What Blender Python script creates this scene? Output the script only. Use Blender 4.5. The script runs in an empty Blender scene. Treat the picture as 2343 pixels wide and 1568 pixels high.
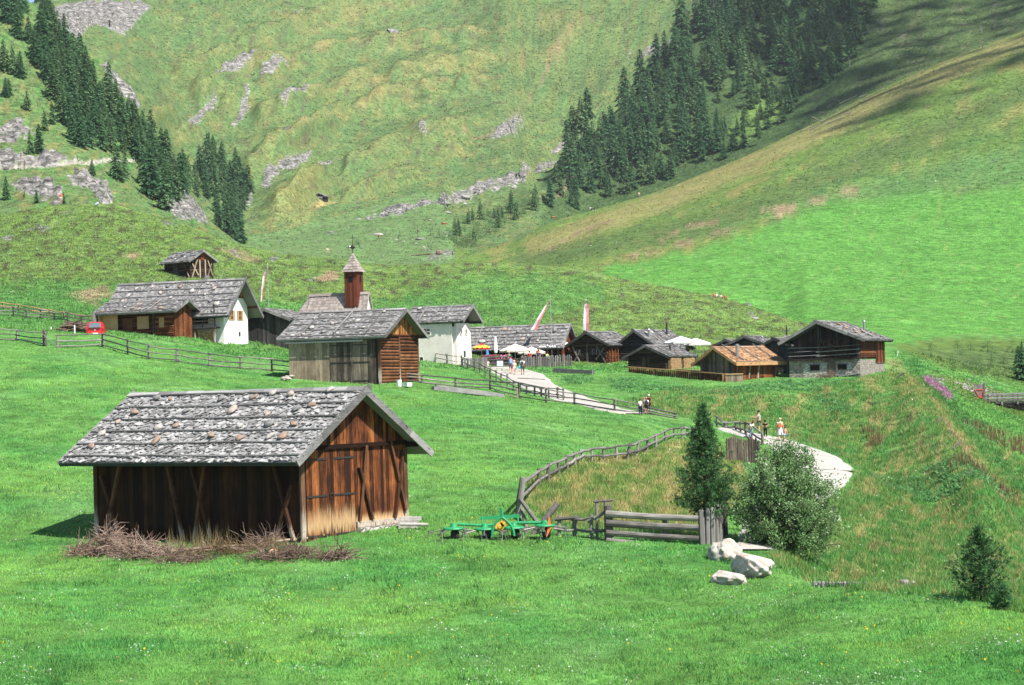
import bpy, bmesh, math, random
import numpy as np
from mathutils import Vector, Matrix
from mathutils.bvhtree import BVHTree

random.seed(7)
RNG = np.random.default_rng(11)
SC = bpy.context.scene
COL = SC.collection
R = math.radians
PI = math.pi

# ------------------------------------------------------------------ camera
# measuring units: the photograph at 2342 x 1568
F, CX, CY = 4950.0, 1171.0, 784.0
PITCH, ROLL = R(1.0), R(-1.7)
MC = (Matrix.Rotation(R(90) + PITCH, 3, 'X') @ Matrix.Rotation(ROLL, 3, 'Z'))
CR, CU, CW = np.array(MC.col[0]), np.array(MC.col[1]), -np.array(MC.col[2])


def ray(px, py):
    return CW + CR * (px - CX) / F + CU * (CY - py) / F


def at(px, py, d):
    v = ray(px, py)
    return Vector(v * (d / v[1]))


def at_np(px, py, d):
    v = CW[None, :] + CR[None, :] * ((px - CX) / F)[:, None] + CU[None, :] * ((CY - py) / F)[:, None]
    return v * (d / v[:, 1])[:, None]


def pix_np(P):
    c, u, w = P @ CR, P @ CU, P @ CW
    w = np.where(np.abs(w) < 1e-6, 1e-6, w)
    return CX + F * c / w, CY - F * u / w


def pix(p):
    a, b = pix_np(np.array([p]))
    return float(a[0]), float(b[0])


cam_d = bpy.data.cameras.new('camera')
cam_d.sensor_width = 36.0
cam_d.lens = F / 2342.0 * 36.0
cam_d.clip_start, cam_d.clip_end = 0.5, 20000
cam = bpy.data.objects.new('camera', cam_d)
COL.objects.link(cam)
cam.matrix_world = MC.to_4x4()
SC.camera = cam

# ------------------------------------------------------------------ light
SUN_EL = R(52)
SAZ = math.atan2(0.70, -0.714)
SUNV = Vector((math.sin(SAZ) * math.cos(SUN_EL), math.cos(SAZ) * math.cos(SUN_EL), math.sin(SUN_EL)))
W = bpy.data.worlds.new('World')
SC.world = W
W.use_nodes = True
nt = W.node_tree
bg = nt.nodes['Background']
sky = nt.nodes.new('ShaderNodeTexSky')
sky.sky_type = 'NISHITA'
sky.sun_disc = False
sky.sun_elevation = SUN_EL
sky.sun_rotation = SAZ
sky.altitude = 1700
nt.links.new(sky.outputs[0], bg.inputs[0])
bg.inputs[1].default_value = 0.09
sl = bpy.data.lights.new('sun', 'SUN')
sl.energy = 4.9
sl.angle = R(0.5)
sl.color = (1.0, 0.95, 0.86)
so = bpy.data.objects.new('sun', sl)
so.rotation_euler = SUNV.to_track_quat('Z', 'Y').to_euler()
so.location = (0, 0, 300)
COL.objects.link(so)
SC.view_settings.view_transform = 'Standard'
SC.view_settings.look = 'None'
SC.view_settings.exposure = 1.0
SC.view_settings.gamma = 1.0
SC.render.engine = 'CYCLES'
SC.cycles.max_bounces = 5
SC.cycles.transparent_max_bounces = 6
SC.cycles.use_denoising = True
SC.cycles.denoiser = 'OPENIMAGEDENOISE'


# ------------------------------------------------------------------ numeric noise
def _h(ix, iy, s):
    n = (ix * 374761393 + iy * 668265263 + s * 974711) & 0xffffffff
    n = ((n ^ (n >> 13)) * 1274126177) & 0xffffffff
    n = n ^ (n >> 16)
    return n


def pnoise(x, y, seed=0):
    x = np.asarray(x, float); y = np.asarray(y, float)
    xi = np.floor(x).astype(np.int64); yi = np.floor(y).astype(np.int64)
    xf = x - xi; yf = y - yi
    u = xf * xf * xf * (xf * (xf * 6 - 15) + 10); v = yf * yf * yf * (yf * (yf * 6 - 15) + 10)

    def g(a, b, dx, dy):
        t = _h(a, b, seed) / 4294967296.0 * 2 * PI
        return np.cos(t) * dx + np.sin(t) * dy
    n00 = g(xi, yi, xf, yf); n10 = g(xi + 1, yi, xf - 1, yf)
    n01 = g(xi, yi + 1, xf, yf - 1); n11 = g(xi + 1, yi + 1, xf - 1, yf - 1)
    return ((n00 * (1 - u) + n10 * u) * (1 - v) + (n01 * (1 - u) + n11 * u) * v) * 1.5


def fbm(x, y, o=4, seed=0):
    s, a, f = 0.0, 1.0, 1.0
    t = 0.0
    for i in range(o):
        s = s + a * pnoise(x * f + 13.7 * i, y * f - 7.1 * i, seed + i); t += a
        a *= 0.5; f *= 2.03
    return s / t


def sstep(a, b, x):
    t = np.clip((x - a) / (b - a), 0, 1)
    return t * t * (3 - 2 * t)


def pchip(xk, yk, x):
    xk = np.asarray(xk, float); yk = np.asarray(yk, float)
    h = np.diff(xk); dl = np.diff(yk) / h
    m = np.zeros_like(yk)
    if len(xk) > 2:
        w1 = 2 * h[1:] + h[:-1]; w2 = h[1:] + 2 * h[:-1]
        same = dl[:-1] * dl[1:] > 0
        a = np.where(same, dl[:-1], 1.0); b = np.where(same, dl[1:], 1.0)
        m[1:-1] = np.where(same, (w1 + w2) / (w1 / a + w2 / b), 0)
    m[0], m[-1] = dl[0], dl[-1]
    i = np.clip(np.searchsorted(xk, x) - 1, 0, len(h) - 1)
    t = np.clip((x - xk[i]) / h[i], -0.3, 1.3)
    return ((2 * t ** 3 - 3 * t ** 2 + 1) * yk[i] + (t ** 3 - 2 * t ** 2 + t) * h[i] * m[i]
            + (-2 * t ** 3 + 3 * t ** 2) * yk[i + 1] + (t ** 3 - t ** 2) * h[i] * m[i + 1])


def seg_dist(px, py, pts):
    d = np.full(px.shape, 1e9)
    for (x0, y0), (x1, y1) in zip(pts[:-1], pts[1:]):
        dx, dy = x1 - x0, y1 - y0
        L = dx * dx + dy * dy + 1e-9
        t = np.clip(((px - x0) * dx + (py - y0) * dy) / L, 0, 1)
        d = np.minimum(d, np.hypot(px - x0 - t * dx, py - y0 - t * dy))
    return d


def poly_sd(px, py, pts):
    """signed distance to a polygon, positive inside"""
    d = seg_dist(px, py, list(pts) + [pts[0]])
    ins = np.zeros(px.shape, bool)
    n = len(pts)
    for i in range(n):
        x0, y0 = pts[i]; x1, y1 = pts[(i + 1) % n]
        if y0 == y1:
            continue
        c = ((y0 > py) != (y1 > py)) & (px < (x1 - x0) * (py - y0) / (y1 - y0) + x0)
        ins ^= c
    return np.where(ins, d, -d)


# ------------------------------------------------------------------ objects and properties
def tag(o, label=None, cat=None, group=None, kind=None):
    if label:
        o['label'] = label
        if len(label.split()) > 16: print('LONG LABEL', len(label.split()), label)
    if cat: o['category'] = cat
    if group: o['group'] = group
    if kind: o['kind'] = kind
    return o


def empty(name, loc, rz=0.0, label=None, cat=None, group=None):
    o = bpy.data.objects.new(name, None)
    o.empty_display_size = 0.3
    o.location = loc
    o.rotation_euler = (0, 0, rz)
    COL.objects.link(o)
    return tag(o, label, cat, group)


def link_mesh(name, me, mats=None, parent=None, loc=None):
    o = bpy.data.objects.new(name, me)
    COL.objects.link(o)
    for m in (mats or []):
        me.materials.append(m)
    if parent is not None:
        o.parent = parent
    if loc is not None:
        o.location = loc
    return o


def copy_tree(o, parent=None):
    c = o.copy()
    COL.objects.link(c)
    c.parent = parent
    for ch in list(o.children):
        copy_tree(ch, c)
    return c


def np_mesh(name, V, faces_loops, sizes, smooth=False):
    """mesh straight from arrays: V (n,3), flat loop indices, face sizes"""
    me = bpy.data.meshes.new(name)
    me.vertices.add(len(V))
    me.vertices.foreach_set('co', np.ascontiguousarray(V, dtype=np.float32).ravel())
    me.loops.add(len(faces_loops))
    me.loops.foreach_set('vertex_index', np.ascontiguousarray(faces_loops, dtype=np.int32))
    me.polygons.add(len(sizes))
    st = np.concatenate([[0], np.cumsum(sizes)[:-1]]).astype(np.int32)
    me.polygons.foreach_set('loop_start', st)
    if smooth:
        me.polygons.foreach_set('use_smooth', np.ones(len(sizes), bool))
    me.update(calc_edges=True)
    me.validate()
    return me


def set_attr(me, name, vals, domain='POINT', typ='FLOAT'):
    a = me.attributes.new(name, typ, domain)
    if typ == 'FLOAT':
        a.data.foreach_set('value', np.ascontiguousarray(vals, dtype=np.float32))
    else:
        v = np.ones((len(vals), 4), np.float32); v[:, :3] = vals
        a.data.foreach_set('color', v.ravel())


class MB:
    """collects simple solids into one mesh; every solid has a tint (0..1) for its own shade of the material"""
    def __init__(s):
        s.v, s.f, s.t, s.m = [], [], [], []
        s.cur = 0

    def add(s, vs, fs, tint=None):
        o = len(s.v)
        s.v.extend([tuple(v) for v in vs])
        if tint is None:
            tint = random.random()
        for f in fs:
            s.f.append([o + i for i in f]); s.t.append(tint); s.m.append(s.cur)

    def box(s, c, size, rot=None, tint=None, taper=1.0, jit=0.0):
        hx, hy, hz = size[0] / 2, size[1] / 2, size[2] / 2
        vs = []
        for z in (-1, 1):
            k = taper if z > 0 else 1.0
            for x, y in ((-1, -1), (1, -1), (1, 1), (-1, 1)):
                v = Vector((x * hx * k, y * hy * k, z * hz))
                if jit: v += Vector((random.uniform(-jit, jit), random.uniform(-jit, jit), random.uniform(-jit, jit)))
                if rot is not None: v = rot @ v
                vs.append(v + Vector(c))
        s.add(vs, [(0, 3, 2, 1), (4, 5, 6, 7), (0, 1, 5, 4), (1, 2, 6, 5), (2, 3, 7, 6), (3, 0, 4, 7)], tint)

    def bb(s, x0, x1, y0, y1, z0, z1, tint=None, jit=0.0):
        s.box(((x0 + x1) / 2, (y0 + y1) / 2, (z0 + z1) / 2), (abs(x1 - x0), abs(y1 - y0), abs(z1 - z0)), None, tint, 1.0, jit)

    def beam(s, p, q, w, h, tint=None, up=(0, 0, 1)):
        p, q = Vector(p), Vector(q)
        d = (q - p)
        L = d.length
        if L < 1e-6: return
        d.normalize()
        upv = Vector(up)
        if abs(d.dot(upv)) > 0.98: upv = Vector((0.3, 1, 0))
        a = d.cross(upv).normalized(); b = a.cross(d)
        vs = []
        for e in (p, q):
            for i, j in ((-1, -1), (1, -1), (1, 1), (-1, 1)):
                vs.append(e + a * (i * w / 2) + b * (j * h / 2))
        s.add(vs, [(0, 3, 2, 1), (4, 5, 6, 7), (0, 1, 5, 4), (1, 2, 6, 5), (2, 3, 7, 6), (3, 0, 4, 7)], tint)

    def tube(s, pts, r, n=7, tint=None, cap=True, wob=0.0):
        pts = [Vector(p) for p in pts]
        rs = r if isinstance(r, (list, tuple)) else [r] * len(pts)
        vs, fs = [], []
        prev = None
        for i, p in enumerate(pts):
            d = (pts[min(i + 1, len(pts) - 1)] - pts[max(i - 1, 0)])
            if d.length < 1e-7: d = Vector((0, 0, 1))
            d.normalize()
            ref = Vector((0, 0, 1)) if abs(d.z) < 0.95 else Vector((0, 1, 0))
            if prev is not None:
                a = prev - d * prev.dot(d)
                a = a.normalized() if a.length > 1e-5 else d.cross(ref).normalized()
            else:
                a = d.cross(ref).normalized()
            prev = a
            b = d.cross(a)
            for k in range(n):
                t = 2 * PI * k / n
                rr = rs[i] * (1 + (random.uniform(-wob, wob) if wob else 0))
                vs.append(p + (a * math.cos(t) + b * math.sin(t)) * rr)
        for i in range(len(pts) - 1):
            for k in range(n):
                fs.append((i * n + k, i * n + (k + 1) % n, (i + 1) * n + (k + 1) % n, (i + 1) * n + k))
        if cap:
            fs.append(tuple(reversed(range(n))))
            fs.append(tuple((len(pts) - 1) * n + k for k in range(n)))
        s.add(vs, fs, tint)

    def lathe(s, prof, c=(0, 0, 0), n=16, tint=None, axis=None):
        """profile of (radius, z) turned about z"""
        vs, fs = [], []
        m = axis if axis is not None else Matrix.Identity(3)
        for r_, z in prof:
            for k in range(n):
                t = 2 * PI * k / n
                vs.append(m @ Vector((r_ * math.cos(t), r_ * math.sin(t), z)) + Vector(c))
        for i in range(len(prof) - 1):
            for k in range(n):
                fs.append((i * n + k, i * n + (k + 1) % n, (i + 1) * n + (k + 1) % n, (i + 1) * n + k))
        fs.append(tuple(reversed(range(n)))); fs.append(tuple((len(prof) - 1) * n + k for k in range(n)))
        s.add(vs, fs, tint)

    def poly(s, pts, thick, nrm, tint=None):
        """flat polygon given thickness along nrm"""
        n = len(pts)
        nv = Vector(nrm) * thick
        vs = [Vector(p) for p in pts] + [Vector(p) + nv for p in pts]
        fs = [tuple(range(n)), tuple(reversed(range(n, 2 * n)))]
        for i in range(n):
            j = (i + 1) % n
            fs.append((i, i + n, j + n, j))
        s.add(vs, fs, tint)

    def build(s, name, mats, parent=None, loc=None, smooth=False, fix=True):
        me = bpy.data.meshes.new(name)
        me.from_pydata(s.v, [], s.f)
        if not isinstance(mats, (list, tuple)): mats = [mats]
        if fix and len(s.f) < 60000:
            b = bmesh.new(); b.from_mesh(me)
            bmesh.ops.recalc_face_normals(b, faces=b.faces)
            b.to_mesh(me); b.free()
        set_attr(me, 'tint', s.t, 'FACE')
        if len(mats) > 1:
            me.polygons.foreach_set('material_index', np.array(s.m, np.int32))
        if smooth:
            me.polygons.foreach_set('use_smooth', np.ones(len(s.f), bool))
        me.update()
        return link_mesh(name, me, mats, parent, loc)


# ------------------------------------------------------------------ materials
class NT:
    def __init__(s, name, rough=0.9, spec=0.15):
        s.m = bpy.data.materials.new(name)
        s.m.use_nodes = True
        s.n, s.l = s.m.node_tree.nodes, s.m.node_tree.links
        s.b = s.n['Principled BSDF']
        s.b.inputs['Roughness'].default_value = rough
        s.b.inputs['Specular IOR Level'].default_value = spec

    def node(s, t, **kw):
        n = s.n.new(t)
        for k, v in kw.items(): setattr(n, k, v)
        return n

    def link(s, a, b): s.l.new(a, b)

    def val(s, sock, v):
        if hasattr(v, 'is_linked') or isinstance(v, bpy.types.NodeSocket): s.l.new(v, sock)
        else: sock.default_value = v

    def math(s, op, a, b=None, clamp=False):
        n = s.node('ShaderNodeMath', operation=op, use_clamp=clamp)
        s.val(n.inputs[0], a)
        if b is not None: s.val(n.inputs[1], b)
        return n.outputs[0]

    def attr(s, name, out='Fac'):
        n = s.node('ShaderNodeAttribute', attribute_name=name)
        return n.outputs[out]

    def coord(s, scale=(1, 1, 1), rot=(0, 0, 0), which='Object'):
        c = s.node('ShaderNodeTexCoord')
        m = s.node('ShaderNodeMapping')
        m.inputs['Scale'].default_value = scale
        m.inputs['Rotation'].default_value = rot
        s.link(c.outputs[which], m.inputs[0])
        return m.outputs[0]

    def noise(s, vec, scale, detail=4, rough=0.6, dist=0.0):
        n = s.node('ShaderNodeTexNoise')
        n.inputs['Scale'].default_value = scale
        n.inputs['Detail'].default_value = detail
        n.inputs['Roughness'].default_value = rough
        n.inputs['Distortion'].default_value = dist
        if vec is not None: s.link(vec, n.inputs['Vector'])
        return n.outputs[0]

    def voro(s, vec, scale, feature='F1', out='Distance', rnd=1.0):
        n = s.node('ShaderNodeTexVoronoi', feature=feature)
        n.inputs['Scale'].default_value = scale
        n.inputs['Randomness'].default_value = rnd
        if vec is not None: s.link(vec, n.inputs['Vector'])
        return n.outputs[out]

    def ramp(s, fac, stops, interp='LINEAR'):
        n = s.node('ShaderNodeValToRGB')
        n.color_ramp.interpolation = interp
        e = n.color_ramp.elements
        while len(e) < len(stops): e.new(0.5)
        for i, (p, c) in enumerate(stops):
            e[i].position = p
            e[i].color = (c[0], c[1], c[2], 1) if not isinstance(c, (int, float)) else (c, c, c, 1)
        s.link(fac, n.inputs[0])
        return n.outputs[0]

    def maprange(s, v, a, b, c=0.0, d=1.0):
        n = s.node('ShaderNodeMapRange')
        s.val(n.inputs[0], v)
        for i, q in enumerate((a, b, c, d)): n.inputs[1 + i].default_value = q
        return n.outputs[0]

    def mix(s, fac, a, b, mode='MIX'):
        n = s.node('ShaderNodeMix', data_type='RGBA', blend_type=mode)
        s.val(n.inputs[0], fac)
        for k, q in ((6, a), (7, b)):
            if isinstance(q, (tuple, list)): n.inputs[k].default_value = (q[0], q[1], q[2], 1)
            else: s.link(q, n.inputs[k])
        return n.outputs[2]

    def bump(s, h, strength=0.5, dist=0.05):
        n = s.node('ShaderNodeBump')
        n.inputs['Strength'].default_value = strength
        n.inputs['Distance'].default_value = dist
        s.link(h, n.inputs['Height'])
        s.link(n.outputs[0], s.b.inputs['Normal'])

    def base(s, c):
        if isinstance(c, (tuple, list)): s.b.inputs['Base Color'].default_value = (c[0], c[1], c[2], 1)
        else: s.link(c, s.b.inputs['Base Color'])
        return s.m


def wood(name, stops, axis='z', bleach=None, knots=True, grain=1.0):
    """weathered timber: grain runs along axis, every board has its own tint;
    bleach=(z0, z1, colour) is the rain-washed foot of old boards"""
    t = NT(name, 0.85, 0.12)
    lo, hi = 1.3, 22.0 * grain
    sc = {'h': (1.6, 1.6, hi), 'i': (7.0, 7.0, 7.0), 'z': (hi, hi, lo)}[axis]
    co = t.coord(sc)
    n1 = t.noise(co, 1.0, 5, 0.65, 0.3)
    n2 = t.noise(t.coord((1.1, 1.1, 1.1)), 0.9, 4, 0.6)
    tint = t.attr('tint')
    f = t.math('ADD', t.math('MULTIPLY', n1, 0.75), t.math('MULTIPLY', t.math('SUBTRACT', tint, 0.5), 0.34))
    f = t.math('ADD', f, t.math('MULTIPLY', t.math('SUBTRACT', n2, 0.5), 0.5))
    c = t.ramp(f, stops)
    if bleach:
        z0, z1, bc = bleach
        sep = t.node('ShaderNodeSeparateXYZ')
        t.link(t.coord(), sep.inputs[0])
        g = t.math('ADD', sep.outputs[2], t.math('MULTIPLY', t.math('SUBTRACT', n1, 0.5), (z1 - z0) * 3.2))
        m = t.maprange(g, z1, z0, 0, 1)
        low = t.maprange(g, z0 * 0.2, z0 * 0.75, 0, 1)
        m = t.math('MULTIPLY', m, low)
        c = t.mix(m, c, bc)
    t.bump(n1, 0.35, 0.02)
    return t.base(c)


def plain(name, col, rough=0.7, var=0.12, scale=6.0, spec=0.2, metal=0.0):
    t = NT(name, rough, spec)
    t.b.inputs['Metallic'].default_value = metal
    n = t.noise(t.coord(), scale, 4, 0.6)
    k = t.ramp(n, [(0.3, 1 - var), (0.7, 1 + var)])
    return t.base(t.mix(1.0, col, k, 'MULTIPLY'))
# ------------------------------------------------------------------ terrain: one sheet, split into named pieces
# every curve: (x, y, depth) read from the photograph, in order from near to far
K = []
K.append([(-900, 2150, 46), (400, 2100, 46), (1400, 2100, 46), (2342, 2120, 44), (3250, 2200, 42)])
K.append([(-900, 1568, 60), (400, 1568, 60), (1400, 1568, 60), (2342, 1580, 57), (3250, 1650, 55)])
K.append([(-900, 1390, 73), (800, 1395, 73), (1400, 1395, 73), (1700, 1368, 75), (1880, 1350, 74), (2050, 1344, 72.5), (2200, 1362, 70), (2342, 1395, 67), (3250, 1650, 60)])
K.append([(-900, 1300, 87), (100, 1290, 87), (300, 1279, 87), (500, 1264, 87), (690, 1244, 87), (930, 1238, 87), (1200, 1238, 87), (1600, 1245, 87), (1780, 1268, 86), (1900, 1315, 87), (2050, 1352, 90), (2200, 1375, 91), (2342, 1412, 90), (3250, 1680, 80)])
K.append([(-900, 1120, 106), (200, 1135, 106), (500, 1122, 106), (850, 1106, 106), (1180, 1105, 106), (1400, 1112, 112), (1600, 1105, 117), (1800, 1120, 122), (2000, 1135, 132), (2200, 1190, 130), (2342, 1235, 126), (3250, 1420, 120)])
K.append([(-900, 950, 130), (300, 972, 130), (1000, 985, 130), (1200, 990, 133), (1400, 1005, 138), (1600, 985, 158), (1800, 1000, 160), (2000, 975, 172), (2200, 1020, 168), (2342, 1060, 165), (3250, 1200, 160)])
K.append([(-900, 815, 162), (0, 802, 165), (400, 836, 164), (660, 878, 160), (900, 876, 165), (1200, 874, 193), (1400, 878, 198), (1600, 884, 196), (1800, 884, 195), (2000, 868, 202), (2100, 900, 203), (2200, 935, 205), (2342, 965, 208), (3250, 1050, 215)])
K.append([(-900, 700, 212), (0, 728, 205), (400, 752, 205), (560, 790, 200), (800, 808, 214), (1000, 822, 217), (1200, 838, 221), (1400, 833, 226), (1600, 836, 228), (1800, 842, 226), (2000, 822, 232), (2100, 822, 240), (2200, 868, 236), (2342, 905, 240), (3250, 960, 250)])
K.append([(-900, 610, 265), (0, 604, 258), (430, 632, 254), (800, 700, 262), (1000, 722, 266), (1200, 740, 270), (1400, 752, 276), (1600, 765, 282), (1800, 790, 280), (2000, 790, 280), (2200, 806, 290), (2342, 812, 295), (3250, 830, 310)])
K.append([(-900, 520, 330), (0, 490, 312), (140, 471, 310), (250, 470, 312), (300, 479, 314), (400, 508, 318), (500, 545, 322), (560, 566, 326), (650, 582, 330), (760, 592, 332), (900, 611, 335), (1000, 606, 338), (1150, 606, 340), (1300, 612, 342), (1400, 634, 343), (1500, 652, 343), (1600, 672, 342), (1700, 696, 340), (1800, 728, 336), (1850, 748, 330), (2000, 752, 335), (2200, 774, 340), (2342, 778, 345), (3250, 790, 360)])
K.append([(-900, 560, 400), (0, 520, 390), (140, 505, 390), (400, 548, 400), (560, 594, 430), (760, 612, 440), (900, 626, 450), (1300, 628, 450), (1400, 650, 440), (1500, 668, 430), (1700, 712, 410), (1800, 738, 395), (1850, 738, 385), (2000, 715, 390), (2200, 715, 400), (2342, 710, 410), (3250, 690, 430)])
K.append([(-900, 500, 430), (0, 480, 430), (140, 462, 430), (400, 500, 465), (480, 528, 500), (560, 574, 560), (650, 580, 590), (760, 592, 600), (900, 603, 600), (1050, 600, 600), (1200, 600, 570), (1300, 604, 510), (1400, 612, 475), (1500, 602, 480), (1800, 590, 480), (2000, 590, 490), (2342, 575, 500), (3250, 540, 520)])
K.append([(-900, 250, 560), (0, 275, 560), (140, 300, 565), (400, 445, 600), (480, 524, 620), (560, 558, 700), (650, 558, 720), (800, 548, 740), (1000, 535, 760), (1060, 588, 660), (1150, 572, 680), (1250, 512, 800), (1350, 485, 860), (1500, 441, 880), (1700, 361, 870), (1850, 291, 860), (2050, 189, 860), (2342, 70, 870), (3250, -260, 900)])
K.append([(-900, -350, 820), (0, -40, 700), (110, 42, 690), (200, 110, 670), (240, 152, 650), (320, 242, 640), (380, 332, 632), (420, 432, 628), (470, 516, 650), (520, 545, 720), (560, 553, 780), (650, 541, 800), (800, 507, 850), (1000, 457, 930), (1060, 565, 750), (1150, 545, 800), (1250, 518, 885), (1350, 494, 935), (1500, 451, 945), (1700, 374, 935), (1850, 305, 930), (2050, 204, 930), (2342, 88, 940), (3250, -230, 980)])
K.append([(-900, -300, 880), (0, 10, 765), (110, 90, 760), (200, 160, 740), (240, 200, 720), (320, 290, 710), (380, 375, 700), (420, 455, 700), (470, 500, 760), (520, 515, 800), (560, 500, 830), (650, 455, 850), (800, 425, 950), (1000, 385, 1020), (1060, 420, 1000), (1150, 415, 1010), (1250, 438, 965), (1350, 380, 1020), (1500, 300, 1035), (1700, 220, 1035), (2000, 115, 1035), (2342, 5, 1060), (3250, -300, 1120)])
K.append([(-900, -250, 940), (0, 60, 830), (110, 80, 850), (200, 160, 850), (240, 175, 850), (320, 260, 830), (380, 345, 810), (420, 428, 800), (470, 440, 850), (520, 430, 880), (560, 385, 930), (650, 355, 950), (800, 305, 1090), (1000, 275, 1150), (1150, 345, 1080), (1230, 440, 1005), (1300, 368, 1060), (1400, 284, 1120), (1500, 180, 1180), (1580, 62, 1225), (1620, 0, 1250), (1700, -120, 1290), (2000, -330, 1400), (2342, -420, 1480), (3250, -700, 1550)])
K.append([(-900, -220, 1050), (0, -60, 1050), (75, 14, 1150), (110, 6, 1180), (240, 60, 1120), (320, 130, 1080), (420, 260, 1040), (560, 205, 1130), (650, 190, 1150), (800, 175, 1230), (1000, 150, 1265), (1150, 250, 1180), (1230, 415, 1080), (1300, 385, 1130), (1400, 305, 1190), (1500, 205, 1250), (1580, 90, 1290), (1620, 25, 1320), (1700, -90, 1360), (2000, -310, 1460), (2342, -400, 1540), (3250, -680, 1620)])
K.append([(-900, -200, 1250), (0, -20, 1350), (75, 26, 1380), (110, -60, 1300), (240, -90, 1300), (420, 30, 1240), (650, 5, 1380), (800, 0, 1440), (1000, 0, 1450), (1150, 100, 1310), (1230, 270, 1210), (1300, 260, 1240), (1400, 200, 1290), (1500, 120, 1350), (1580, 30, 1400), (1620, -20, 1420), (1700, -110, 1450), (2000, -320, 1560), (2342, -420, 1640), (3250, -700, 1720)])
K.append([(-900, -150, 1500), (0, 10, 1700), (75, 35, 1750), (110, -300, 1500), (420, -350, 1650), (800, -400, 1850), (1300, -350, 1850), (1620, -450, 1900), (2000, -520, 1950), (2342, -600, 2000), (3250, -800, 2100)])
K.append([(-900, -400, 2600), (0, 0, 2600), (75, 30, 2600), (110, -450, 2500), (420, -700, 2500), (1300, -700, 2600), (2000, -800, 2700), (3250, -900, 2800)])
NK = len(K)
# rows between consecutive curves
NR = [10, 14, 18, 18, 26, 30, 44, 30, 34, 36, 24, 30, 34, 30, 18, 26, 26, 26, 14, 8]
xs = np.concatenate([np.arange(-880, -120, 16), np.arange(-120, 2460, 6.5), np.arange(2460, 3250, 16)]).astype(float)
NC = len(xs)
CP = np.zeros((NK + 2, NC, 3))
for i, k in enumerate(K):
    k = sorted(k)
    xk = [a[0] for a in k]
    yy = pchip(xk, [a[1] for a in k], xs); dd = pchip(xk, [a[2] for a in k], xs)
    CP[i + 2] = at_np(xs, yy, dd)
# the ground under and before the camera, wholly below the frame
for i, (d, z) in enumerate(((2.0, -1.8), (22.0, -5.6))):
    CP[i][:, 1] = d
    CP[i][:, 0] = CP[2][:, 0] / CP[2][:, 1] * d
    CP[i][:, 2] = z
NR = [8, 8] + NR[:NK - 1]
rowd = []
rowk = []
for i, n in enumerate(NR):
    for j in range(n):
        rowd.append(i + j / n); rowk.append(i)
rowd.append(float(len(NR))); rowk.append(len(NR) - 1)
rowd = np.array(rowd); rowk = np.array(rowk)
NRW = len(rowd)
G = np.zeros((NRW, NC, 3))
for c in range(NC):
    Y = CP[:, c, 1]
    Y = np.maximum.accumulate(Y + np.arange(len(Y)) * 1e-3)
    yr = np.interp(rowd, np.arange(len(Y)), Y)
    G[:, c, 1] = yr
    G[:, c, 2] = pchip(Y, CP[:, c, 2], yr)
    G[:, c, 0] = pchip(Y, CP[:, c, 0] / Y, yr) * yr
PX, PY = pix_np(G.reshape(-1, 3))
PX = PX.reshape(NRW, NC); PY = PY.reshape(NRW, NC)
D = G[..., 1]
X_, Y_ = G[..., 0], G[..., 1]
ROW = np.repeat(rowd[:, None], NC, 1)

# ---- land cover masks, from the photograph ---------------------------------
def M(pts, w=5.0, jit=7.0, sc=14.0, seed=3):
    sd = poly_sd(PX, PY, pts) + jit * fbm(PX / sc, PY / sc * 1.4, 3, seed)
    return sstep(-w, w, sd)

def LN(pts, w, soft=2.0, jit=2.0, seed=5):
    return 1 - sstep(w, w + soft, seg_dist(PX, PY, pts) + jit * fbm(PX / 12, PY / 12, 2, seed))

far = ROW >= 12.0          # beyond the knoll crest
knoll = (ROW >= 9.0) & (ROW < 12.6) & (PX < 1880)
near = ROW < 9.0
leftslope = far & (ROW < 15.5) & (PX < 560)
mount = ((ROW >= 15.3) | ((ROW >= 14.2) & (PX > 1040))) & ((PX < 1270) | (ROW > 18))
pasture = (ROW >= 12.0) & (ROW < 14.6) & (PX > 1040)
forestf = (ROW >= 14.6) & (ROW < 18) & (PX >= 1230)
valley = (ROW >= 12.0) & (ROW < 15.3) & (PX >= 560) & ~pasture

FIELD = [(1360, 632), (1395, 610), (1500, 592), (1650, 556), (1760, 520), (1830, 492), (1890, 470), (2000, 456), (2342, 434), (2900, 420), (2900, 800), (2400, 768), (2200, 764), (2060, 782), (1980, 800), (1700, 800), (1500, 700)]
field = np.where(far | (PX > 1850), 1.0, 0.0) * M(FIELD, 3, 3) * np.where(ROW > 8.2, 1, 0) * np.where(ROW < 14.4, 1, 0)

lush = np.array((0.092, 0.208, 0.052)); lush2 = np.array((0.066, 0.185, 0.047)); pale = np.array((0.120, 0.24, 0.080))
oliv = np.array((0.098, 0.158, 0.040)); dry = np.array((0.24, 0.215, 0.082)); heath = np.array((0.082, 0.080, 0.046))
mgreen = np.array((0.098, 0.155, 0.056)); soil = np.array((0.27, 0.19, 0.125)); straw = np.array((0.30, 0.25, 0.11))
dark = np.array((0.032, 0.075, 0.026)); stone = np.array((0.30, 0.285, 0.265)); fieldc = np.array((0.086, 0.215, 0.046))
C = np.zeros(G.shape)

def lay(col, m):
    global C
    m = np.clip(m, 0, 1)[..., None]
    C = C * (1 - m) + np.asarray(col) * m

nA = fbm(X_ / 9, Y_ / 9, 4, 1); nB = fbm(X_ / 2.6, Y_ / 2.6, 3, 2); nC = fbm(X_ / 30, Y_ / 30, 4, 3); nD = fbm(X_ / 90, Y_ / 60, 5, 4)
nE = fbm(PX / 26, PY / 11, 4, 8); nF = fbm(PX / 9, PY / 4.5, 3, 9)
lay(lush, np.ones_like(D))
lay(lush2, sstep(-0.05, 0.35, nA))
lay(pale, sstep(0.0, 0.5, fbm(X_ / 6, Y_ / 14, 4, 12)) * 0.6)
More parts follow.
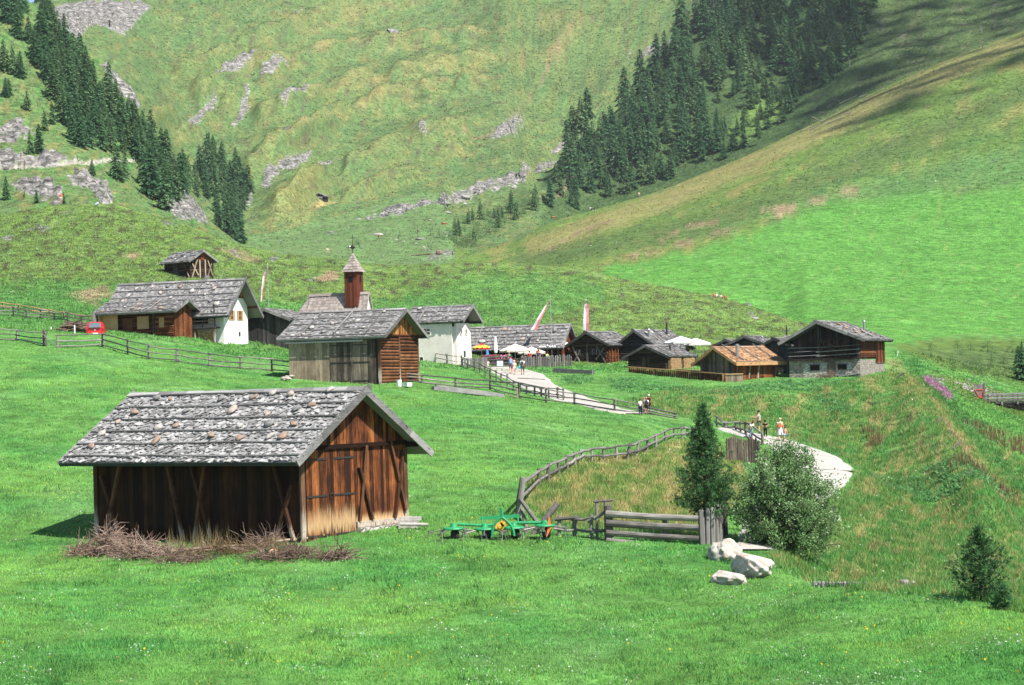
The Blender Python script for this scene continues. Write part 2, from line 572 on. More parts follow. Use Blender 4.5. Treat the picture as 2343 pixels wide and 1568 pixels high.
# knoll: close-cropped pasture with heather and bare spots
kn = knoll.astype(float)
lay(oliv * 1.22, kn)
lay(mgreen * 1.0, kn * sstep(-0.15, 0.25, nE) * 0.8)
lay(dry * 0.8, kn * sstep(0.12, 0.5, nF) * 0.35)
lay(heath * 0.8, kn * sstep(0.10, 0.30, fbm(PX / 24, PY / 10, 4, 21)) * 0.85)
lay(lush2, kn * M([(-400, 660), (200, 650), (420, 680), (700, 690), (1000, 700), (1100, 745), (1250, 740), (1100, 800), (-400, 800)], 18, 30, 40) * 0.75)
lay(lush2, kn * M([(860, 690), (1100, 630), (1350, 640), (1400, 690), (1200, 740), (900, 740)], 18, 30, 40) * 0.6)
# left slope
ls = leftslope.astype(float)
lay(mgreen, ls); lay(lush2 * 0.95, ls * sstep(-0.05, 0.35, nE) * 0.7); lay(dry * 0.85, ls * sstep(0.05, 0.4, fbm(PX / 34, PY / 20, 3, 31)) * 0.6)
lay(np.array((0.055, 0.075, 0.038)), ls * sstep(0.14, 0.34, fbm(PX / 14, PY / 7, 4, 32)) * 0.7)
# valley head
va = valley.astype(float)
lay(np.array((0.105, 0.165, 0.066)), va); lay(pale * 0.9, va * sstep(0, 0.4, nE) * 0.6); lay(mgreen * 0.8, va * sstep(0.1, 0.4, nF) * 0.5)
# mountain
mo = mount.astype(float)
lay(mgreen, mo)
up = np.clip((400 - PY) / 400, 0, 1)
lay(np.array((0.128, 0.162, 0.058)), mo * sstep(-0.2, 0.3, nE))
lay(np.array((0.080, 0.150, 0.056)), mo * sstep(0.0, 0.35, fbm(PX / 60, PY / 35, 4, 41)) * 0.7)
lay(heath * 1.15, mo * sstep(0.10, 0.42, fbm((PX - 1.2 * PY) / 42, (PY + 0.35 * PX) / 12, 5, 42)) * 0.8)
lay(np.array((0.060, 0.072, 0.040)), mo * sstep(0.16, 0.36, fbm(PX / 15, PY / 7, 4, 45)) * sstep(-0.1, 0.25, fbm(PX / 90, PY / 50, 3, 46)) * 0.45)
lay(dry * 0.78, mo * sstep(0.12, 0.45, fbm((PX - PY) / 60, (PY + 0.3 * PX) / 14, 4, 43)) * 0.6)
lay(dry * 0.95, mo * M([(640, 420), (760, 440), (700, 520), (600, 530)], 25, 25, 30) * 0.35)
for pl, w in (([(620, 330), (700, 300), (790, 262), (900, 230), (1000, 200), (1120, 178), (1270, 118), (1330, 60)], 4.5),
              ([(700, 235), (800, 205), (900, 190), (1020, 160), (1130, 130), (1290, 115)], 4.0),
              ([(560, 175), (700, 130), (860, 110), (980, 95), (1140, 72), (1300, 30)], 3.5),
              ([(620, 30), (700, 85), (790, 55), (900, 20)], 3.0), ([(760, 200), (850, 165), (900, 120)], 3.0)):
    lay(straw * 0.72, mo * LN(pl, w * 0.5, 10, 9) * 0.62 * sstep(-0.35, 0.25, fbm(PX / 40, PY / 14, 3, 47)))
lay(soil * 0.8, mo * LN([(1060, 322), (1120, 300), (1165, 270), (1210, 225), (1240, 178), (1262, 140), (1300, 100), (1330, 62)], 1.2, 3, 3) * 0.75)
lay(straw, mo * M([(712, 462), (735, 455), (770, 462), (740, 474), (718, 472)], 3, 4) * 0.9)
lay(dark * 1.5, mo * M([(1180, 60), (1230, 42), (1180, 78), (1165, 80)], 3, 4) * 0.7)
# pasture spur on the right
pa = pasture.astype(float) * (1 - field)
lay(oliv * 1.05, pa); lay(dry * 0.85, pa * sstep(0.0, 0.4, fbm((PX + PY) / 70, (PY + 0.32 * PX) / 14, 4, 51)) * 0.75)
lay(mgreen * 0.9, pa * sstep(0.05, 0.4, fbm((PX + PY) / 60, (PY + 0.32 * PX) / 10, 4, 52)) * 0.8)
lay(np.array((0.075, 0.165, 0.055)), pa * M([(1600, 540), (1900, 430), (2342, 330), (2900, 250), (2900, 440), (2342, 436), (1890, 472)], 20, 25, 40) * 0.75)
lay(mgreen * 0.72, pa * LN([(1200, 600), (1400, 560), (1600, 520), (1800, 450), (1960, 380), (2342, 210)], 12, 26, 14) * 0.7)
lay(straw * 0.85, pa * LN([(1220, 560), (1350, 520), (1500, 465), (1700, 385), (1850, 312), (2080, 200), (2342, 95)], 8, 26, 12) * 0.6)
lay(soil, pa * M([(1740, 485), (1800, 468), (1830, 470), (1815, 490), (1770, 496)], 3, 8, 8) * 0.85)
for pl in ([(1830, 470), (1890, 455), (1930, 440), (1990, 425)], [(1500, 560), (1580, 520), (1640, 508)], [(1440, 585), (1560, 560), (1700, 522)], [(1250, 575), (1330, 530), (1400, 505)]):
    lay(soil * 0.85, pa * LN(pl, 1.6, 3, 4) * 0.7)
lay(dark * 1.6, pa * LN([(1840, 462), (1960, 400), (2140, 345), (2342, 290)], 2.5, 4, 4) * 0.6)
# forest floor and cleared slope
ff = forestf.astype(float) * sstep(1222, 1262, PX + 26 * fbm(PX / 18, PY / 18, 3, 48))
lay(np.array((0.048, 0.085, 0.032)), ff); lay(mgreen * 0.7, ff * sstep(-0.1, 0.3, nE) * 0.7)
lay(oliv * 1.25, ff * M([(1660, 300), (1720, 215), (1810, 210), (1780, 270), (1700, 330)], 10, 14) * 0.8)
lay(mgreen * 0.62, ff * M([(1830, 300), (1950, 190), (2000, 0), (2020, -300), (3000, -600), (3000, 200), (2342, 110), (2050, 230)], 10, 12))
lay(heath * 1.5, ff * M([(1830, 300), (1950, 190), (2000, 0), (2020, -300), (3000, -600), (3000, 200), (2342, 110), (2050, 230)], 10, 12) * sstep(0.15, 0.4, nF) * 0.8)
lay(soil * 0.8, ff * M([(1285, 452), (1262, 470), (1300, 400), (1335, 355), (1345, 362), (1315, 410)], 3, 6, 8) * 0.9)
lay(fieldc, field)
lay(np.array((0.112, 0.232, 0.062)), field * sstep(0.05, 0.45, fbm(PX / 60, PY / 9, 4, 61)) * 0.6)
lay(dry, field * sstep(0.33, 0.6, fbm(PX / 26, PY / 6, 4, 62)) * 0.45)
# right of the big barn: rough bank with bushes and a stony spur
rb = np.where((PX > 1990) & (ROW > 7.6) & (ROW < 12.4), 1.0, 0.0) * (1 - field)
lay(oliv * 0.9, rb * M([(2040, 790), (2120, 775), (2342, 772), (2700, 780), (2700, 900), (2342, 880), (2150, 840)], 8, 12))
lay(mgreen * 0.75, rb * M([(2100, 800), (2342, 800), (2700, 810), (2700, 880), (2342, 868), (2190, 835)], 8, 20) * 0.8)
lay(oliv, np.where(PX > 2050, 1, 0) * near * M([(2120, 850), (2200, 868), (2342, 900), (2600, 940), (2600, 1000), (2342, 960), (2200, 905)], 8, 10))
# banks: long dry grass between the road, the palisade and the gate
bank = near.astype(float)
BANK1 = [(1195, 1150), (1215, 1105), (1310, 1062), (1470, 1035), (1590, 1000), (1690, 1050), (1720, 1120), (1650, 1180), (1590, 1225), (1400, 1225), (1260, 1200)]
lay(oliv * 1.15, bank * M(BANK1, 5, 10))
lay(straw * 0.95, bank * M(BANK1, 5, 10) * sstep(-0.15, 0.3, fbm(PX / 36, PY / 26, 4, 71)) * 0.8)
BANK2 = [(1400, 925), (1560, 890), (1800, 905), (1960, 870), (2040, 850), (2110, 870), (2342, 1060), (2700, 1250), (2700, 1500), (2342, 1400), (2200, 1362), (1900, 1345), (1760, 1290), (1830, 1190), (1960, 1100), (1950, 1050), (1800, 1000), (1640, 965), (1540, 950)]
b2 = bank * M(BANK2, 5, 12)
lay(np.array((0.088, 0.175, 0.044)), b2)
lay(lush2, b2 * sstep(-0.05, 0.3, fbm(PX / 50, PY / 30, 4, 72)) * 0.8)
lay(straw * 0.85, b2 * sstep(0.0, 0.4, fbm((PX - PY) / 60, (PX + PY) / 30, 4, 73)) * 0.72)
lay(heath * 1.25, b2 * sstep(0.1, 0.4, fbm(PX / 22, PY / 14, 4, 74)) * M([(1980, 900), (2080, 960), (2250, 1100), (2300, 1200), (2150, 1130), (2000, 1010)], 20, 30) * 0.8)
lay(straw * 0.85, bank * LN([(2030, 825), (2070, 872), (2150, 975), (2215, 1060), (2342, 1210)], 4, 34, 22) * 0.6 * sstep(-0.3, 0.3, fbm(PX / 24, PY / 24, 3, 75)))
lay(soil * 1.1, bank * LN([(2160, 1000), (2215, 1070), (2260, 1150), (2342, 1220)], 4, 10, 12) * 0.7)
lay(lush2 * 0.85, bank * LN([(2080, 830), (2130, 890), (2200, 960), (2280, 1060), (2342, 1120)], 10, 14, 10) * 0.9)
lay(lush2 * 0.85, bank * M([(1860, 1050), (1990, 1060), (2130, 1090), (2310, 1150), (2290, 1172), (2140, 1120), (2040, 1100)], 6, 10) * 0.0)
lay(np.array((0.065, 0.19, 0.045)), bank * M([(2200, 1180), (2342, 1170), (2500, 1170), (2500, 1230), (2342, 1225)], 8, 10) * 0.8)
# worn earth
for p, m_, s_ in (([(285, 588), (300, 581), (320, 588), (312, 594)], kn, 0.95), ([(715, 640), (748, 624), (775, 628), (770, 640), (740, 645)], kn, 0.8),
                  ([(170, 668), (240, 652), (262, 680), (200, 690)], kn, 0.55), ([(490, 566), (540, 568), (600, 592), (560, 600)], kn, 0.5),
                  ([(150, 672), (230, 665), (225, 705), (180, 690)], kn, 0.4)):
    lay(soil, m_ * M(p, 3, 5, 8) * s_)
# the alp's upper track on the left and bare strips
lay(np.array((0.36, 0.33, 0.29)), ls * LN([(-60, 385), (60, 383), (150, 379), (200, 371), (260, 370), (300, 368), (330, 362)], 2.2, 2.0, 1.0) * 0.9)

# rock
RIDGES = [([(560, 400), (620, 345), (700, 300), (790, 262), (900, 232), (1000, 202), (1120, 178), (1270, 118), (1340, 55)], 20, 6.0), ([(600, 262), (700, 235), (800, 200), (900, 182), (1020, 155), (1130, 130), (1290, 100)], 16, 5.0),
          ([(470, 235), (560, 178), (700, 130), (860, 108), (980, 92), (1140, 70), (1300, 28)], 18, 6.0), ([(420, 180), (560, 110), (700, 60), (860, 20), (1000, -20)], 20, 6.0), ([(640, 460), (720, 420), (860, 370), (960, 330), (1060, 310)], 22, 6.5),
          ([(330, 300), (400, 250), (480, 190), (600, 140)], 18, 5.0), ([(380, 340), (470, 290), (560, 220), (640, 180)], 16, 5.0), ([(800, 450), (930, 400), (1040, 350)], 22, 4.0)]
RIDZ = np.zeros_like(D)
for pl, w, a in RIDGES:
    d_ = seg_dist(PX, PY, pl) + 15 * fbm(PX / 60 + a, PY / 45, 4, 44)
    br = sstep(-0.7, 0.2, fbm(PX / 70 + a * 3, PY / 50 - w, 3, 50))
    RIDZ = RIDZ + 1.3 * a * br * (1 - sstep(1060, 1130, PX) * (1 - sstep(1240, 1300, PX))) * np.exp(-(d_ / w) ** 2)
    lay(dry * 0.92, mo * br * np.exp(-(d_ / (w * 0.28)) ** 2) * 0.30)
lay(np.array((0.060, 0.115, 0.045)), mo * sstep(1.2, 0.1, RIDZ) * sstep(-0.2, 0.25, fbm(PX / 30, PY / 16, 3, 49)) * 0.45 if False else mo * (1 - sstep(0.1, 1.4, RIDZ)) * sstep(-0.25, 0.25, fbm(PX / 30, PY / 16, 3, 49)) * 0.45)
rock = np.zeros_like(D)
def RK(pts, m, s=1.0, w=3.0, jit=9.0):
    global rock
    rock = np.maximum(rock, m * M(pts, w, jit, 10.0, 77) * s)
RK([(105, 50), (112, 30), (160, 10), (230, 2), (320, 10), (352, 22), (330, 45), (300, 58), (285, 88), (250, 75), (205, 62), (185, 92), (165, 112), (140, 96), (115, 80)], mo, 1.0, 3, 6)
RK([(228, 148), (250, 158), (285, 188), (312, 222), (325, 246), (308, 246), (280, 222), (252, 190)], far * 1.0, 1.0)
RK([(395, 306), (440, 268), (490, 236), (500, 242), (465, 268), (420, 300)], mo)
RK([(478, 202), (520, 168), (580, 142), (590, 150), (560, 175), (500, 205)], mo)
RK([(582, 192), (610, 168), (655, 150), (652, 162), (610, 190)], mo)
RK([(528, 278), (545, 262), (562, 225), (572, 230), (562, 262), (540, 282)], mo)
RK([(640, 250), (668, 220), (715, 203), (720, 212), (690, 240), (650, 255)], mo)
RK([(630, 318), (645, 295), (672, 285), (660, 305), (640, 325)], mo)
RK([(595, 415), (615, 375), (655, 350), (720, 345), (690, 365), (640, 385), (610, 420)], mo, 0.9)
RK([(705, 375), (760, 362), (790, 365), (750, 380)], mo, 0.9)
RK([(1112, 318), (1145, 280), (1185, 264), (1200, 270), (1180, 295), (1140, 312)], mo)
RK([(1425, 128), (1480, 110), (1530, 90), (1540, 100), (1490, 130)], mo)
RK([(935, 318), (965, 320), (985, 345), (960, 338)], mo, 0.8); RK([(660, 52), (690, 30), (690, 50), (672, 62)], mo, 0.8)
RK([(400, 175), (420, 150), (412, 178)], mo, 0.6); RK([(1255, 335), (1290, 312), (1300, 322), (1262, 345)], mo, 0.8)
RK([(-100, 320), (0, 290), (40, 276), (85, 298), (60, 315), (0, 320)], ls, 0.9)
RK([(-120, 388), (0, 348), (60, 360), (120, 350), (150, 362), (190, 371), (120, 380), (0, 388)], ls)
RK([(20, 430), (50, 414), (120, 420), (150, 440), (110, 455), (60, 450)], ls)
RK([(150, 395), (200, 400), (250, 430), (262, 470), (240, 480), (215, 440), (170, 420)], ls, 0.9)
RK([(110, 470), (140, 440), (150, 470), (130, 492)], ls, 0.8)
RK([(375, 470), (400, 440), (430, 440), (462, 480), (480, 520), (440, 512), (400, 500)], far * 1.0, 0.95)
RK([(530, 470), (555, 440), (580, 425), (570, 470), (548, 500)], far * 1.0, 0.9)
STREAM = [(640, 552), (720, 528), (800, 505), (870, 490), (930, 478), (1000, 458), (1080, 440), (1150, 420), (1230, 390), (1265, 370)]
for i, (x, y) in enumerate(STREAM[2:]):
    pass
rock = np.maximum(rock, np.where(far & (PX < 1290) & (PX > 560), 1, 0) * LN(STREAM[3:], 4, 6, 9) * 0.95)
RK([(1110, 432), (1180, 408), (1250, 372), (1268, 385), (1200, 420), (1140, 440)], far * 1.0, 0.8, 3, 14)
RK([(1015, 470), (1080, 446), (1130, 448), (1090, 470), (1030, 480)], va, 0.9)
RK([(960, 590), (1030, 575), (1060, 585), (1000, 598)], va, 0.6)
for p in ([(55, 528), (90, 512), (120, 515), (100, 530)], [(130, 486), (165, 484), (160, 492)], [(0, 545), (40, 535), (20, 552)], [(360, 500), (400, 508), (380, 515)],
          [(520, 560), (545, 575), (560, 588), (540, 585)], [(700, 640), (720, 632), (718, 645)], [(1695, 708), (1720, 716), (1740, 732), (1715, 724)], [(610, 585), (640, 590), (625, 598)]):
    RK(p, kn, 0.9, 3, 5)
RK([(2130, 858), (2200, 872), (2250, 880), (2290, 905), (2230, 900), (2160, 880)], near * 1.0, 0.6, 4, 14)
RK([(1600, -40), (1650, 20), (1690, 40), (1650, 60), (1610, 30)], ff, 0.9)

# ---- relief noise ----------------------------------------------------------
vill = sstep(150, 205, D) * (1 - sstep(228, 245, D))
Z = G[..., 2]
Z = Z + 0.10 * nB * (1 - sstep(200, 300, D)) + 0.16 * nA * (1 - vill * 0.9) * (1 - sstep(200, 300, D))
Z = Z + 0.55 * fbm(X_ / 14, Y_ / 14, 4, 91) * sstep(235, 275, D) * (1 - sstep(500, 700, D))
Z = Z + 1.1 * fbm(X_ / 34, Y_ / 34, 4, 92) * sstep(380, 520, D) * (1 - field * 0.8) * (1 - sstep(900, 1100, D) * 0.3)
mrel = np.where(ROW > 15.6, 1.0, 0.0) * sstep(780, 900, D) * (1 - 0.93 * np.exp(-(np.hypot(PX - 735, PY - 455) / 34) ** 2))
Z = Z + mrel * RIDZ * 1.15
Z = Z + mrel * (8.0 * fbm((0.8 * X_ - 0.6 * Y_) / 75, (0.6 * X_ + 0.8 * Y_) / 260, 4, 93) + 4.5 * fbm((0.8 * X_ - 0.6 * Y_) / 28, (0.6 * X_ + 0.8 * Y_) / 90, 4, 94))
rid = 1 - np.abs(fbm(X_ / 9, Y_ / 16, 4, 95)) * 2
Z = Z + rock * np.where(D > 400, 5.5, 0.6) * (rid - 0.6) * sstep(240, 400, D)
Z = Z + field * (-0.2)
Z = Z + near * 1.7 * np.exp(-(seg_dist(PX, PY, [(2100, 955), (2160, 1055), (2260, 1190)]) / 46) ** 2) - near * 0.8 * np.exp(-(seg_dist(PX, PY, [(1860, 930), (1960, 1010), (2040, 1090), (2160, 1160)]) / 40) ** 2)
G[..., 2] = Z

# ---- the sheet, split by place --------------------------------------------
cellk = np.minimum(rowk[:-1], NK)
FP = (PX[:-1, :-1] + PX[1:, 1:]) / 2; FR = (ROW[:-1, :-1] + ROW[1:, 1:]) / 2; FY = (PY[:-1, :-1] + PY[1:, 1:]) / 2
zone = np.zeros(FP.shape, int)
zone[FR >= 9.0] = 1
zone[(FR >= 9.0) & (FP > 1860)] = 2
zone[FR >= 12.0] = 3
zone[(FR >= 12.0) & (FR < 14.5) & (FP > 1045)] = 4
zone[(FR >= 14.5) & (FP > 1045) & (FR < 18.0)] = 5
zone[(FR >= 12.0) & (FR < 15.4) & (FP < 560)] = 6
zone[(field[:-1, :-1] > 0.5) & (FR >= 8.2)] = 2
NAMES = ['meadow', 'knoll', 'hay_field', 'mountain', 'pasture_slope', 'forest_slope', 'gorge_slope']

tm = NT('terrain_cover', 0.95, 0.05)
cov = tm.attr('cover', 'Color'); rk = tm.attr('rock')
co = tm.coord((1, 1, 1))
f1 = tm.noise(co, 0.55, 9, 0.72)
f2 = tm.noise(tm.coord((1, 1, 1.5)), 0.12, 8, 0.68)
f3 = tm.noise(co, 3.4, 5, 0.7)
k1 = tm.ramp(f1, [(0.32, 0.42), (0.5, 1.0), (0.70, 1.62)])
k2 = tm.ramp(f2, [(0.3, 0.78), (0.7, 1.22)])
c = tm.mix(1.0, cov, k1, 'MULTIPLY')
c = tm.mix(1.0, c, k2, 'MULTIPLY')
hue = tm.ramp(f3, [(0.35, (0.86, 1.04, 0.93)), (0.65, (1.15, 0.97, 1.04))])
c = tm.mix(0.75, c, tm.mix(1.0, c, hue, 'MULTIPLY'))
r1 = tm.noise(tm.coord((0.3, 0.3, 1.1)), 0.9, 9, 0.7, 0.6)
r2 = tm.voro(tm.coord((0.22, 0.22, 0.6), (0.2, 0.3, 0.5)), 1.0, 'DISTANCE_TO_EDGE')
rc = tm.ramp(r1, [(0.40, (0.035, 0.035, 0.034)), (0.47, (0.15, 0.143, 0.135)), (0.54, (0.25, 0.238, 0.225)), (0.64, (0.38, 0.365, 0.345))])
rc = tm.mix(tm.maprange(r2, 0.0, 0.13, 0.75, 0.0), rc, (0.07, 0.07, 0.065))
rm = tm.math('ADD', rk, tm.math('MULTIPLY', tm.math('SUBTRACT', r1, 0.5), 2.6))
rm = tm.math('MULTIPLY', tm.maprange(rm, 0.46, 0.62, 0, 1), tm.maprange(rk, 0.02, 0.2, 0, 1))
c = tm.mix(rm, c, rc)
tm.base(c)
tm.bump(tm.math('ADD', f1, tm.math('MULTIPLY', r1, rk)), 0.9, 0.35)
TERR = tm.m

idx = np.arange(NRW * NC).reshape(NRW, NC)
quads = np.stack([idx[:-1, :-1], idx[:-1, 1:], idx[1:, 1:], idx[1:, :-1]], -1)
GV = G.reshape(-1, 3)
for zi, nm in enumerate(NAMES):
    q = quads[zone == zi]
    if len(q) == 0: continue
    used, inv = np.unique(q.ravel(), return_inverse=True)
    me = np_mesh(nm, GV[used], inv, np.full(len(q), 4), True)
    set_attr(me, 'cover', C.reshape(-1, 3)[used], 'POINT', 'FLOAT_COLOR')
    set_attr(me, 'rock', rock.reshape(-1)[used])
    tag(link_mesh(nm, me, [TERR]), kind='structure')
BV = BVHTree.FromPolygons([tuple(v) for v in GV.tolist()], quads.reshape(-1, 4).tolist())


def g(px, py):
    """the ground the photograph shows at a pixel"""
    v = Vector(ray(px, py)).normalized()
    h = BV.ray_cast(Vector((0, 0, 0)) + v * 2, v)
    if h[0] is None:
        return at(px, py, 1500)
    return h[0]


def gz(x, y):
    h = BV.ray_cast(Vector((x, y, 900)), Vector((0, 0, -1)))
    return h[0].z if h[0] is not None else 0.0


def gn(x, y, e=0.6):
    return Vector((gz(x - e, y) - gz(x + e, y), gz(x, y - e) - gz(x, y + e), 2 * e)).normalized()


def ground_pt(px, d):
    """ground under column px at depth d"""
    p = at(px, CY, d)
    return Vector((p.x, p.y, gz(p.x, p.y)))
# ------------------------------------------------------------------ materials of the village
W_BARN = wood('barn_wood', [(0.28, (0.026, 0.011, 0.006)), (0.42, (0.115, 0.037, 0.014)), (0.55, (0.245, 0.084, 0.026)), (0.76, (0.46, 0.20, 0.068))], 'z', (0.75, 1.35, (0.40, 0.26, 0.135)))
W_BARNS = wood('shade_darkened_barn_wood', [(0.25, (0.011, 0.005, 0.003)), (0.5, (0.034, 0.014, 0.006)), (0.8, (0.09, 0.036, 0.014))], 'z')  # darker copy of the barn wood, shade of the long side put into its colour
W_BARN2 = wood('barn_gable_wood', [(0.28, (0.026, 0.011, 0.006)), (0.42, (0.115, 0.037, 0.014)), (0.55, (0.245, 0.084, 0.026)), (0.76, (0.46, 0.20, 0.068))], 'z', (0.7, 0.95, (0.46, 0.30, 0.16)))
W_BRACE = wood('brace_timber', [(0.3, (0.05, 0.022, 0.012)), (0.7, (0.17, 0.085, 0.045))], 'z', (0.2, 0.7, (0.36, 0.30, 0.24)))
W_POST = wood('old_post_wood', [(0.3, (0.07, 0.035, 0.02)), (0.7, (0.22, 0.13, 0.08))], 'z', (0.5, 1.3, (0.42, 0.36, 0.30)))
W_GREY = wood('grey_timber', [(0.25, (0.10, 0.097, 0.095)), (0.5, (0.21, 0.205, 0.20)), (0.8, (0.36, 0.35, 0.34))], 'h')
W_GREYZ = wood('grey_timber_upright', [(0.25, (0.10, 0.095, 0.09)), (0.5, (0.20, 0.19, 0.18)), (0.8, (0.35, 0.335, 0.32))], 'z')
W_SHIN = wood('grey_shingle', [(0.22, (0.15, 0.15, 0.155)), (0.42, (0.33, 0.33, 0.335)), (0.62, (0.48, 0.475, 0.475)), (0.85, (0.63, 0.625, 0.62))], 'i')


def shingle(name, stops):
    t = NT(name, 0.8, 0.15)
    n = t.noise(t.coord((9, 9, 9)), 1.0, 5, 0.7); n2 = t.noise(t.coord(), 0.8, 3, 0.6)
    f = t.math('ADD', t.math('MULTIPLY', t.attr('tint'), 0.62), t.math('MULTIPLY', n, 0.22))
    f = t.math('ADD', f, t.math('MULTIPLY', t.math('SUBTRACT', n2, 0.42), 0.35))
    t.bump(n, 0.3, 0.02)
    return t.base(t.ramp(f, stops))


W_SHIN = shingle('silver_shingle', [(0.05, (0.105, 0.102, 0.10)), (0.35, (0.225, 0.222, 0.22)), (0.65, (0.335, 0.33, 0.325)), (0.9, (0.46, 0.45, 0.44))])
W_SHINM = shingle('grey_shingle', [(0.05, (0.080, 0.077, 0.075)), (0.35, (0.165, 0.162, 0.160)), (0.65, (0.255, 0.25, 0.245)), (0.9, (0.37, 0.36, 0.35))])
W_SHIND = shingle('dark_grey_shingle', [(0.05, (0.055, 0.052, 0.052)), (0.35, (0.12, 0.118, 0.117)), (0.65, (0.20, 0.195, 0.19)), (0.9, (0.34, 0.33, 0.32))])
W_BARGE = wood('dark_bargeboard', [(0.25, (0.045, 0.043, 0.042)), (0.5, (0.10, 0.097, 0.095)), (0.8, (0.20, 0.195, 0.19))], 'h')
W_SHINB = wood('brown_shingle', [(0.25, (0.22, 0.185, 0.165)), (0.5, (0.34, 0.295, 0.27)), (0.8, (0.47, 0.425, 0.395))], 'i')
W_DARK = wood('dark_timber', [(0.25, (0.020, 0.017, 0.015)), (0.5, (0.050, 0.043, 0.038)), (0.8, (0.11, 0.095, 0.085))], 'h')
W_DARKZ = wood('dark_boards', [(0.25, (0.028, 0.026, 0.026)), (0.5, (0.065, 0.060, 0.058)), (0.8, (0.16, 0.15, 0.145))], 'z')
W_LOG = wood('brown_logs', [(0.25, (0.055, 0.022, 0.011)), (0.5, (0.15, 0.062, 0.028)), (0.75, (0.28, 0.14, 0.065)), (0.9, (0.36, 0.27, 0.19))], 'h')
W_LOGD = wood('blackened_logs', [(0.25, (0.022, 0.015, 0.011)), (0.5, (0.065, 0.042, 0.028)), (0.8, (0.15, 0.105, 0.07))], 'h')
W_RED = wood('reddish_logs', [(0.25, (0.06, 0.02, 0.009)), (0.5, (0.18, 0.065, 0.026)), (0.8, (0.32, 0.13, 0.05))], 'h')
W_PALE = wood('pale_boards', [(0.25, (0.16, 0.12, 0.085)), (0.5, (0.36, 0.285, 0.205)), (0.8, (0.52, 0.44, 0.34))], 'z')
W_MIX = wood('stained_boards', [(0.25, (0.04, 0.034, 0.028)), (0.5, (0.14, 0.115, 0.09)), (0.8, (0.36, 0.29, 0.20))], 'z')
W_NEW = wood('new_timber', [(0.25, (0.34, 0.19, 0.085)), (0.5, (0.48, 0.30, 0.15)), (0.8, (0.60, 0.42, 0.24))], 'h')
W_NEWZ = wood('new_timber_upright', [(0.25, (0.34, 0.20, 0.095)), (0.5, (0.48, 0.31, 0.16)), (0.8, (0.60, 0.43, 0.25))], 'z')
W_ORSH = wood('new_shingle', [(0.25, (0.22, 0.12, 0.065)), (0.5, (0.38, 0.235, 0.135)), (0.8, (0.52, 0.36, 0.23))], 'i')
W_GOLD = wood('honey_boards', [(0.25, (0.10, 0.035, 0.012)), (0.5, (0.33, 0.15, 0.045)), (0.8, (0.52, 0.28, 0.10))], 'z')
W_TOWER = wood('red_stained_boards', [(0.25, (0.085, 0.024, 0.014)), (0.5, (0.15, 0.042, 0.024)), (0.8, (0.21, 0.065, 0.038))], 'z')
W_RAIL = wood('fence_pole_wood', [(0.25, (0.085, 0.078, 0.072)), (0.5, (0.21, 0.195, 0.18)), (0.8, (0.38, 0.36, 0.335))], 'h', grain=0.7)
M_BLACK = plain('dark_inside', (0.008, 0.007, 0.006), 0.95, 0.2)
M_IRON = plain('old_iron', (0.030, 0.027, 0.026), 0.6, 0.3, 9)
M_METAL = plain('galvanised_sheet', (0.30, 0.31, 0.32), 0.35, 0.15, 9, 0.5, 0.8)
M_GUT = plain('dark_gutter', (0.035, 0.042, 0.045), 0.5, 0.2)
M_GLASS = plain('dark_window_glass', (0.012, 0.014, 0.016), 0.08, 0.1, 4, 0.6)


def plaster(name, col, dirt):
    t = NT(name, 0.92, 0.1)
    a = t.noise(t.coord(), 1.1, 7, 0.65); b = t.noise(t.coord((1, 1, 0.25)), 3.0, 5, 0.7)
    c = t.mix(t.maprange(a, 0.45, 0.75, 0, 0.55), col, dirt)
    c = t.mix(t.maprange(b, 0.55, 0.8, 0, 0.35), c, dirt)
    t.bump(t.noise(t.coord(), 7, 5, 0.7), 0.5, 0.03)
    return t.base(c)


M_LIME = plaster('limewash', (0.72, 0.70, 0.665), (0.50, 0.465, 0.42))
M_LIMEO = plaster('old_limewash', (0.62, 0.585, 0.53), (0.40, 0.36, 0.31))


def masonry(name, cols, scale=3.2, flat=1.9):
    t = NT(name, 0.95, 0.1)
    co = t.coord((1, 1, flat))
    e = t.voro(co, scale, 'DISTANCE_TO_EDGE'); cc = t.voro(co, scale, 'F1', 'Color')
    sep = t.node('ShaderNodeSeparateColor'); t.link(cc, sep.inputs[0])
    c = t.ramp(sep.outputs[0], [(i / (len(cols) - 1), k) for i, k in enumerate(cols)])
    n = t.noise(t.coord(), 9, 5, 0.7)
    c = t.mix(1.0, c, t.ramp(n, [(0.3, 0.7), (0.7, 1.2)]), 'MULTIPLY')
    c = t.mix(t.maprange(e, 0.0, 0.07, 0.85, 0), c, (0.13, 0.115, 0.10))
    t.bump(t.math('ADD', t.maprange(e, 0, 0.12, 0, 1), t.math('MULTIPLY', n, 0.3)), 0.9, 0.06)
    return t.base(c)


M_STONE = masonry('rubble_stone', [(0.21, 0.19, 0.165), (0.33, 0.30, 0.26), (0.42, 0.39, 0.35), (0.28, 0.25, 0.21)])
M_STONEP = masonry('pointed_rubble', [(0.36, 0.33, 0.29), (0.45, 0.42, 0.38), (0.52, 0.50, 0.46)], 2.4)


def rockmat(name, a, b, lich=None, lf=(0.5, 0.62), sc=1.0):
    t = NT(name, 0.92, 0.1)
    n = t.noise(t.coord((1, 1, 1.6)), 2.2 * sc, 8, 0.68, 0.4)
    c = t.ramp(n, [(0.25, tuple(x * 0.45 for x in a)), (0.42, a), (0.7, b)])
    if lich:
        m = t.noise(t.coord(), 3.1 * sc, 5, 0.6)
        c = t.mix(t.maprange(m, lf[0], lf[1], 0, 0.9), c, lich)
    t.bump(t.noise(t.coord(), 6 * sc, 8, 0.75), 0.8, 0.05)
    return t.base(c)


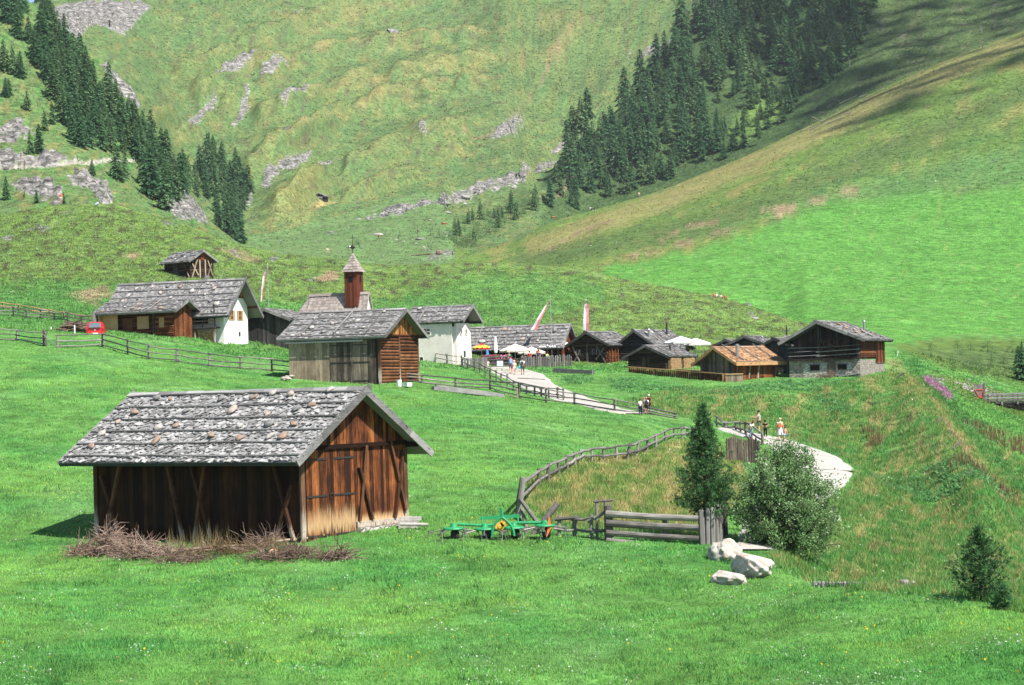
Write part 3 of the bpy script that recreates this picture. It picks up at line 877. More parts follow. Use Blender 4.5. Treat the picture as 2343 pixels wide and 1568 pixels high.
R_GREY = rockmat('grey_stone', (0.17, 0.167, 0.163), (0.31, 0.305, 0.30), None, sc=2)
R_PALE = rockmat('pale_stone', (0.33, 0.31, 0.29), (0.52, 0.50, 0.475), (0.28, 0.18, 0.10), (0.56, 0.7), sc=2)
R_ORNG = rockmat('lichen_stone', (0.22, 0.20, 0.18), (0.36, 0.33, 0.30), (0.40, 0.17, 0.055), (0.46, 0.60), 2.2)
R_PINK = rockmat('pinkish_stone', (0.33, 0.265, 0.225), (0.50, 0.43, 0.385), (0.40, 0.20, 0.09), (0.58, 0.7), 1.6)
R_WHITE = rockmat('white_boulder_stone', (0.40, 0.365, 0.32), (0.60, 0.57, 0.525), (0.27, 0.18, 0.11), (0.48, 0.70), 1.5)
R_FAR = rockmat('scree_stone', (0.16, 0.155, 0.148), (0.28, 0.27, 0.255), None, sc=0.6)
R_DUST = rockmat('bleached_scree_stone', (0.26, 0.25, 0.235), (0.42, 0.405, 0.38), None, sc=0.6)


def end_grain(name, a, b):
    t = NT(name, 0.9, 0.1)
    cc = t.voro(t.coord((1, 1, 1)), 8.5, 'F1', 'Color'); e = t.voro(t.coord(), 8.5, 'DISTANCE_TO_EDGE')
    sep = t.node('ShaderNodeSeparateColor'); t.link(cc, sep.inputs[0])
    c = t.mix(sep.outputs[0], a, b)
    c = t.mix(t.maprange(e, 0.02, 0.12, 0.9, 0), c, (0.035, 0.02, 0.012))
    return t.base(c)


M_FIRE = end_grain('firewood_ends', (0.24, 0.13, 0.06), (0.52, 0.36, 0.20))


def lump(name, mat, seed, flat=0.55, sub=3, rough=0.28):
    """a rough stone about one metre across, resting at z = 0"""
    r = random.Random(seed)
    b = bmesh.new()
    bmesh.ops.create_icosphere(b, subdivisions=sub, radius=0.5)
    off = r.uniform(0, 50)
    for v in b.verts:
        p = v.co.copy()
        k = 1 + rough * float(fbm(np.array([p.x * 2.1 + off]), np.array([p.y * 2.1 + p.z * 1.7 + off]), 3, seed)[0]) * 1.6
        k += rough * 0.5 * float(pnoise(np.array([p.x * 5 + off]), np.array([p.y * 5 - p.z * 4]), seed)[0])
        v.co = p * k
    # two or three split faces
    for _ in range(3):
        n = Vector((r.uniform(-1, 1), r.uniform(-1, 1), r.uniform(-0.2, 1))).normalized()
        d = r.uniform(0.30, 0.42)
        for v in b.verts:
            e = v.co.dot(n) - d
            if e > 0: v.co -= n * e * 0.85
    for v in b.verts: v.co.z = v.co.z * flat
    zmin = min(v.co.z for v in b.verts)
    for v in b.verts: v.co.z -= zmin + 0.04
    me = bpy.data.meshes.new(name)
    b.to_mesh(me); b.free()
    me.polygons.foreach_set('use_smooth', np.ones(len(me.polygons), bool))
    me.materials.append(mat)
    return me


STONE_KINDS = {}
for nm, mt in (('grey', R_GREY), ('pale', R_PALE), ('lichen', R_ORNG), ('pinkish', R_PINK)):
    STONE_KINDS[nm] = [lump('roof_stone', mt, 31 + i * 7 + len(nm), 0.42, 2, 0.42) for i in range(3)]


class Bld:
    """a building set on its near ground corner.  s runs away from the gable that shows, t away from the long side that shows"""
    def __init__(b, name, label, cat, px, py, theta, typ, group=None, d=None, loc=None):
        th = R(theta)
        b.X = Vector((math.cos(th), -math.sin(th), 0)); b.Y = Vector((math.sin(th), math.cos(th), 0))
        b.o = loc if loc is not None else (g(px, py) if d is None else at(px, py, d))
        b.typ = typ
        b.root = empty(name, b.o, -th, label, cat, group)
        b.es, b.et = (-b.X, b.Y) if typ == 'L' else (b.Y, -b.X)

    def p(b, s, t, z):                 # local point
        return Vector((-s, t, z)) if b.typ == 'L' else Vector((-t, s, z))

    def w(b, s, t, z):                 # world point
        return b.o + b.es * s + b.et * t + Vector((0, 0, z))

    def reach(b, axis, px):
        e = b.es if axis == 's' else b.et
        c = np.array(b.o)
        k = (px - CX) / F
        r0, w0 = c @ CR, c @ CW
        r1, w1 = np.array(e) @ CR, np.array(e) @ CW
        return (k * w0 - r0) / (r1 - k * w1)

    def hgt(b, py, s=0.0, t=0.0):
        c = np.array(b.w(s, t, 0))
        k = (CY - py) / F
        return (k * (c @ CW) - c @ CU) / (CU[2] - k * CW[2])

    # -- dimensions: Ln along s, Wd along t, He eave height, Hr ridge height, tc ridge position
    def dims(b, Ln, Wd, He, Hr, tc=None):
        b.Ln, b.Wd, b.He, b.Hr = Ln, Wd, He, Hr
        b.tc = Wd / 2 if tc is None else tc

    def roofz(b, t):
        if t <= b.tc: return b.He + (b.Hr - b.He) * t / b.tc
        return b.He + (b.Hr - b.He) * (b.Wd - t) / (b.Wd - b.tc)

    def box(b, mb, s0, s1, t0, t1, z0, z1, tint=None):
        a, c = b.p(s0, t0, z0), b.p(s1, t1, z1)
        mb.bb(min(a.x, c.x), max(a.x, c.x), min(a.y, c.y), max(a.y, c.y), z0, z1, tint)

    def prism(b, mb, s0, s1, inset=0.0, z0=0.0, drop=0.06, tint=0.5):
        t0, t1 = inset, b.Wd - inset
        pr = [(t0, z0), (t1, z0), (t1, b.roofz(t1) - drop), (b.tc, b.Hr - drop), (t0, b.roofz(t0) - drop)]
        vs = [b.p(s0, t, z) for t, z in pr] + [b.p(s1, t, z) for t, z in pr]
        fs = [tuple(range(5)), tuple(range(9, 4, -1))] + [(i, i + 5, (i + 1) % 5 + 5, (i + 1) % 5) for i in range(5)]
        mb.add(vs, fs, tint)

    # boards that stand upright on the long side (t = 0)
    def boards_long(b, mb, s0, s1, z0, z1, wd=0.22, th=0.035, off=0.0, gap=0.012):
        s = s0
        while s < s1 - 0.02:
            w_ = min(wd * random.uniform(0.8, 1.25), s1 - s)
            b.box(mb, s + gap / 2, s + w_ - gap / 2, -th - off + random.uniform(0, 0.008), -off + 0.02, z0 - random.uniform(0, 0.06), z1)
            s += w_

    def boards_gable(b, mb, t0, t1, z0, z1=None, wd=0.22, th=0.035, off=0.0, gap=0.012, s=0.0):
        """z1 None follows the roof"""
        t = t0
        while t < t1 - 0.02:
            w_ = min(wd * random.uniform(0.8, 1.25), t1 - t)
            a, c = t + gap / 2, t + w_ - gap / 2
            za = b.roofz(a) - 0.05 if z1 is None else z1
            zc = b.roofz(c) - 0.05 if z1 is None else z1
            o = random.uniform(0, 0.008)
            zz = z0 - random.uniform(0, 0.06)
            zm = None
            if z1 is None and a < b.tc < c: zm = b.Hr - 0.05
            if min(za, zc) > zz + 0.02:
                pr = [(a, zz), (c, zz), (c, zc)] + ([(b.tc, zm)] if zm else []) + [(a, za)]
                n = len(pr)
                vs = [b.p(s - off - th - o, q, z) for q, z in pr] + [b.p(s - off + 0.02, q, z) for q, z in pr]
                mb.add(vs, [tuple(range(n)), tuple(reversed(range(n, 2 * n)))] + [(i, i + n, (i + 1) % n + n, (i + 1) % n) for i in range(n)])
            t += w_

    def logs_long(b, mb, s0, s1, z0, z1, h=0.2, r=0.5, t=0.0, proj=0.12):
        z = z0
        i = 0
        while z < z1 - 0.04:
            hh = min(h * random.uniform(0.85, 1.15), z1 - z)
            e0, e1 = s0 - proj * random.uniform(0.4, 1.3), s1 + proj * random.uniform(0.4, 1.3)
            mb.tube([b.p(e0, t, z + hh / 2), b.p((e0 + e1) / 2, t + random.uniform(-0.015, 0.015), z + hh / 2), b.p(e1, t, z + hh / 2)], hh * 0.49, 8, None)
            z += hh; i += 1

    def logs_gable(b, mb, t0, t1, z0, z1, h=0.2, s=0.0, proj=0.12):
        z = z0
        while z < z1 - 0.04:
            hh = min(h * random.uniform(0.85, 1.15), z1 - z)
            a, c = t0 - proj * random.uniform(0.4, 1.3), t1 + proj * random.uniform(0.4, 1.3)
            zm = z + hh / 2
            if zm > b.He:
                k = (zm - b.He) / (b.Hr - b.He)
                a, c = max(a, b.tc * k + 0.05), min(c, b.Wd - (b.Wd - b.tc) * k - 0.05)
            if c - a > 0.15:
                q_ = hh * random.uniform(0.42, 0.52)
                mb.tube([b.p(s, a, zm), b.p(s + random.uniform(-0.03, 0.03), a * .7 + c * .3, zm + random.uniform(-.02, .02)), b.p(s + random.uniform(-0.03, 0.03), a * .3 + c * .7, zm + random.uniform(-.02, .02)), b.p(s, c, zm)], [q_, hh * 0.5, q_, hh * 0.46], 8, None)
            z += hh

    def roof(b, oh_s=(0.7, 0.7), oh_t=0.6, mat=None, row=0.32, wd=0.16, th=0.03, slab=0.10, rough=1.0, barge=0.22, bargemat=None, battens=0, cross=0, bmat=None,
             horns=True, purlin=True, pmat=None, back_rows=True, fascia=None, ridge_cap=True):
        mat = mat or W_SHINM; bargemat = bargemat or W_GREY; bmat = bmat or W_GREY; pmat = pmat or W_DARK
        s0, s1 = -oh_s[0], b.Ln + oh_s[1]
        lift = 0.05
        b.sl = []
        mb = MB()
        for side in (0, 1):
            half = b.tc if side == 0 else b.Wd - b.tc
            slope = (b.Hr - b.He) / half
            te = -oh_t; ze = b.He - slope * oh_t + lift
            tr = half; zr = b.Hr + lift
            f = (lambda s, q, z: b.p(s, q, z)) if side == 0 else (lambda s, q, z: b.p(s, b.Wd - q, z))
            Ls = math.hypot(tr - te, zr - ze)
            ut = ((tr - te) / Ls, (zr - ze) / Ls); un = (-ut[1], ut[0])

            def pt(s, u, n, f=f, te=te, ze=ze, ut=ut, un=un):
                return f(s, te + ut[0] * u + un[0] * n, ze + ut[1] * u + un[1] * n)
            b.sl.append((pt, Ls))
            mb.add([pt(s, u, n) for s in (s0, s1) for u in (0, Ls) for n in (0, -slab)],
                   [(0, 1, 3, 2), (4, 6, 7, 5), (0, 4, 5, 1), (2, 3, 7, 6), (0, 2, 6, 4), (1, 5, 7, 3)], 0.35)
            rr, ww = (row, wd) if (side == 0 or back_rows) else (row * 2, wd * 3)
            u = -0.03
            while u < Ls - rr * 0.3:
                s = s0 - random.uniform(0, 0.04)
                while s < s1 - 0.02:
                    w_ = min(ww * random.uniform(0.6, 1.5), s1 - s + 0.03)
                    l_ = rr * random.uniform(1.35, 1.95)
                    j = random.uniform(-0.06, 0.06) * rough
                    u0 = u + random.uniform(-0.05, 0.05) * rough * (rr / 0.3)
                    u1 = min(u0 + l_, Ls + 0.04)
                    n0 = th * random.uniform(0.9, 1.9) + 0.012 + random.uniform(0, 0.028) * rough
                    n1 = 0.004
                    tt = th * random.uniform(0.6, 1.1)
                    tw = random.uniform(-0.012, 0.012) * rough
                    g_ = 0.006
                    q = [(s + g_ + j, u0, n0 + tw), (s + w_ - g_ + j, u0 + random.uniform(-0.02, 0.02) * rough, n0 - tw), (s + w_ - g_ - j, u1, n1 - tw + tt), (s + g_ - j, u1, n1 + tw + tt)]
                    top = [pt(*a) for a in q]; bot = [pt(a[0], a[1], a[2] - tt) for a in q]
                    mb.add(top + bot, [(0, 1, 2, 3), (4, 7, 6, 5), (0, 4, 5, 1), (1, 5, 6, 2), (2, 6, 7, 3), (3, 7, 4, 0)])
                    s += w_
                u += rr
        if ridge_cap:
            p0, L0 = b.sl[0]; p1, L1 = b.sl[1]
            n = max(2, int((s1 - s0) / 0.9))
            for i in range(n):
                a, c = s0 + (s1 - s0) * i / n, s0 + (s1 - s0) * (i + 1.04) / n
                for pt, L in b.sl:
                    o = random.uniform(0, 0.03)
                    mb.add([pt(x, y, z) for x in (a, c) for y in (L - 0.22, L + 0.05) for z in (0.06 + o, 0.10 + o)],
                           [(0, 1, 3, 2), (4, 6, 7, 5), (0, 4, 5, 1), (2, 3, 7, 6), (0, 2, 6, 4), (1, 5, 7, 3)])
        rf = mb.build('roof', mat, b.root, fix=True)
        b.roofobj = rf
        # bargeboards with crossing horns
        for s in (s0 - 0.03, s1 + 0.03):
            if s > s0 and not back_rows and False: continue
            for k, (pt, L) in enumerate(b.sl):
                m = MB()
                ext = 0.30 if horns else 0.02
                if k == 1: ext *= 0.3
                pieces = 3
                for q in range(pieces):
                    a = -0.05 + (L + ext + 0.05) * q / pieces; c = -0.05 + (L + ext + 0.05) * (q + 1.03) / pieces
                    o = 0.012 * q
                    vs = [pt(s + ds, u, n) for ds in (-0.025 - o - 0.006 * k, 0.025 - o) for u in (a, min(c, L + ext)) for n in (0.09, 0.09 - barge)]
                    m.add(vs, [(0, 1, 3, 2), (4, 6, 7, 5), (0, 4, 5, 1), (2, 3, 7, 6), (0, 2, 6, 4), (1, 5, 7, 3)])
                m.build('bargeboard', bargemat, rf)
        # poles laid along the roof
        for k, (pt, L) in enumerate(b.sl):
            for i in range(battens):
                u = L * (0.06 + 0.9 * i / max(1, battens - 1)) if battens > 1 else L * 0.5
                m = MB()
                s = s0 + random.uniform(0, 0.3)
                while s < s1 - 0.6:
                    e = min(s + random.uniform(2.2, 4.2), s1 - random.uniform(0, 0.15))
                    du = random.uniform(-0.05, 0.05)
                    m.tube([pt(s, u - du, 0.10), pt((s + e) / 2, u + random.uniform(-0.04, 0.04), 0.11), pt(e, u + du, 0.11)], [0.05, 0.045, 0.035], 6)
                    s = e - 0.12
                m.build('batten', bmat, rf)
            for i in range(cross):
                s = s0 + (s1 - s0) * (i + 0.75 + random.uniform(-0.1, 0.1)) / (cross + 0.4)
                m = MB()
                m.tube([pt(s + random.uniform(-0.1, 0.1), L * 0.12, 0.17), pt(s, L * 1.0 + (0.35 if k == 0 else 0.05), 0.17)], [0.055, 0.045], 6)
                m.build('cross_pole', bmat, rf)
        # purlins that carry the overhang
        if purlin:
            for q in ((0, 0.0), (b.tc, 0.0), (b.Wd, 0.0)):
                t = q[0]
                z = b.roofz(min(max(t, 0), b.Wd)) - 0.20
                m = MB()
                b.box(m, s0 + 0.05, s1 - 0.05, t - 0.09, t + 0.09, z - 0.09, z + 0.10)
                m.build('purlin', pmat, b.root)
            pt, L = b.sl[0]
            n = max(3, int((s1 - s0) / 0.95))
            for i in range(n):
                s = s0 + 0.25 + (s1 - s0 - 0.5) * i / (n - 1)
                m = MB()
                vs = [pt(s + ds, u, z) for ds in (-0.06, 0.06) for u in (0.02, L * 0.45) for z in (-slab - 0.005, -slab - 0.14)]
                m.add(vs, [(0, 1, 3, 2), (4, 6, 7, 5), (0, 4, 5, 1), (2, 3, 7, 6), (0, 2, 6, 4), (1, 5, 7, 3)])
                m.build('rafter', pmat, b.root)
        if fascia:
            pt, L = b.sl[0]
            m = MB()
            vs = [pt(s, u, n) for s in (s0, s1) for u in (-0.10, -0.035) for n in (0.02, -0.14)]
            m.add(vs, [(0, 1, 3, 2), (4, 6, 7, 5), (0, 4, 5, 1), (2, 3, 7, 6), (0, 2, 6, 4), (1, 5, 7, 3)])
            m.build('eaves_board', fascia, rf)
        return rf

    def stones(b, spots, where, group, size=0.42):
        """stones lying loose on the roof: each a thing of its own.  spots: (kind, side, s, u fraction, scale)"""
        for kind, side, s, uf, k in spots:
            pt, L = b.sl[side]
            p = pt(s, L * uf, 0.085)
            wp = b.root.matrix_basis @ p if False else (b.o + b.X * p.x + b.Y * p.y + Vector((0, 0, p.z)))
            o = bpy.data.objects.new('roof_stone', random.choice(STONE_KINDS[kind]))
            COL.objects.link(o)
            o.location = wp
            a = pt(s, L * uf + 0.5, 0.085) - p
            tilt = math.atan2(a.z, math.hypot(a.x, a.y))
            hd = b.X * a.x + b.Y * a.y
            q = Vector((hd.x, hd.y, a.z)).normalized()
            n = Vector((0, 0, 1)) - q * q.z
            n.normalize()
            o.rotation_mode = 'QUATERNION'
            m = Matrix((n.cross(q), q, n)).transposed()
            m = Matrix((q.cross(n), q, n)).transposed()
            o.rotation_quaternion = (m @ Matrix.Rotation(random.uniform(0, 6.3), 3, 'Z')).to_quaternion()
            sz = size * k * random.uniform(0.85, 1.15)
            o.scale = (sz * random.uniform(1.0, 1.5), sz, sz * random.uniform(0.8, 1.1))
            look = {'grey': 'flat grey stone', 'pale': 'pale rounded stone', 'lichen': 'lichen orange stone', 'pinkish': 'pinkish stone'}[kind]
            tag(o, look + ' ' + where, 'stone', group)

    def chimney(b, side, s, uf, h, mat, r=0.09, cap=True, name='chimney'):
        pt, L = b.sl[side]
        p = pt(s, L * uf, 0)
        m = MB()
        m.tube([p - Vector((0, 0, 0.2)), p + Vector((0, 0, h))], r, 10)
        if cap:
            m.lathe([(r * 1.7, h + 0.06), (r * 1.5, h + 0.12), (0.01, h + 0.2)], p, 10)
            m.tube([p + Vector((0, 0, h - 0.02)), p + Vector((0, 0, h + 0.08))], 0.02, 5)
        return m.build(name, mat, b.roofobj)

    def window(b, face, c0, c1, z0, z1, frame=None, glass=None, proud=0.03, bar=True, sill=True, depth=0.0, shutter=None):
        """face 'g' the gable (c along t), 'l' the long side (c along s)"""
        frame = frame or W_PALE; glass = glass or M_GLASS
        q = (lambda a, o, z: b.p(-o, a, z)) if face == 'g' else (lambda a, o, z: b.p(a, -o, z))

        def bx(m, a0, a1, o0, o1, za, zb):
            u, v = q(a0, o0, za), q(a1, o1, zb)
            m.bb(min(u.x, v.x), max(u.x, v.x), min(u.y, v.y), max(u.y, v.y), za, zb)
        m = MB()
        bx(m, c0, c1, -0.05, proud * 0.3, z0, z1)
        win = m.build('window', glass, b.root)
        m = MB()
        w_ = 0.06
        for a0, a1, za, zb in ((c0 - w_, c0, z0 - w_, z1 + w_), (c1, c1 + w_, z0 - w_, z1 + w_), (c0, c1, z1, z1 + w_), (c0, c1, z0 - w_, z0)):
            bx(m, a0, a1, -0.03, proud, za, zb)
        if bar:
            bx(m, (c0 + c1) / 2 - 0.02, (c0 + c1) / 2 + 0.02, 0, proud * 0.7, z0, z1)
            bx(m, c0, (c0 + c1) / 2 - 0.02, 0, proud * 0.7, (z0 + z1) / 2 - 0.02, (z0 + z1) / 2 + 0.02)
            bx(m, (c0 + c1) / 2 + 0.02, c1, 0, proud * 0.7, (z0 + z1) / 2 - 0.02, (z0 + z1) / 2 + 0.02)
        m.build('frame', frame, win)
        if shutter:
            for a in (c0 - w_ - 0.27, c1 + w_ + 0.01):
                m = MB()
                bx(m, a, a + 0.26, 0.0, 0.05, z0 - 0.04, z1 + 0.04)
                m.build('shutter', shutter, win)
        return win

    def door(b, face, c0, c1, z0, z1, mat, proud=0.05, leaves=1, hinges=True, wd=0.2, latch=True):
        q = (lambda a, o, z: b.p(-o, a, z)) if face == 'g' else (lambda a, o, z: b.p(a, -o, z))

        def bx(m, a0, a1, o0, o1, za, zb, tint=None):
            u, v = q(a0, o0, za), q(a1, o1, zb)
            m.bb(min(u.x, v.x), max(u.x, v.x), min(u.y, v.y), max(u.y, v.y), za, zb, tint)
        lw = (c1 - c0) / leaves
        for k in range(leaves):
            m = MB()
            a = c0 + lw * k + 0.01
            e = c0 + lw * (k + 1) - 0.01
            bx(m, a, e, 0.0, proud * 0.6, z0, z1, 0.2)
            while a < e - 0.01:
                w_ = min(wd * random.uniform(0.8, 1.2), e - a)
                bx(m, a + 0.005, a + w_ - 0.005, proud * 0.4, proud + random.uniform(0, 0.01), z0 - random.uniform(0, 0.03), z1)
                a += w_
            dr = m.build('door', mat, b.root)
            if hinges:
                a = c0 + lw * k
                for f_ in (0.07, 0.5, 0.9):
                    m = MB()
                    zz = z0 + (z1 - z0) * f_
                    x0, x1 = (a + 0.03, a + lw * 0.85) if k == 0 else (a + lw * 0.15, a + lw - 0.03)
                    bx(m, x0, x1, proud + 0.012, proud + 0.035, zz - 0.04, zz + 0.04)
                    m.build('hinge', M_IRON, dr)
            if latch and k == 0:
                m = MB()
                zz = z0 + (z1 - z0) * 0.52
                bx(m, c0 + lw - 0.10, c0 + lw + 0.15, proud + 0.038, proud + 0.06, zz - 0.035, zz + 0.035)
                bx(m, c0 + lw - 0.12, c0 + lw - 0.08, proud + 0.038, proud + 0.08, zz - 0.18, zz - 0.04)
                m.build('latch', M_IRON, dr)

    def brace(b, face, pts, w_=0.14, mat=None, off=0.12, name='brace'):
        """a leaning timber, given by (c, z) at both ends"""
        q = (lambda a, o, z: b.p(-o, a, z)) if face == 'g' else (lambda a, o, z: b.p(a, -o, z))
        (a0, z0), (a1, z1) = pts
        m = MB()
        m.beam(q(a0, off, z0), q(a1, off, z1), w_, w_ * 0.8)
        return m.build(name, mat or W_BRACE, b.root)

    def part(b, name, mat, boxes, tint=None):
        m = MB()
        for s0, s1, t0, t1, z0, z1 in boxes: b.box(m, s0, s1, t0, t1, z0, z1, tint)
        return m.build(name, mat, b.root)
# ------------------------------------------------------------------ the big hay barn in the meadow
b = Bld('hay_barn', 'large dark brown hay barn in the front meadow, its shingle roof held down by stones', 'barn', 690, 1243, 36, 'L')
Ln = b.reach('s', 221); Wd = b.reach('t', 931)
He = b.hgt(1022)
Hr = b.hgt(893, -0.75, Wd / 2)
b.dims(Ln, Wd, He, Hr)
m = MB()
b.prism(m, 0.03, Ln, 0.03, -1.6, 0.08, 0.2)
ztie = He - 0.12
for q_ in range(5):
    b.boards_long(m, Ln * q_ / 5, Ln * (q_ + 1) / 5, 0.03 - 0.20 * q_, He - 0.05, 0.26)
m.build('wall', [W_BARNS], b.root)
m = MB(); b.boards_gable(m, 0.02, Wd, ztie + 0.1, None, 0.2, off=0.10); m.build('upper_gable_boards', W_BARN2, b.root)
m = MB()
b.boards_gable(m, Wd * 0.50, Wd - 0.02, 0.62, ztie, 0.2)
m.build('gable_boards', W_BARN2, b.root)
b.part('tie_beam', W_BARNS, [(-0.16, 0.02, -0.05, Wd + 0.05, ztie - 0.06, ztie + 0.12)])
b.part('sill_beam', W_POST, [(-0.12, 0.05, Wd * 0.5, Wd + 0.25, 0.38, 0.62)])
for t0 in (-0.03, Wd - 0.2):
    b.part('corner_post', W_POST, [(-0.09, 0.12, t0, t0 + 0.24, 0.0, ztie - 0.06)])
b.part('corner_post', W_POST, [(Ln - 0.2, Ln + 0.02, -0.09, 0.1, -1.3, He - 0.1)])
b.door('g', 0.30, Wd * 0.5 - 0.05, -0.05, ztie - 0.07, W_BARN, 0.06, 2, True, 0.2)
for f0, f1 in (((Wd * 0.52, 0.65), (Wd * 0.60, ztie)), ((Wd * 0.53, ztie - 0.9), (Wd * 0.64, 0.65)), ((Wd * 0.83, ztie + 0.2), (Wd * 0.97, 0.9)), ((Wd * 0.86, 0.62), (Wd * 0.96, ztie - 0.3))):
    b.brace('g', (f0, f1), 0.15)
for f0, f1 in (((0.3, 0.1), (1.5, He - 0.1)), ((1.3, 0.1), (0.35, 2.3)), ((Ln * 0.50, -0.35), (Ln * 0.42, He)), ((Ln * 0.40, -0.3), (Ln * 0.52, He - 0.1)),
               ((Ln * 0.54, -0.4), (Ln * 0.63, He - 0.1)), ((Ln - 0.35, -0.8), (Ln - 1.9, He - 0.1)), ((Ln - 1.9, -0.7), (Ln - 0.5, He - 1.2))):
    b.brace('l', (f0, f1), 0.15, None, 0.13)
b.part('foundation', M_STONEP, [(-0.28, 0.3, Wd * 0.5, Wd + 0.55, -0.9, 0.36), (0.3, Ln, 0.12, Wd, -0.9, 0.0)])
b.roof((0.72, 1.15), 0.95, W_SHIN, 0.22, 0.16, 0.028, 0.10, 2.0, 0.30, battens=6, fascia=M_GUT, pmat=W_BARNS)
rs = random.Random(4)
spots = []
for i, (px, py, k, sc) in enumerate([(207, 1022, 'lichen', 1), (233, 992, 'pale', 1), (268, 968, 'pinkish', .9), (308, 946, 'lichen', 1.2), (359, 912, 'grey', .8), (388, 913, 'lichen', .7), (358, 1013, 'lichen', 1.1), (362, 982, 'pale', 1),
                                     (399, 975, 'lichen', 1.0), (430, 942, 'grey', .8), (530, 940, 'pinkish', 1.1), (550, 975, 'pale', .9), (505, 912, 'grey', 1), (580, 906, 'lichen', .8), (625, 900, 'pale', .9), (665, 902, 'pinkish', .9),
                                     (548, 1005, 'lichen', 1.1), (483, 995, 'lichen', 1.0), (620, 1000, 'pale', 1.0), (648, 998, 'lichen', 1.1), (618, 972, 'grey', 1), (672, 970, 'lichen', .9), (680, 938, 'grey', .8), (612, 950, 'pinkish', .8), (760, 890, 'pale', .9), (713, 925, 'lichen', .8)]):
    # where the sight line meets the roof slope
    pt, L = b.sl[0]
    best = None
    for su in np.linspace(-0.6, Ln + 0.9, 60):
        for uu in np.linspace(0.03, 0.97, 40):
            q = pt(su, L * uu, 0.1)
            wx, wy = pix(b.o + b.X * q.x + b.Y * q.y + Vector((0, 0, q.z)))
            e = (wx - px) ** 2 + (wy - py) ** 2
            if best is None or e < best[0]: best = (e, su, uu)
    spots.append((k, 0, best[1], best[2], sc))
WHERE = ['near the left eave', 'along the middle', 'near the ridge', 'close to the gable edge']
for sp in spots:
    f = sp[2] / Ln
    wh = 'on the hay barn roof, ' + ('near its left end' if f > .72 else ('near the gable' if f < .22 else 'along the middle')) + (', low by the eave' if sp[3] < .3 else (', just under the ridge' if sp[3] > .75 else ', halfway up'))
    b.stones([sp], wh, 'stones weighing down the hay barn roof', 0.37)
BARN = b


def stones_at(b, lst, where, group, size):
    r = random.Random(len(group))
    for s, uf, k in lst:
        b.stones([(k, 0, s * b.Ln, uf, r.uniform(0.75, 1.15))], where, group, size)


# ------------------------------------------------------------------ the grey barn behind it
b = Bld('storage_barn', 'grey plank barn with a log gable and pole covered roof behind the big hay barn', 'barn', 868, 880, 18, 'L')
Ln = b.reach('s', 663); Wd = b.reach('t', 956)
b.dims(Ln, Wd, b.hgt(764), b.hgt(710, -0.6, Wd / 2))
He = b.He
m = MB()
b.prism(m, 0.08, Ln - 0.05, 0.06, -0.5, 0.1, 0.3)
m.build('wall', W_DARK, b.root)
m = MB(); b.boards_long(m, Ln * 0.28 + 1.9, Ln, 0.0, He - 0.5, 0.3)
m.build('sliding_door', W_PALE, b.root)
m = MB(); b.boards_long(m, 0.25, Ln * 0.28 + 0.5, 0.0, He - 0.3, 0.28)
m.build('side_boards', W_MIX, b.root)
b.door('l', Ln * 0.28 + 0.5 - 1.9, Ln * 0.28 + 1.88, 0.1, He - 0.45, W_MIX, 0.075, 2, True, 0.26)
b.part('door_rail', M_METAL, [(Ln * 0.16, Ln + 0.2, -0.20, -0.11, He - 0.52, He - 0.40)])
m = MB()
b.logs_gable(m, 0.12, Wd / 2 - 0.06, 0.1, He - 0.05, 0.25, -0.02, 0.03)
b.logs_gable(m, Wd / 2 + 0.06, Wd - 0.12, 0.1, He - 0.05, 0.25, -0.02, 0.03)
m.build('log_wall', W_LOG, b.root)
m = MB(); b.boards_gable(m, 0.05, Wd - 0.05, He - 0.02, None, 0.22, off=0.12)
m.build('gable_boards', W_GOLD, b.root)
b.part('tie_beam', W_RED, [(-0.18, 0.0, 0.0, Wd, He - 0.12, He - 0.02)])
for t0 in (-0.03, Wd / 2 - 0.08, Wd - 0.13): b.part('post', W_POST, [(-0.14, 0.06, t0, t0 + 0.16, 0.0, He - 0.12)])
b.part('foundation', M_STONE, [(-0.15, 0.1, 0.0, Wd + 0.1, -0.6, 0.08)])
b.roof((0.75, 0.7), 0.52, W_SHINM, 0.26, 0.2, 0.03, 0.1, 1.2, 0.26, battens=5, cross=3, fascia=W_GREY)
stones_at(b, [(.95, .1, 'pale'), (.83, .12, 'pinkish'), (.8, .35, 'pale'), (.62, .2, 'grey'), (.6, .5, 'pinkish'), (.45, .12, 'pale'), (.4, .35, 'grey'), (.33, .55, 'pale'), (.2, .3, 'pale'), (.72, .62, 'grey'), (.86, .75, 'pale'), (.12, .9, 'pale')],
          'lying on the pole covered roof of the grey plank barn', 'stones on the grey plank barn roof', 0.36)
BARN2 = b

# ------------------------------------------------------------------ the white farmhouse up on the left
b = Bld('farmhouse', 'white plastered farmhouse with a timber gable and balcony above the fence on the left', 'house', 513, 788, 20, 'L')
Ln = b.reach('s', 258); Wd = b.reach('t', 568)
b.dims(Ln, Wd, b.hgt(697), b.hgt(640, -1.0, Wd / 2))
He, Hr = b.He, b.Hr
m = MB()
zz = He + 0.75
b.box(m, 0, Ln * 0.5, 0, Wd, -1.0, He - 0.1)
k = (zz - He) / (Hr - He)
vs = [b.p(s, t, z) for s in (0.0, 0.35) for t, z in ((0, He - 0.1), (Wd, He - 0.1), (Wd - Wd / 2 * k, zz - 0.1), (Wd / 2 * k, zz - 0.1))]
m.add(vs, [(0, 1, 2, 3), (7, 6, 5, 4), (0, 4, 5, 1), (1, 5, 6, 2), (2, 6, 7, 3), (3, 7, 4, 0)])
m.build('wall', M_LIME, b.root)
m = MB(); b.prism(m, 0.5, Ln, 0.1, -0.6, 0.12); m.build('timber_wall', W_LOGD, b.root)
m = MB(); b.boards_gable(m, Wd / 2 * k - 0.05, Wd - Wd / 2 * k + 0.05, zz - 0.02, None, 0.25, off=0.03); m.build('gable_boards', W_GOLD, b.root)
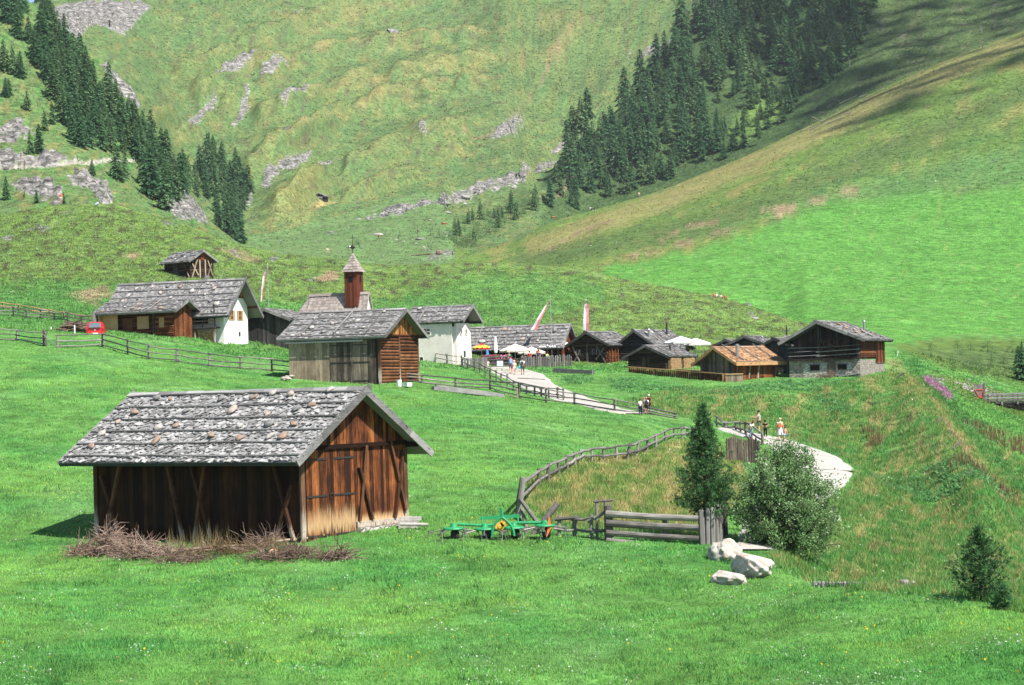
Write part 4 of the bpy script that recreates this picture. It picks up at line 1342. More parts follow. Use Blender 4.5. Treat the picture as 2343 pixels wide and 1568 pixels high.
for c in (Wd * 0.27, Wd * 0.62): b.window('g', c, c + 0.55, He - 1.35, He - 0.55, W_NEWZ, M_GLASS, 0.05, True, True, shutter=W_NEWZ)
b.window('g', Wd * 0.6, Wd * 0.6 + 0.35, 0.75, 1.15, M_LIMEO, M_GLASS, 0.03, False)
b.window('l', 1.9, 2.9, He - 1.7, He - 0.6, W_DARKZ, M_GLASS, 0.05, True, True, shutter=W_DARKZ)
zb = b.hgt(748)
bal = b.part('balcony', W_DARK, [(0.35, 4.2, -1.1, 0.0, zb - 0.12, zb)])
for z in (0.28, 0.55, 0.82, 1.05):
    m = MB(); b.box(m, 0.3, 4.2, -1.12, -1.04, zb + z - 0.05, zb + z + 0.05); m.build('rail', W_DARK, bal)
for s in (0.35, 1.6, 2.9, 4.1):
    m = MB(); b.box(m, s, s + 0.1, -1.04, -0.96, zb, zb + 1.1); m.build('post', W_DARK, bal)
for s in (0.4, 2.4, 4.0): b.part('support_post', W_POST, [(s, s + 0.14, -1.0, -0.86, -0.6, zb - 0.12)])
b.part('upper_post', W_DARK, [(0.4, 0.5, -1.0, -0.9, zb + 1.1, He + 0.02)])
b.roof((1.05, 0.6), 1.15, W_SHINM, 0.22, 0.17, 0.028, 0.1, 0.8, 0.26, battens=6, cross=2, fascia=M_GUT, pmat=W_LOG)
stones_at(b, [(.93, .5, 'pinkish'), (.86, .85, 'pale'), (.9, .66, 'pale'), (.78, .5, 'lichen'), (.72, .88, 'pale'), (.62, .7, 'pinkish'), (.58, .88, 'grey'), (.5, .55, 'pale'), (.46, .85, 'lichen'), (.33, .7, 'pale'), (.3, .35, 'pale'), (.22, .9, 'pale'),
              (.2, .6, 'pale'), (.14, .75, 'pinkish'), (.12, .4, 'grey'), (.05, .3, 'pale')], 'lying on the long shingle roof of the white farmhouse', 'stones on the farmhouse roof', 0.42)
b.chimney(0, Ln * 0.76, 0.30, 0.75, M_IRON, 0.07)
FARM = b
for nm, s0, s1 in (('firewood_stack', 1.05, 2.3), ('firewood_stack', 2.6, 3.95)):
    o = b.part(nm, M_FIRE, [(s0, s1, -0.75, -0.05, -0.5, zb - 0.35)])
    o.parent = None; o.matrix_world = b.root.matrix_basis.copy()
    tag(o, 'split firewood stacked under the farmhouse balcony, ' + ('right' if s0 < 2 else 'left') + ' of its support post', 'firewood', 'firewood under the farmhouse balcony')

# the log cabin before it
b = Bld('log_cabin', 'brown log cabin with a stone weighted roof built against the white farmhouse', 'cabin', 399, 774, 20, 'L')
Ln = b.reach('s', 231); Wd = b.reach('t', 440)
b.dims(Ln, Wd, b.hgt(705), b.hgt(688, -0.5, Wd / 2) )
He, Hr = b.He, b.Hr
m = MB(); b.prism(m, 0.1, Ln - 0.1, 0.75, -0.6, 0.1, 0.2); b.box(m, 0.1, 2.2, 0.1, 0.8, -0.6, He - 0.15)
m.build('wall', W_LOGD, b.root)
m = MB(); b.logs_long(m, 2.2, Ln - 0.1, -0.2, He - 0.1, 0.2, t=0.75, proj=0.02); b.logs_long(m, 0.1, 2.2, -0.5, He - 0.1, 0.2, t=0.1, proj=0.03)
m.build('log_wall', W_RED, b.root)
m = MB(); b.boards_gable(m, 0.05, Wd - 0.05, -0.6, None, 0.24, off=0.0); m.build('gable_boards', W_RED, b.root)
m = MB(); b.box(m, Ln - 0.25, Ln - 0.12, -0.55, 0.8, -0.4, He - 0.05); b.box(m, Ln - 1.8, Ln - 0.2, -0.05, 0.0, -0.4, He - 0.05, 0.8); m.build('wind_screen', W_NEWZ, b.root)
m = MB(); b.box(m, Ln + 0.05, Ln + 0.15, -1.2, -0.3, -0.4, He - 0.1); m.build('end_board', W_GREYZ, b.root)
b.part('porch_post', W_DARK, [(1.95, 2.1, -0.1, 0.05, -0.3, He - 0.05)])
o = b.part('shutter', W_NEWZ, [(2.9, 4.1, 0.58, 0.64, 0.95, 2.1)]); b.part('shutter', W_NEWZ, [(1.0, 1.5, -0.06, 0.0, 1.0, 1.9)])
b.part('door', W_LOG, [(4.6, 5.6, 0.58, 0.66, -0.2, 1.95)])
b.part('foundation', M_STONEP, [(-0.3, 2.4, -0.3, 0.5, -1.0, -0.1)])
b.roof((0.6, 0.35), 0.75, W_SHINM, 0.25, 0.22, 0.035, 0.1, 1.5, 0.24, battens=3, cross=2, fascia=W_GREY)
stones_at(b, [(.93, .12, 'lichen'), (.9, .6, 'grey'), (.74, .2, 'lichen'), (.68, .45, 'pale'), (.55, .3, 'lichen'), (.5, .6, 'lichen'), (.45, .2, 'lichen'), (.3, .7, 'lichen'), (.2, .45, 'grey'), (.15, .2, 'lichen')],
          'lying on the log cabin roof', 'stones on the log cabin roof', 0.4)
m = MB(); m.tube([b.p(4.5, -0.15, 0.32), b.p(2.4, -0.15, 0.32)], 0.10, 8)
for s in (4.2, 2.8): b.box(m, s - 0.1, s + 0.1, -0.25, -0.05, -0.5, 0.3)
o = m.build('log_bench', W_GREY, b.root); o.parent = None; o.matrix_world = b.root.matrix_basis.copy()
tag(o, 'grey log bench standing before the log cabin wall', 'bench')

# dark shed right of the farmhouse
b = Bld('dark_shed', 'blackened plank shed with a low gable between the farmhouse and the chapel', 'shed', 662, 800, 14, 'R')
A = b.reach('t', 563)
b.dims(6.5, A, b.hgt(729), b.hgt(709, -0.4, A / 2), A * 0.5)
m = MB(); b.prism(m, 0.03, b.Ln, 0.03, -1.0, 0.08); b.boards_gable(m, 0, A, -0.8, None, 0.26); b.boards_long(m, 0, b.Ln, -0.6, b.He, 0.26)
m.build('wall', W_DARKZ, b.root)
b.door('g', A * 0.45, A * 0.72, -0.3, b.He - 0.3, W_DARKZ, 0.06, 1, False, latch=False)
b.roof((0.6, 0.4), 0.35, W_SHINM, 0.3, 0.25, 0.035, 0.1, 1.3, 0.26, battens=3)
b.stones([('pale', 1, 1.5, .5, .9), ('pinkish', 1, 3, .6, .9), ('grey', 0, 2, .5, .9), ('pale', 1, 4.2, .4, .8)], 'lying on the dark plank shed roof', 'stones on the dark shed roof', 0.4)

# little hay hut on the slope
b = Bld('hay_hut', 'small brown hay hut with crossed braces alone on the slope above the farmhouse', 'hut', 436, 636, 46, 'L')
Ln = b.reach('s', 378); Wd = b.reach('t', 487)
b.dims(Ln, Wd, b.hgt(594), b.hgt(575, -0.4, Wd / 2))
He = b.He
m = MB(); b.prism(m, 0.05, Ln, 0.05, -0.5, 0.08, 0.3); b.logs_long(m, 0, Ln, 0.0, He - 0.05, 0.2, proj=0.08); b.logs_gable(m, 0, Wd, 0.0, He - 0.1, 0.2, proj=0.08)
m.build('wall', W_LOGD, b.root)
m = MB(); b.boards_gable(m, 0.05, Wd - 0.05, He - 0.05, None, 0.2, off=0.1); m.build('gable_boards', W_RED, b.root)
b.door('l', Ln * 0.45, Ln * 0.45 + 0.9, 0.1, He - 0.3, W_MIX, 0.12, 1, False, latch=False)
for f in ((0.1, 0.0, 0.9, He), (1.0, 0.3, 0.2, He - 0.5), (Wd - 0.9, 0.0, Wd - 0.1, He), (Wd - 0.15, 0.3, Wd - 0.8, He)): b.brace('g', ((f[0], f[1]), (f[2], f[3])), 0.16, W_PALE)
for t in (Wd * 0.36, Wd * 0.6): b.part('post', W_PALE, [(-0.22, -0.08, t, t + 0.16, 0, He)])
b.brace('l', ((0.1, 0), (1.2, He)), 0.15); b.brace('l', ((Ln - 0.1, 0), (Ln - 1.0, He)), 0.15)
b.roof((0.5, 0.4), 0.5, W_SHINM, 0.3, 0.25, 0.035, 0.1, 1.3, 0.22, battens=3, cross=1)
stones_at(b, [(.8, .5, 'grey'), (.6, .3, 'pale'), (.5, .7, 'grey'), (.3, .4, 'pale'), (.2, .8, 'grey')], 'lying on the roof of the small hay hut on the slope', 'stones on the small hay hut', 0.4)
o = b.part('plank_trough', W_GREY, [(-1.0, -0.35, Wd * 0.42, Wd * 0.62, -0.3, 0.25)]); o.parent = None; o.matrix_world = b.root.matrix_basis.copy()
tag(o, 'grey plank trough standing before the small hay hut', 'trough')

# ------------------------------------------------------------------ chapel
b = Bld('chapel', 'small chapel with a steep brown shingle roof and red shingled bell tower', 'chapel', 833, 818, 20, 'L')
Ln = b.reach('s', 702); Wd = b.reach('t', 857)
b.dims(Ln, Wd, b.hgt(741), b.hgt(671, -0.1, Wd / 2))
m = MB(); b.prism(m, 0, Ln, 0, -1, 0.08); m.build('wall', M_LIME, b.root)
b.roof((0.12, 0.05), 0.4, W_SHINB, 0.3, 0.22, 0.022, 0.08, 0.35, 0.14, bargemat=W_SHINB, horns=False, purlin=False)
# hipped end over the choir
m = MB()
slope = (b.Hr - b.He) / (Wd / 2); ze = b.He - slope * 0.4 + 0.05
R0_, RT = b.Hr + 0.05, [(-0.4, Ln), (-0.4, Ln + 2.4), (Wd * 0.28, Ln + 3.4), (Wd * 0.72, Ln + 3.4), (Wd + 0.4, Ln + 2.4), (Wd + 0.4, Ln)]
nr = 13
for (t0, s0), (t1, s1) in zip(RT[:-1], RT[1:]):
    for i in range(nr):
        f0, f1 = i / nr, min(1, (i + 1.2) / nr)
        q = max(1, int(7 * (1 - f0)))
        for j in range(q):
            a0, a1 = j / q, (j + 1) / q - 0.01
            vs = []
            for f, o in ((f0, 0.05), (f1, 0.0)):
                for a in (a0, a1):
                    tt_, ss_ = t0 + (t1 - t0) * a, s0 + (s1 - s0) * a
                    z = ze + (R0_ - ze) * f + o
                    for dz in (0.0, -0.06): vs.append(b.p(ss_ + (Ln - ss_) * f, tt_ + (Wd / 2 - tt_) * f, z + dz))
            m.add(vs, [(0, 2, 6, 4), (1, 5, 7, 3), (0, 1, 3, 2), (4, 6, 7, 5), (0, 4, 5, 1), (2, 3, 7, 6)])
m.build('choir_roof', W_SHINB, b.root)
m = MB()
pr = [(0, Ln), (0, Ln + 1.5), (Wd * 0.3, Ln + 2.4), (Wd * 0.7, Ln + 2.4), (Wd, Ln + 1.5), (Wd, Ln)]
m.poly([b.p(s, t, -1.0) for t, s in pr], b.He + 0.8, (0, 0, 1)); m.build('choir_wall', M_LIME, b.root)
b.window('g', Wd * 0.55, Wd * 0.62, b.He + 0.6, b.He + 1.0, M_LIMEO, M_GLASS, 0.02, False)
hw = 0.68
sc_, tc_ = 1.45, Wd / 2
tb, tt = b.Hr - 1.3, b.hgt(622, sc_, tc_)
m = MB()
b.box(m, sc_ - hw, sc_ + hw, tc_ - hw, tc_ + hw, tb, tt + 0.2)
for i in range(7):
    a = -hw + 2 * hw * i / 7
    b.box(m, sc_ + a + 0.01, sc_ + a + 2 * hw / 7 - 0.01, tc_ - hw - 0.03, tc_ - hw + 0.02, tb, tt + 0.15)
    b.box(m, sc_ - hw - 0.03, sc_ - hw + 0.02, tc_ + a + 0.01, tc_ + a + 2 * hw / 7 - 0.01, tb, tt + 0.15)
tw = m.build('bell_tower', W_TOWER, b.root)
for face in (0, 1):
    m = MB()
    wq = 0.22; h0 = tt - 1.05; h1 = tt - 0.52
    if face == 0: b.box(m, sc_ + 0.0 - wq, sc_ + wq, tc_ - hw - 0.05, tc_ - hw + 0.1, h0, h1)
    else: b.box(m, sc_ - hw - 0.05, sc_ - hw + 0.1, tc_ - 0.16, tc_ + 0.16, h0, h1 + 0.15)
    m.build('sound_opening', M_BLACK, tw)
# pyramid spire in courses of shingles
tip = b.hgt(578, sc_, tc_)
m = MB()
n = 7
for i in range(n):
    f0, f1 = i / n, (i + 1.15) / n
    r0 = (hw + 0.19) * (1 - f0) ** 1.12 + 0.03; r1 = max(0.02, (hw + 0.19) * (1 - min(f1, 1)) ** 1.12)
    z0, z1 = tt - 0.05 + (tip - tt) * f0, tt - 0.05 + (tip - tt) * min(f1, 1.0)
    for k in range(4):
        ang = PI / 2 * k
        q = max(2, int(r0 * 2 / 0.24))
        for j in range(q):
            a0, a1 = -1 + 2 * j / q + 0.01, -1 + 2 * (j + 1) / q - 0.01
            def rot(x, y): return (x * math.cos(ang) - y * math.sin(ang), x * math.sin(ang) + y * math.cos(ang))
            vs = []
            for rr, z, o in ((r0, z0, 0.03), (r1, z1, 0.0)):
                for a in (a0, a1):
                    for dd in (o, o - 0.05):
                        x, y = rot(a * rr, rr + dd)
                        vs.append(b.p(sc_ + x, tc_ + y, z + random.uniform(0, 0.015)))
            m.add(vs, [(0, 2, 3, 1), (4, 5, 7, 6), (0, 4, 6, 2), (1, 3, 7, 5), (0, 1, 5, 4), (2, 6, 7, 3)])
sp = m.build('spire', W_SHINB, tw)
m = MB()
c = b.p(sc_, tc_, 0)
m.tube([c + Vector((0, 0, tip - 0.25)), c + Vector((0, 0, tip + 0.4))], 0.05, 6)
m.lathe([(0.02, tip + 0.32), (0.15, tip + 0.38), (0.2, tip + 0.52), (0.15, tip + 0.66), (0.02, tip + 0.72)], c, 12)
m.tube([c + Vector((0, 0, tip + 0.7)), c + Vector((0, 0, tip + 1.75))], 0.03, 5)
m.beam(c + Vector((-0.28, 0, tip + 1.4)), c + Vector((0.28, 0, tip + 1.4)), 0.05, 0.05)
m.build('finial', M_IRON, sp)

# ------------------------------------------------------------------ white house in the middle
b = Bld('white_house', 'whitewashed house with rounded corners and a grey shingle roof right of the chapel', 'house', 1044, 836, 21, 'L')
Ln = b.reach('s', 935); Wd = b.reach('t', 1084)
b.dims(Ln, Wd, b.hgt(733), b.hgt(701, -0.9, Wd / 2))
He = b.He
me = bmesh.new()
bmesh.ops.create_cube(me, size=1)
for v in me.verts:
    tap = 0.04 if v.co.z > 0 else -0.04
    s_ = (0.06 + tap) if v.co.x < 0 else Ln - 0.06
    t_ = (0.04 + tap) if v.co.y < 0 else Wd - 0.04 - tap
    v.co = b.p(s_, t_, He - 0.25 if v.co.z > 0 else -1.0)
bmesh.ops.recalc_face_normals(me, faces=me.faces)
bmesh.ops.bevel(me, geom=[e for e in me.edges if abs(e.verts[0].co.z - e.verts[1].co.z) > 1], offset=0.35, segments=4, affect='EDGES')
msh = bpy.data.meshes.new('wall'); me.to_mesh(msh); me.free()
link_mesh('wall', msh, [M_LIMEO], b.root)
m = MB(); b.prism(m, 0.3, Ln - 0.2, 0.25, He - 0.6, 0.12); m.build('gable_wall', W_DARK, b.root)
m = MB(); b.logs_gable(m, 0.3, Wd - 0.3, He - 0.2, b.Hr - 0.3, 0.2, 0.35, 0.2); m.build('gable_logs', W_LOGD, b.root)
w0 = b.reach('s', 986); w1 = b.reach('s', 974)
b.window('l', min(w0, w1) , max(w0, w1) + 0.25, b.hgt(764), b.hgt(750), M_LIME, M_GLASS, 0.04, True)
b.window('l', b.reach('s', 968), b.reach('s', 961), b.hgt(823), b.hgt(815), M_LIMEO, M_BLACK, 0.03, False)
for c in (0.3, 0.6): b.window('g', Wd * c, Wd * c + 0.28, He - 1.3, He - 0.85, M_LIME, M_BLACK, 0.02, False)
b.window('g', Wd * 0.42, Wd * 0.42 + 0.5, b.hgt(818), b.hgt(803), M_LIME, M_BLACK, 0.03, False)
b.roof((0.95, 0.4), 0.30, W_SHINM, 0.24, 0.2, 0.03, 0.1, 1.4, 0.26, battens=4, cross=2)
stones_at(b, [(.2, .3, 'grey'), (.5, .6, 'grey'), (.7, .4, 'pinkish'), (.9, .9, 'pale')], 'lying on the whitewashed house roof', 'stones on the whitewashed house', 0.36)

# ------------------------------------------------------------------ the inn with its long roof
b = Bld('mountain_inn', 'long low inn with a wide pole covered shingle roof and dark porch behind the terrace', 'inn', 1283, 829, 16, 'L')
Ln = b.reach('s', 1072); Wd = b.reach('t', 1313)
b.dims(Ln, Wd, b.hgt(786), b.hgt(744, -0.5, Wd / 2))
He = b.He
m = MB(); b.prism(m, 0.1, Ln, 1.3, -1, 0.12); m.build('wall', W_LOGD, b.root)
m = MB(); b.logs_long(m, 0.1, 3.2, -0.6, He, 0.2, t=1.25, proj=0.05); b.logs_long(m, Ln - 3.4, Ln, -0.6, He, 0.2, t=1.25, proj=0.05); m.build('log_wall', W_RED, b.root)
m = MB(); b.boards_gable(m, 0.4, Wd - 0.1, -0.5, None, 0.25); m.build('gable_boards', W_TOWER, b.root)
for f in (0.02, 0.27, 0.52, 0.77, 0.98): b.part('porch_post', W_DARKZ, [(Ln * f, Ln * f + 0.16, 0, 0.16, -1, He)])
b.window('l', Ln * 0.3, Ln * 0.3 + 0.9, 0.8, 1.8, W_PALE, M_GLASS, -1.2, False)
b.roof((0.45, 0.8), 0.75, W_SHINM, 0.26, 0.2, 0.03, 0.1, 0.9, 0.26, battens=7, cross=4, fascia=M_GUT)
stones_at(b, [(.86, .35, 'pale'), (.84, .6, 'grey'), (.68, .55, 'grey'), (.66, .85, 'lichen'), (.6, .3, 'grey'), (.5, .75, 'grey'), (.42, .4, 'pinkish'), (.36, .5, 'grey'), (.2, .85, 'lichen'), (.17, .55, 'grey'), (.1, .7, 'grey'), (.25, .3, 'pinkish')],
          'lying on the long roof of the inn', 'stones on the inn roof', 0.44)
INN = b

# ------------------------------------------------------------------ huts on the right of the village
def hut(name, label, px, py, th, left, right, eave, peak, wall, gab, depth=None, d=None, stone=0.0, rmat=None, oh=(0.5, 0.4), oht=0.55, row=0.27, style='log', barge=None, tc=0.5, drop=0.8, cross=0, battens=3, cat='hut'):
    b = Bld(name, label, cat, px, py, th, 'R', d=d)
    A = b.reach('t', left)
    B = b.reach('s', right) if depth is None else depth
    b.dims(B, A, b.hgt(eave), b.hgt(peak, -oh[0], A * tc), A * tc)
    m = MB()
    b.prism(m, 0.06, B, 0.06, -drop, 0.1, 0.3)
    if style == 'log':
        b.logs_gable(m, 0, A, stone, b.Hr - 0.15, 0.22, proj=0.12)
    else:
        b.boards_gable(m, 0, A, stone - 0.05, None, 0.24)
    m.build('wall', gab, b.root)
    m = MB()
    if style == 'log': b.logs_long(m, 0, B, stone, b.He - 0.02, 0.22, proj=0.12)
    else: b.boards_long(m, 0, B, stone - 0.05, b.He, 0.24)
    m.build('side_wall', wall, b.root)
    if stone > 0.05:
        b.part('stone_base', M_STONE, [(-0.12, 0.15, -0.12, A + 0.15, -drop, stone), (0.15, B, -0.12, 0.12, -drop, stone)])
    b.roof(oh, oht, rmat or W_SHIND, row, 0.22, 0.032, 0.1, 1.4, 0.24, bargemat=barge or W_BARGE, battens=battens, cross=cross)
    return b


b = hut('flag_hut', 'blackened log hut with crossed braces on a stone base beside the picket fence', 1388, 831, 27, 1306, 1446, 785, 761, W_RED, W_LOGD, stone=0.02)
for c in ((0.1, 0.05, 1.1, 1.9), (1.2, 0.4, 0.2, 1.6), (b.Wd - 0.1, -0.4, b.Wd - 1.2, 1.5), (b.Wd - 1.1, 0.2, b.Wd - 0.3, 1.8)): b.brace('g', ((c[0], c[1]), (c[2], c[3])), 0.15, W_GREYZ)
b.part('post', W_DARKZ, [(-0.2, -0.05, b.Wd * 0.5, b.Wd * 0.5 + 0.2, 0, b.He)])
for c in (b.Wd * 0.27, b.Wd * 0.72): b.window('g', c, c + 0.42, 1.0, 1.45, W_GREYZ, M_GLASS, 0.14, True)
for s in (0.15, 0.9, 1.7, 2.4): b.part('side_post', W_RED, [(s, s + 0.12, -0.26, -0.14, 0.0, b.He - 0.1)])
stones_at(b, [(.3, .5, 'grey'), (.6, .3, 'pinkish'), (.7, .8, 'grey')], 'lying on the blackened log hut by the picket fence', 'stones on the blackened hut', 0.36)
FLAGHUT = b
b2_ = Bld('stone_wall', 'low dry stone retaining wall under the blackened log hut', 'wall', 1387, 845, 27, 'R', loc=FLAGHUT.o.copy())
W_ = b2_.reach('s', 1440)
b2_.part('wall', M_STONEP, [(-0.5, W_, -0.45, -0.14, -1.4, 0.0), (-0.6, -0.16, -0.45, 3.4, -1.3, -0.05)])
b2_.part('drain_opening', M_RED if False else W_TOWER, [(W_ - 0.9, W_ - 0.4, -0.475, -0.40, -0.75, -0.28)])

b = hut('rear_hut', 'long hut with a stone littered shingle roof and metal flue behind the log hut', 1500, 828, 27, 1412, None, 790, 757, W_LOGD, W_DARK, depth=9.0, d=228, oht=0.6, cross=1)
stones_at(b, [(.15, .8, 'pale'), (.25, .5, 'lichen'), (.35, .85, 'pale'), (.4, .3, 'lichen'), (.5, .6, 'pinkish'), (.6, .8, 'pale'), (.65, .4, 'lichen'), (.75, .7, 'pale'), (.8, .85, 'pale'), (.85, .5, 'lichen')], 'lying on the long roof behind the log hut', 'stones on the long rear roof', 0.42)
b.chimney(0, 6.8, 0.75, 1.25, M_IRON, 0.10); b.chimney(0, 0.9, 0.6, 0.8, M_METAL, 0.13)

b = hut('log_hut', 'dark log hut with a plank door and firewood stacked along its side', 1522, 846, 29, 1440, 1581, 812, 793, W_LOGD, W_LOGD)
b.door('g', b.Wd * 0.42, b.Wd * 0.42 + 1.0, -0.1, 1.35, W_LOGD, 0.16, 1, False, latch=False)
stones_at(b, [(.2, .5, 'grey'), (.5, .35, 'lichen'), (.7, .6, 'grey')], 'lying on the dark log hut roof', 'stones on the dark log hut', 0.36)
b.chimney(0, b.Ln * 0.45, 0.5, 0.5, M_IRON, 0.1)
for i, (s0, s1) in enumerate(((0.35, b.Ln * 0.45), (b.Ln * 0.55, b.Ln - 0.1))):
    o = b.part('firewood_stack', M_FIRE, [(s0, s1, -0.5, -0.16, -0.3, 1.15)])
    o.parent = None; o.matrix_world = b.root.matrix_basis.copy()
    tag(o, 'split firewood stacked against the dark log hut, ' + ('near its front corner' if i == 0 else 'towards its far end'), 'firewood', 'firewood along the dark log hut')
LOGHUT = b

b = hut('dark_hut', 'dark board hut with crossing gable boards squeezed behind the new shingled hut', 1746, 838, 24, 1668, None, 786, 771, W_DARKZ, W_DARKZ, depth=6, d=231, style='board')
b.stones([('pale', 0, 2, .5, .9), ('grey', 0, 3.5, .6, .9), ('pale', 0, 4.5, .85, 1.0)], 'lying on the dark board hut behind the new shingled roof', 'stones on the dark board hut', 0.36)
b = hut('small_dark_hut', 'small dark hut with only its gable tip showing left of the dark board hut', 1690, 836, 24, 1640, None, 788, 779, W_DARKZ, W_DARKZ, depth=4, d=236, style='board')
b = hut('board_hut', 'blackened upright board hut touching the big stone based barn', 1832, 857, 26, 1722, None, 800, 776, W_DARKZ, W_DARKZ, depth=6.5, style='board', d=214)
b.chimney(0, 2.5, 0.9, 1.3, M_IRON, 0.08)
m = MB(); q = b.sl[0][0](2.5, b.sl[0][1] * 0.9, 0); m.bb(q.x - 0.3, q.x + 0.3, q.y - 0.3, q.y + 0.3, q.z - 0.2, q.z + 0.45); m.build('chimney_stack', M_STONEP, b.roofobj)

b = hut('new_roof_hut', 'hut with a bright new orange shingle roof behind the round pole palisade', 1679, 868, 41, 1603, 1780, 824, 797, W_RED, W_MIX, rmat=W_ORSH, barge=W_NEW, oh=(0.55, 0.45), oht=0.65, style='board', cross=3, battens=2, d=203)
b.door('l', b.Ln * 0.35, b.Ln * 0.47, 0.1, b.He - 0.35, W_RED, 0.06, 1, False, latch=False); b.door('l', b.Ln * 0.58, b.Ln * 0.7, 0.2, b.He - 0.3, W_LOG, 0.06, 1, False, latch=False)
for s in (0.1, b.Ln * 0.3, b.Ln * 0.5, b.Ln * 0.9): b.brace('l', ((s, 0), (s + 0.45, b.He)), 0.14, W_PALE)
b.chimney(0, b.Ln * 0.13, 0.35, 1.1, M_METAL, 0.13)
b.part('new_fascia', W_NEW, [(-0.6, b.Ln + 0.5, -0.74, -0.68, b.He - 0.55, b.He - 0.2)])
NEWHUT = b

# ------------------------------------------------------------------ the big barn on its stone floor
b = Bld('stone_barn', 'big dark timber barn with an open hay gallery on a rubble stone ground floor', 'barn', 1968, 862, 24, 'R')
A = b.reach('t', 1806); B = b.reach('s', 2024)
b.dims(B, A, b.hgt(772), b.hgt(737, -0.9, A * 0.56), A * 0.56)
zs = b.hgt(821)
He = b.He
m = MB(); b.prism(m, 1.5, B, 0.05, zs, 0.1, 0.2); m.build('wall', W_DARK, b.root)
m = MB(); b.boards_gable(m, 0.1, A - 0.1, zs, None, 0.26, s=1.5); b.boards_long(m, 1.5, 2.4, zs, He, 0.24); m.build('gallery_wall', W_DARKZ, b.root)
m = MB(); b.logs_long(m, 0.1, B * 0.62, zs + 0.1, He - 0.05, 0.2, proj=0.08); m.build('log_wall', W_RED, b.root)
m = MB(); b.boards_long(m, B * 0.62, B, zs - 0.4, He, 0.24, off=0.05); m.build('side_boards', W_BARN, b.root)
m = MB()
b.box(m, 0.0, 0.6, 0.0, A, -1.2, zs); b.box(m, 0.6, B, 0.0, 0.6, -1.2, zs - 0.1); b.box(m, 0.3, B, 0.3, A - 0.2, -1.0, zs - 0.12)
m.build('stone_floor', M_STONE, b.root)
m = MB(); b.box(m, -0.03, 0.2, A * 0.46, A * 0.80, -0.9, zs - 0.25); b.box(m, -0.03, 0.2, A * 0.12, A * 0.34, -0.9, zs - 0.3); m.build('plaster_patch', M_STONEP, b.root)
for c0, c1 in ((A * 0.57, A * 0.70), (A * 0.19, A * 0.31)):
    m = MB(); b.box(m, -0.09, 0.02, c0, c1, zs - 0.98, zs - 0.48); o = m.build('window', M_BLACK, b.root)
    m = MB(); b.box(m, -0.13, 0.02, c0 - 0.15, c1 + 0.15, zs - 0.48, zs - 0.38); m.build('lintel', W_GREY, o)
b.door('g', A * 0.345, A * 0.455, -0.4, zs - 0.22, W_MIX, 0.08, 1, False, latch=False)
b.part('lintel', W_GREY, [(-0.12, 0.05, A * 0.32, A * 0.48, zs - 0.22, zs - 0.08)])
gal = b.part('gallery_floor', W_DARK, [(-0.35, 1.5, 0.0, A, zs - 0.02, zs + 0.16)])
for z in (0.4, 0.8, 1.2):
    m = MB()
    m.tube([b.p(-0.3, A - 0.05, zs + z), b.p(-0.3, A * 0.55, zs + z + random.uniform(-0.06, 0.06))], 0.042, 6); m.tube([b.p(-0.33, A * 0.6, zs + z - 0.05), b.p(-0.33, -0.1, zs + z + 0.12)], 0.042, 6)
    m.build('rail', W_GREY, gal)
for t in (0.1, A * 0.56, A - 0.15): b.part('gallery_post', W_DARKZ, [(-0.3, -0.12, t - 0.1, t + 0.1, zs, b.roofz(min(max(t, 0), A)) - 0.1)])
b.roof((0.9, 0.5), 0.75, W_SHINM, 0.27, 0.24, 0.035, 0.1, 1.7, 0.28, battens=2)
stones_at(b, [(.2, .35, 'lichen'), (.3, .6, 'lichen'), (.35, .8, 'lichen'), (.45, .5, 'pinkish'), (.5, .2, 'grey'), (.55, .75, 'lichen'), (.6, .4, 'lichen'), (.7, .25, 'lichen'), (.75, .6, 'pinkish'), (.85, .35, 'lichen'), (.9, .15, 'grey')],
          'lying on the big stone based barn roof', 'stones on the big stone based barn', 0.44)
b.chimney(0, B * 0.75, 0.45, 1.0, M_METAL, 0.12)
SBARN = b


# the hay kept in the gallery, the dung heap and the sticks before the barn
def tangle(name, n, fn, r, mat, length=(0.3, 0.8), k=4, flatten=0.6):
    mb = MB()
    for _ in range(n):
        p = fn()
        d = Vector((random.gauss(0, 1), random.gauss(0, 1), random.gauss(0.1, flatten))).normalized()
        L = random.uniform(*length)
        q = p + d * L * 0.5 + Vector((random.uniform(-.08, .08), random.uniform(-.08, .08), random.uniform(-.03, .1))) * L
        e = p + d * L + Vector((0, 0, random.uniform(-.15, .1))) * L
        mb.tube([p, q, e], [r, r * 0.8, r * 0.4], k, None, False)
    return mb.build(name, mat)


W_STRAW = wood('straw_and_twigs', [(0.3, (0.10, 0.065, 0.035)), (0.6, (0.22, 0.15, 0.085)), (0.85, (0.36, 0.27, 0.16))], 'i')
W_TWIG = wood('dry_twigs', [(0.3, (0.10, 0.065, 0.05)), (0.6, (0.23, 0.165, 0.13)), (0.85, (0.40, 0.32, 0.26))], 'i')
o = tangle('brushwood_store', 420, lambda: b.o + b.es * random.uniform(0.2, 1.3) + b.et * random.uniform(A * 0.12, A * 0.62) + Vector((0, 0, zs + 0.15 + abs(random.gauss(0, 0.75)))), 0.022, W_STRAW)
tag(o, 'brushwood and straw piled in the open gallery of the big stone based barn', 'brushwood')
c0 = b.w(-1.0, A * 0.42, -0.35)
o = tangle('twig_heap', 260, lambda: c0 + Vector((random.gauss(0, 0.55), random.gauss(0, 0.3), abs(random.gauss(0.15, 0.28)))), 0.018, W_TWIG)
tag(o, 'round heap of brown twigs in front of the stone based barn door', 'twig heap')
m = MB()
for i in range(26):
    z = -0.45 + i * 0.028
    m.tube([b.p(-0.35 - random.uniform(0, 0.3), A * 0.30 + random.uniform(-.2, .2), z), b.p(-0.3 - random.uniform(0, 0.3), 0.2 + random.uniform(-.5, .5), z + random.uniform(-.2, .2))], random.uniform(0.03, 0.06), 5)
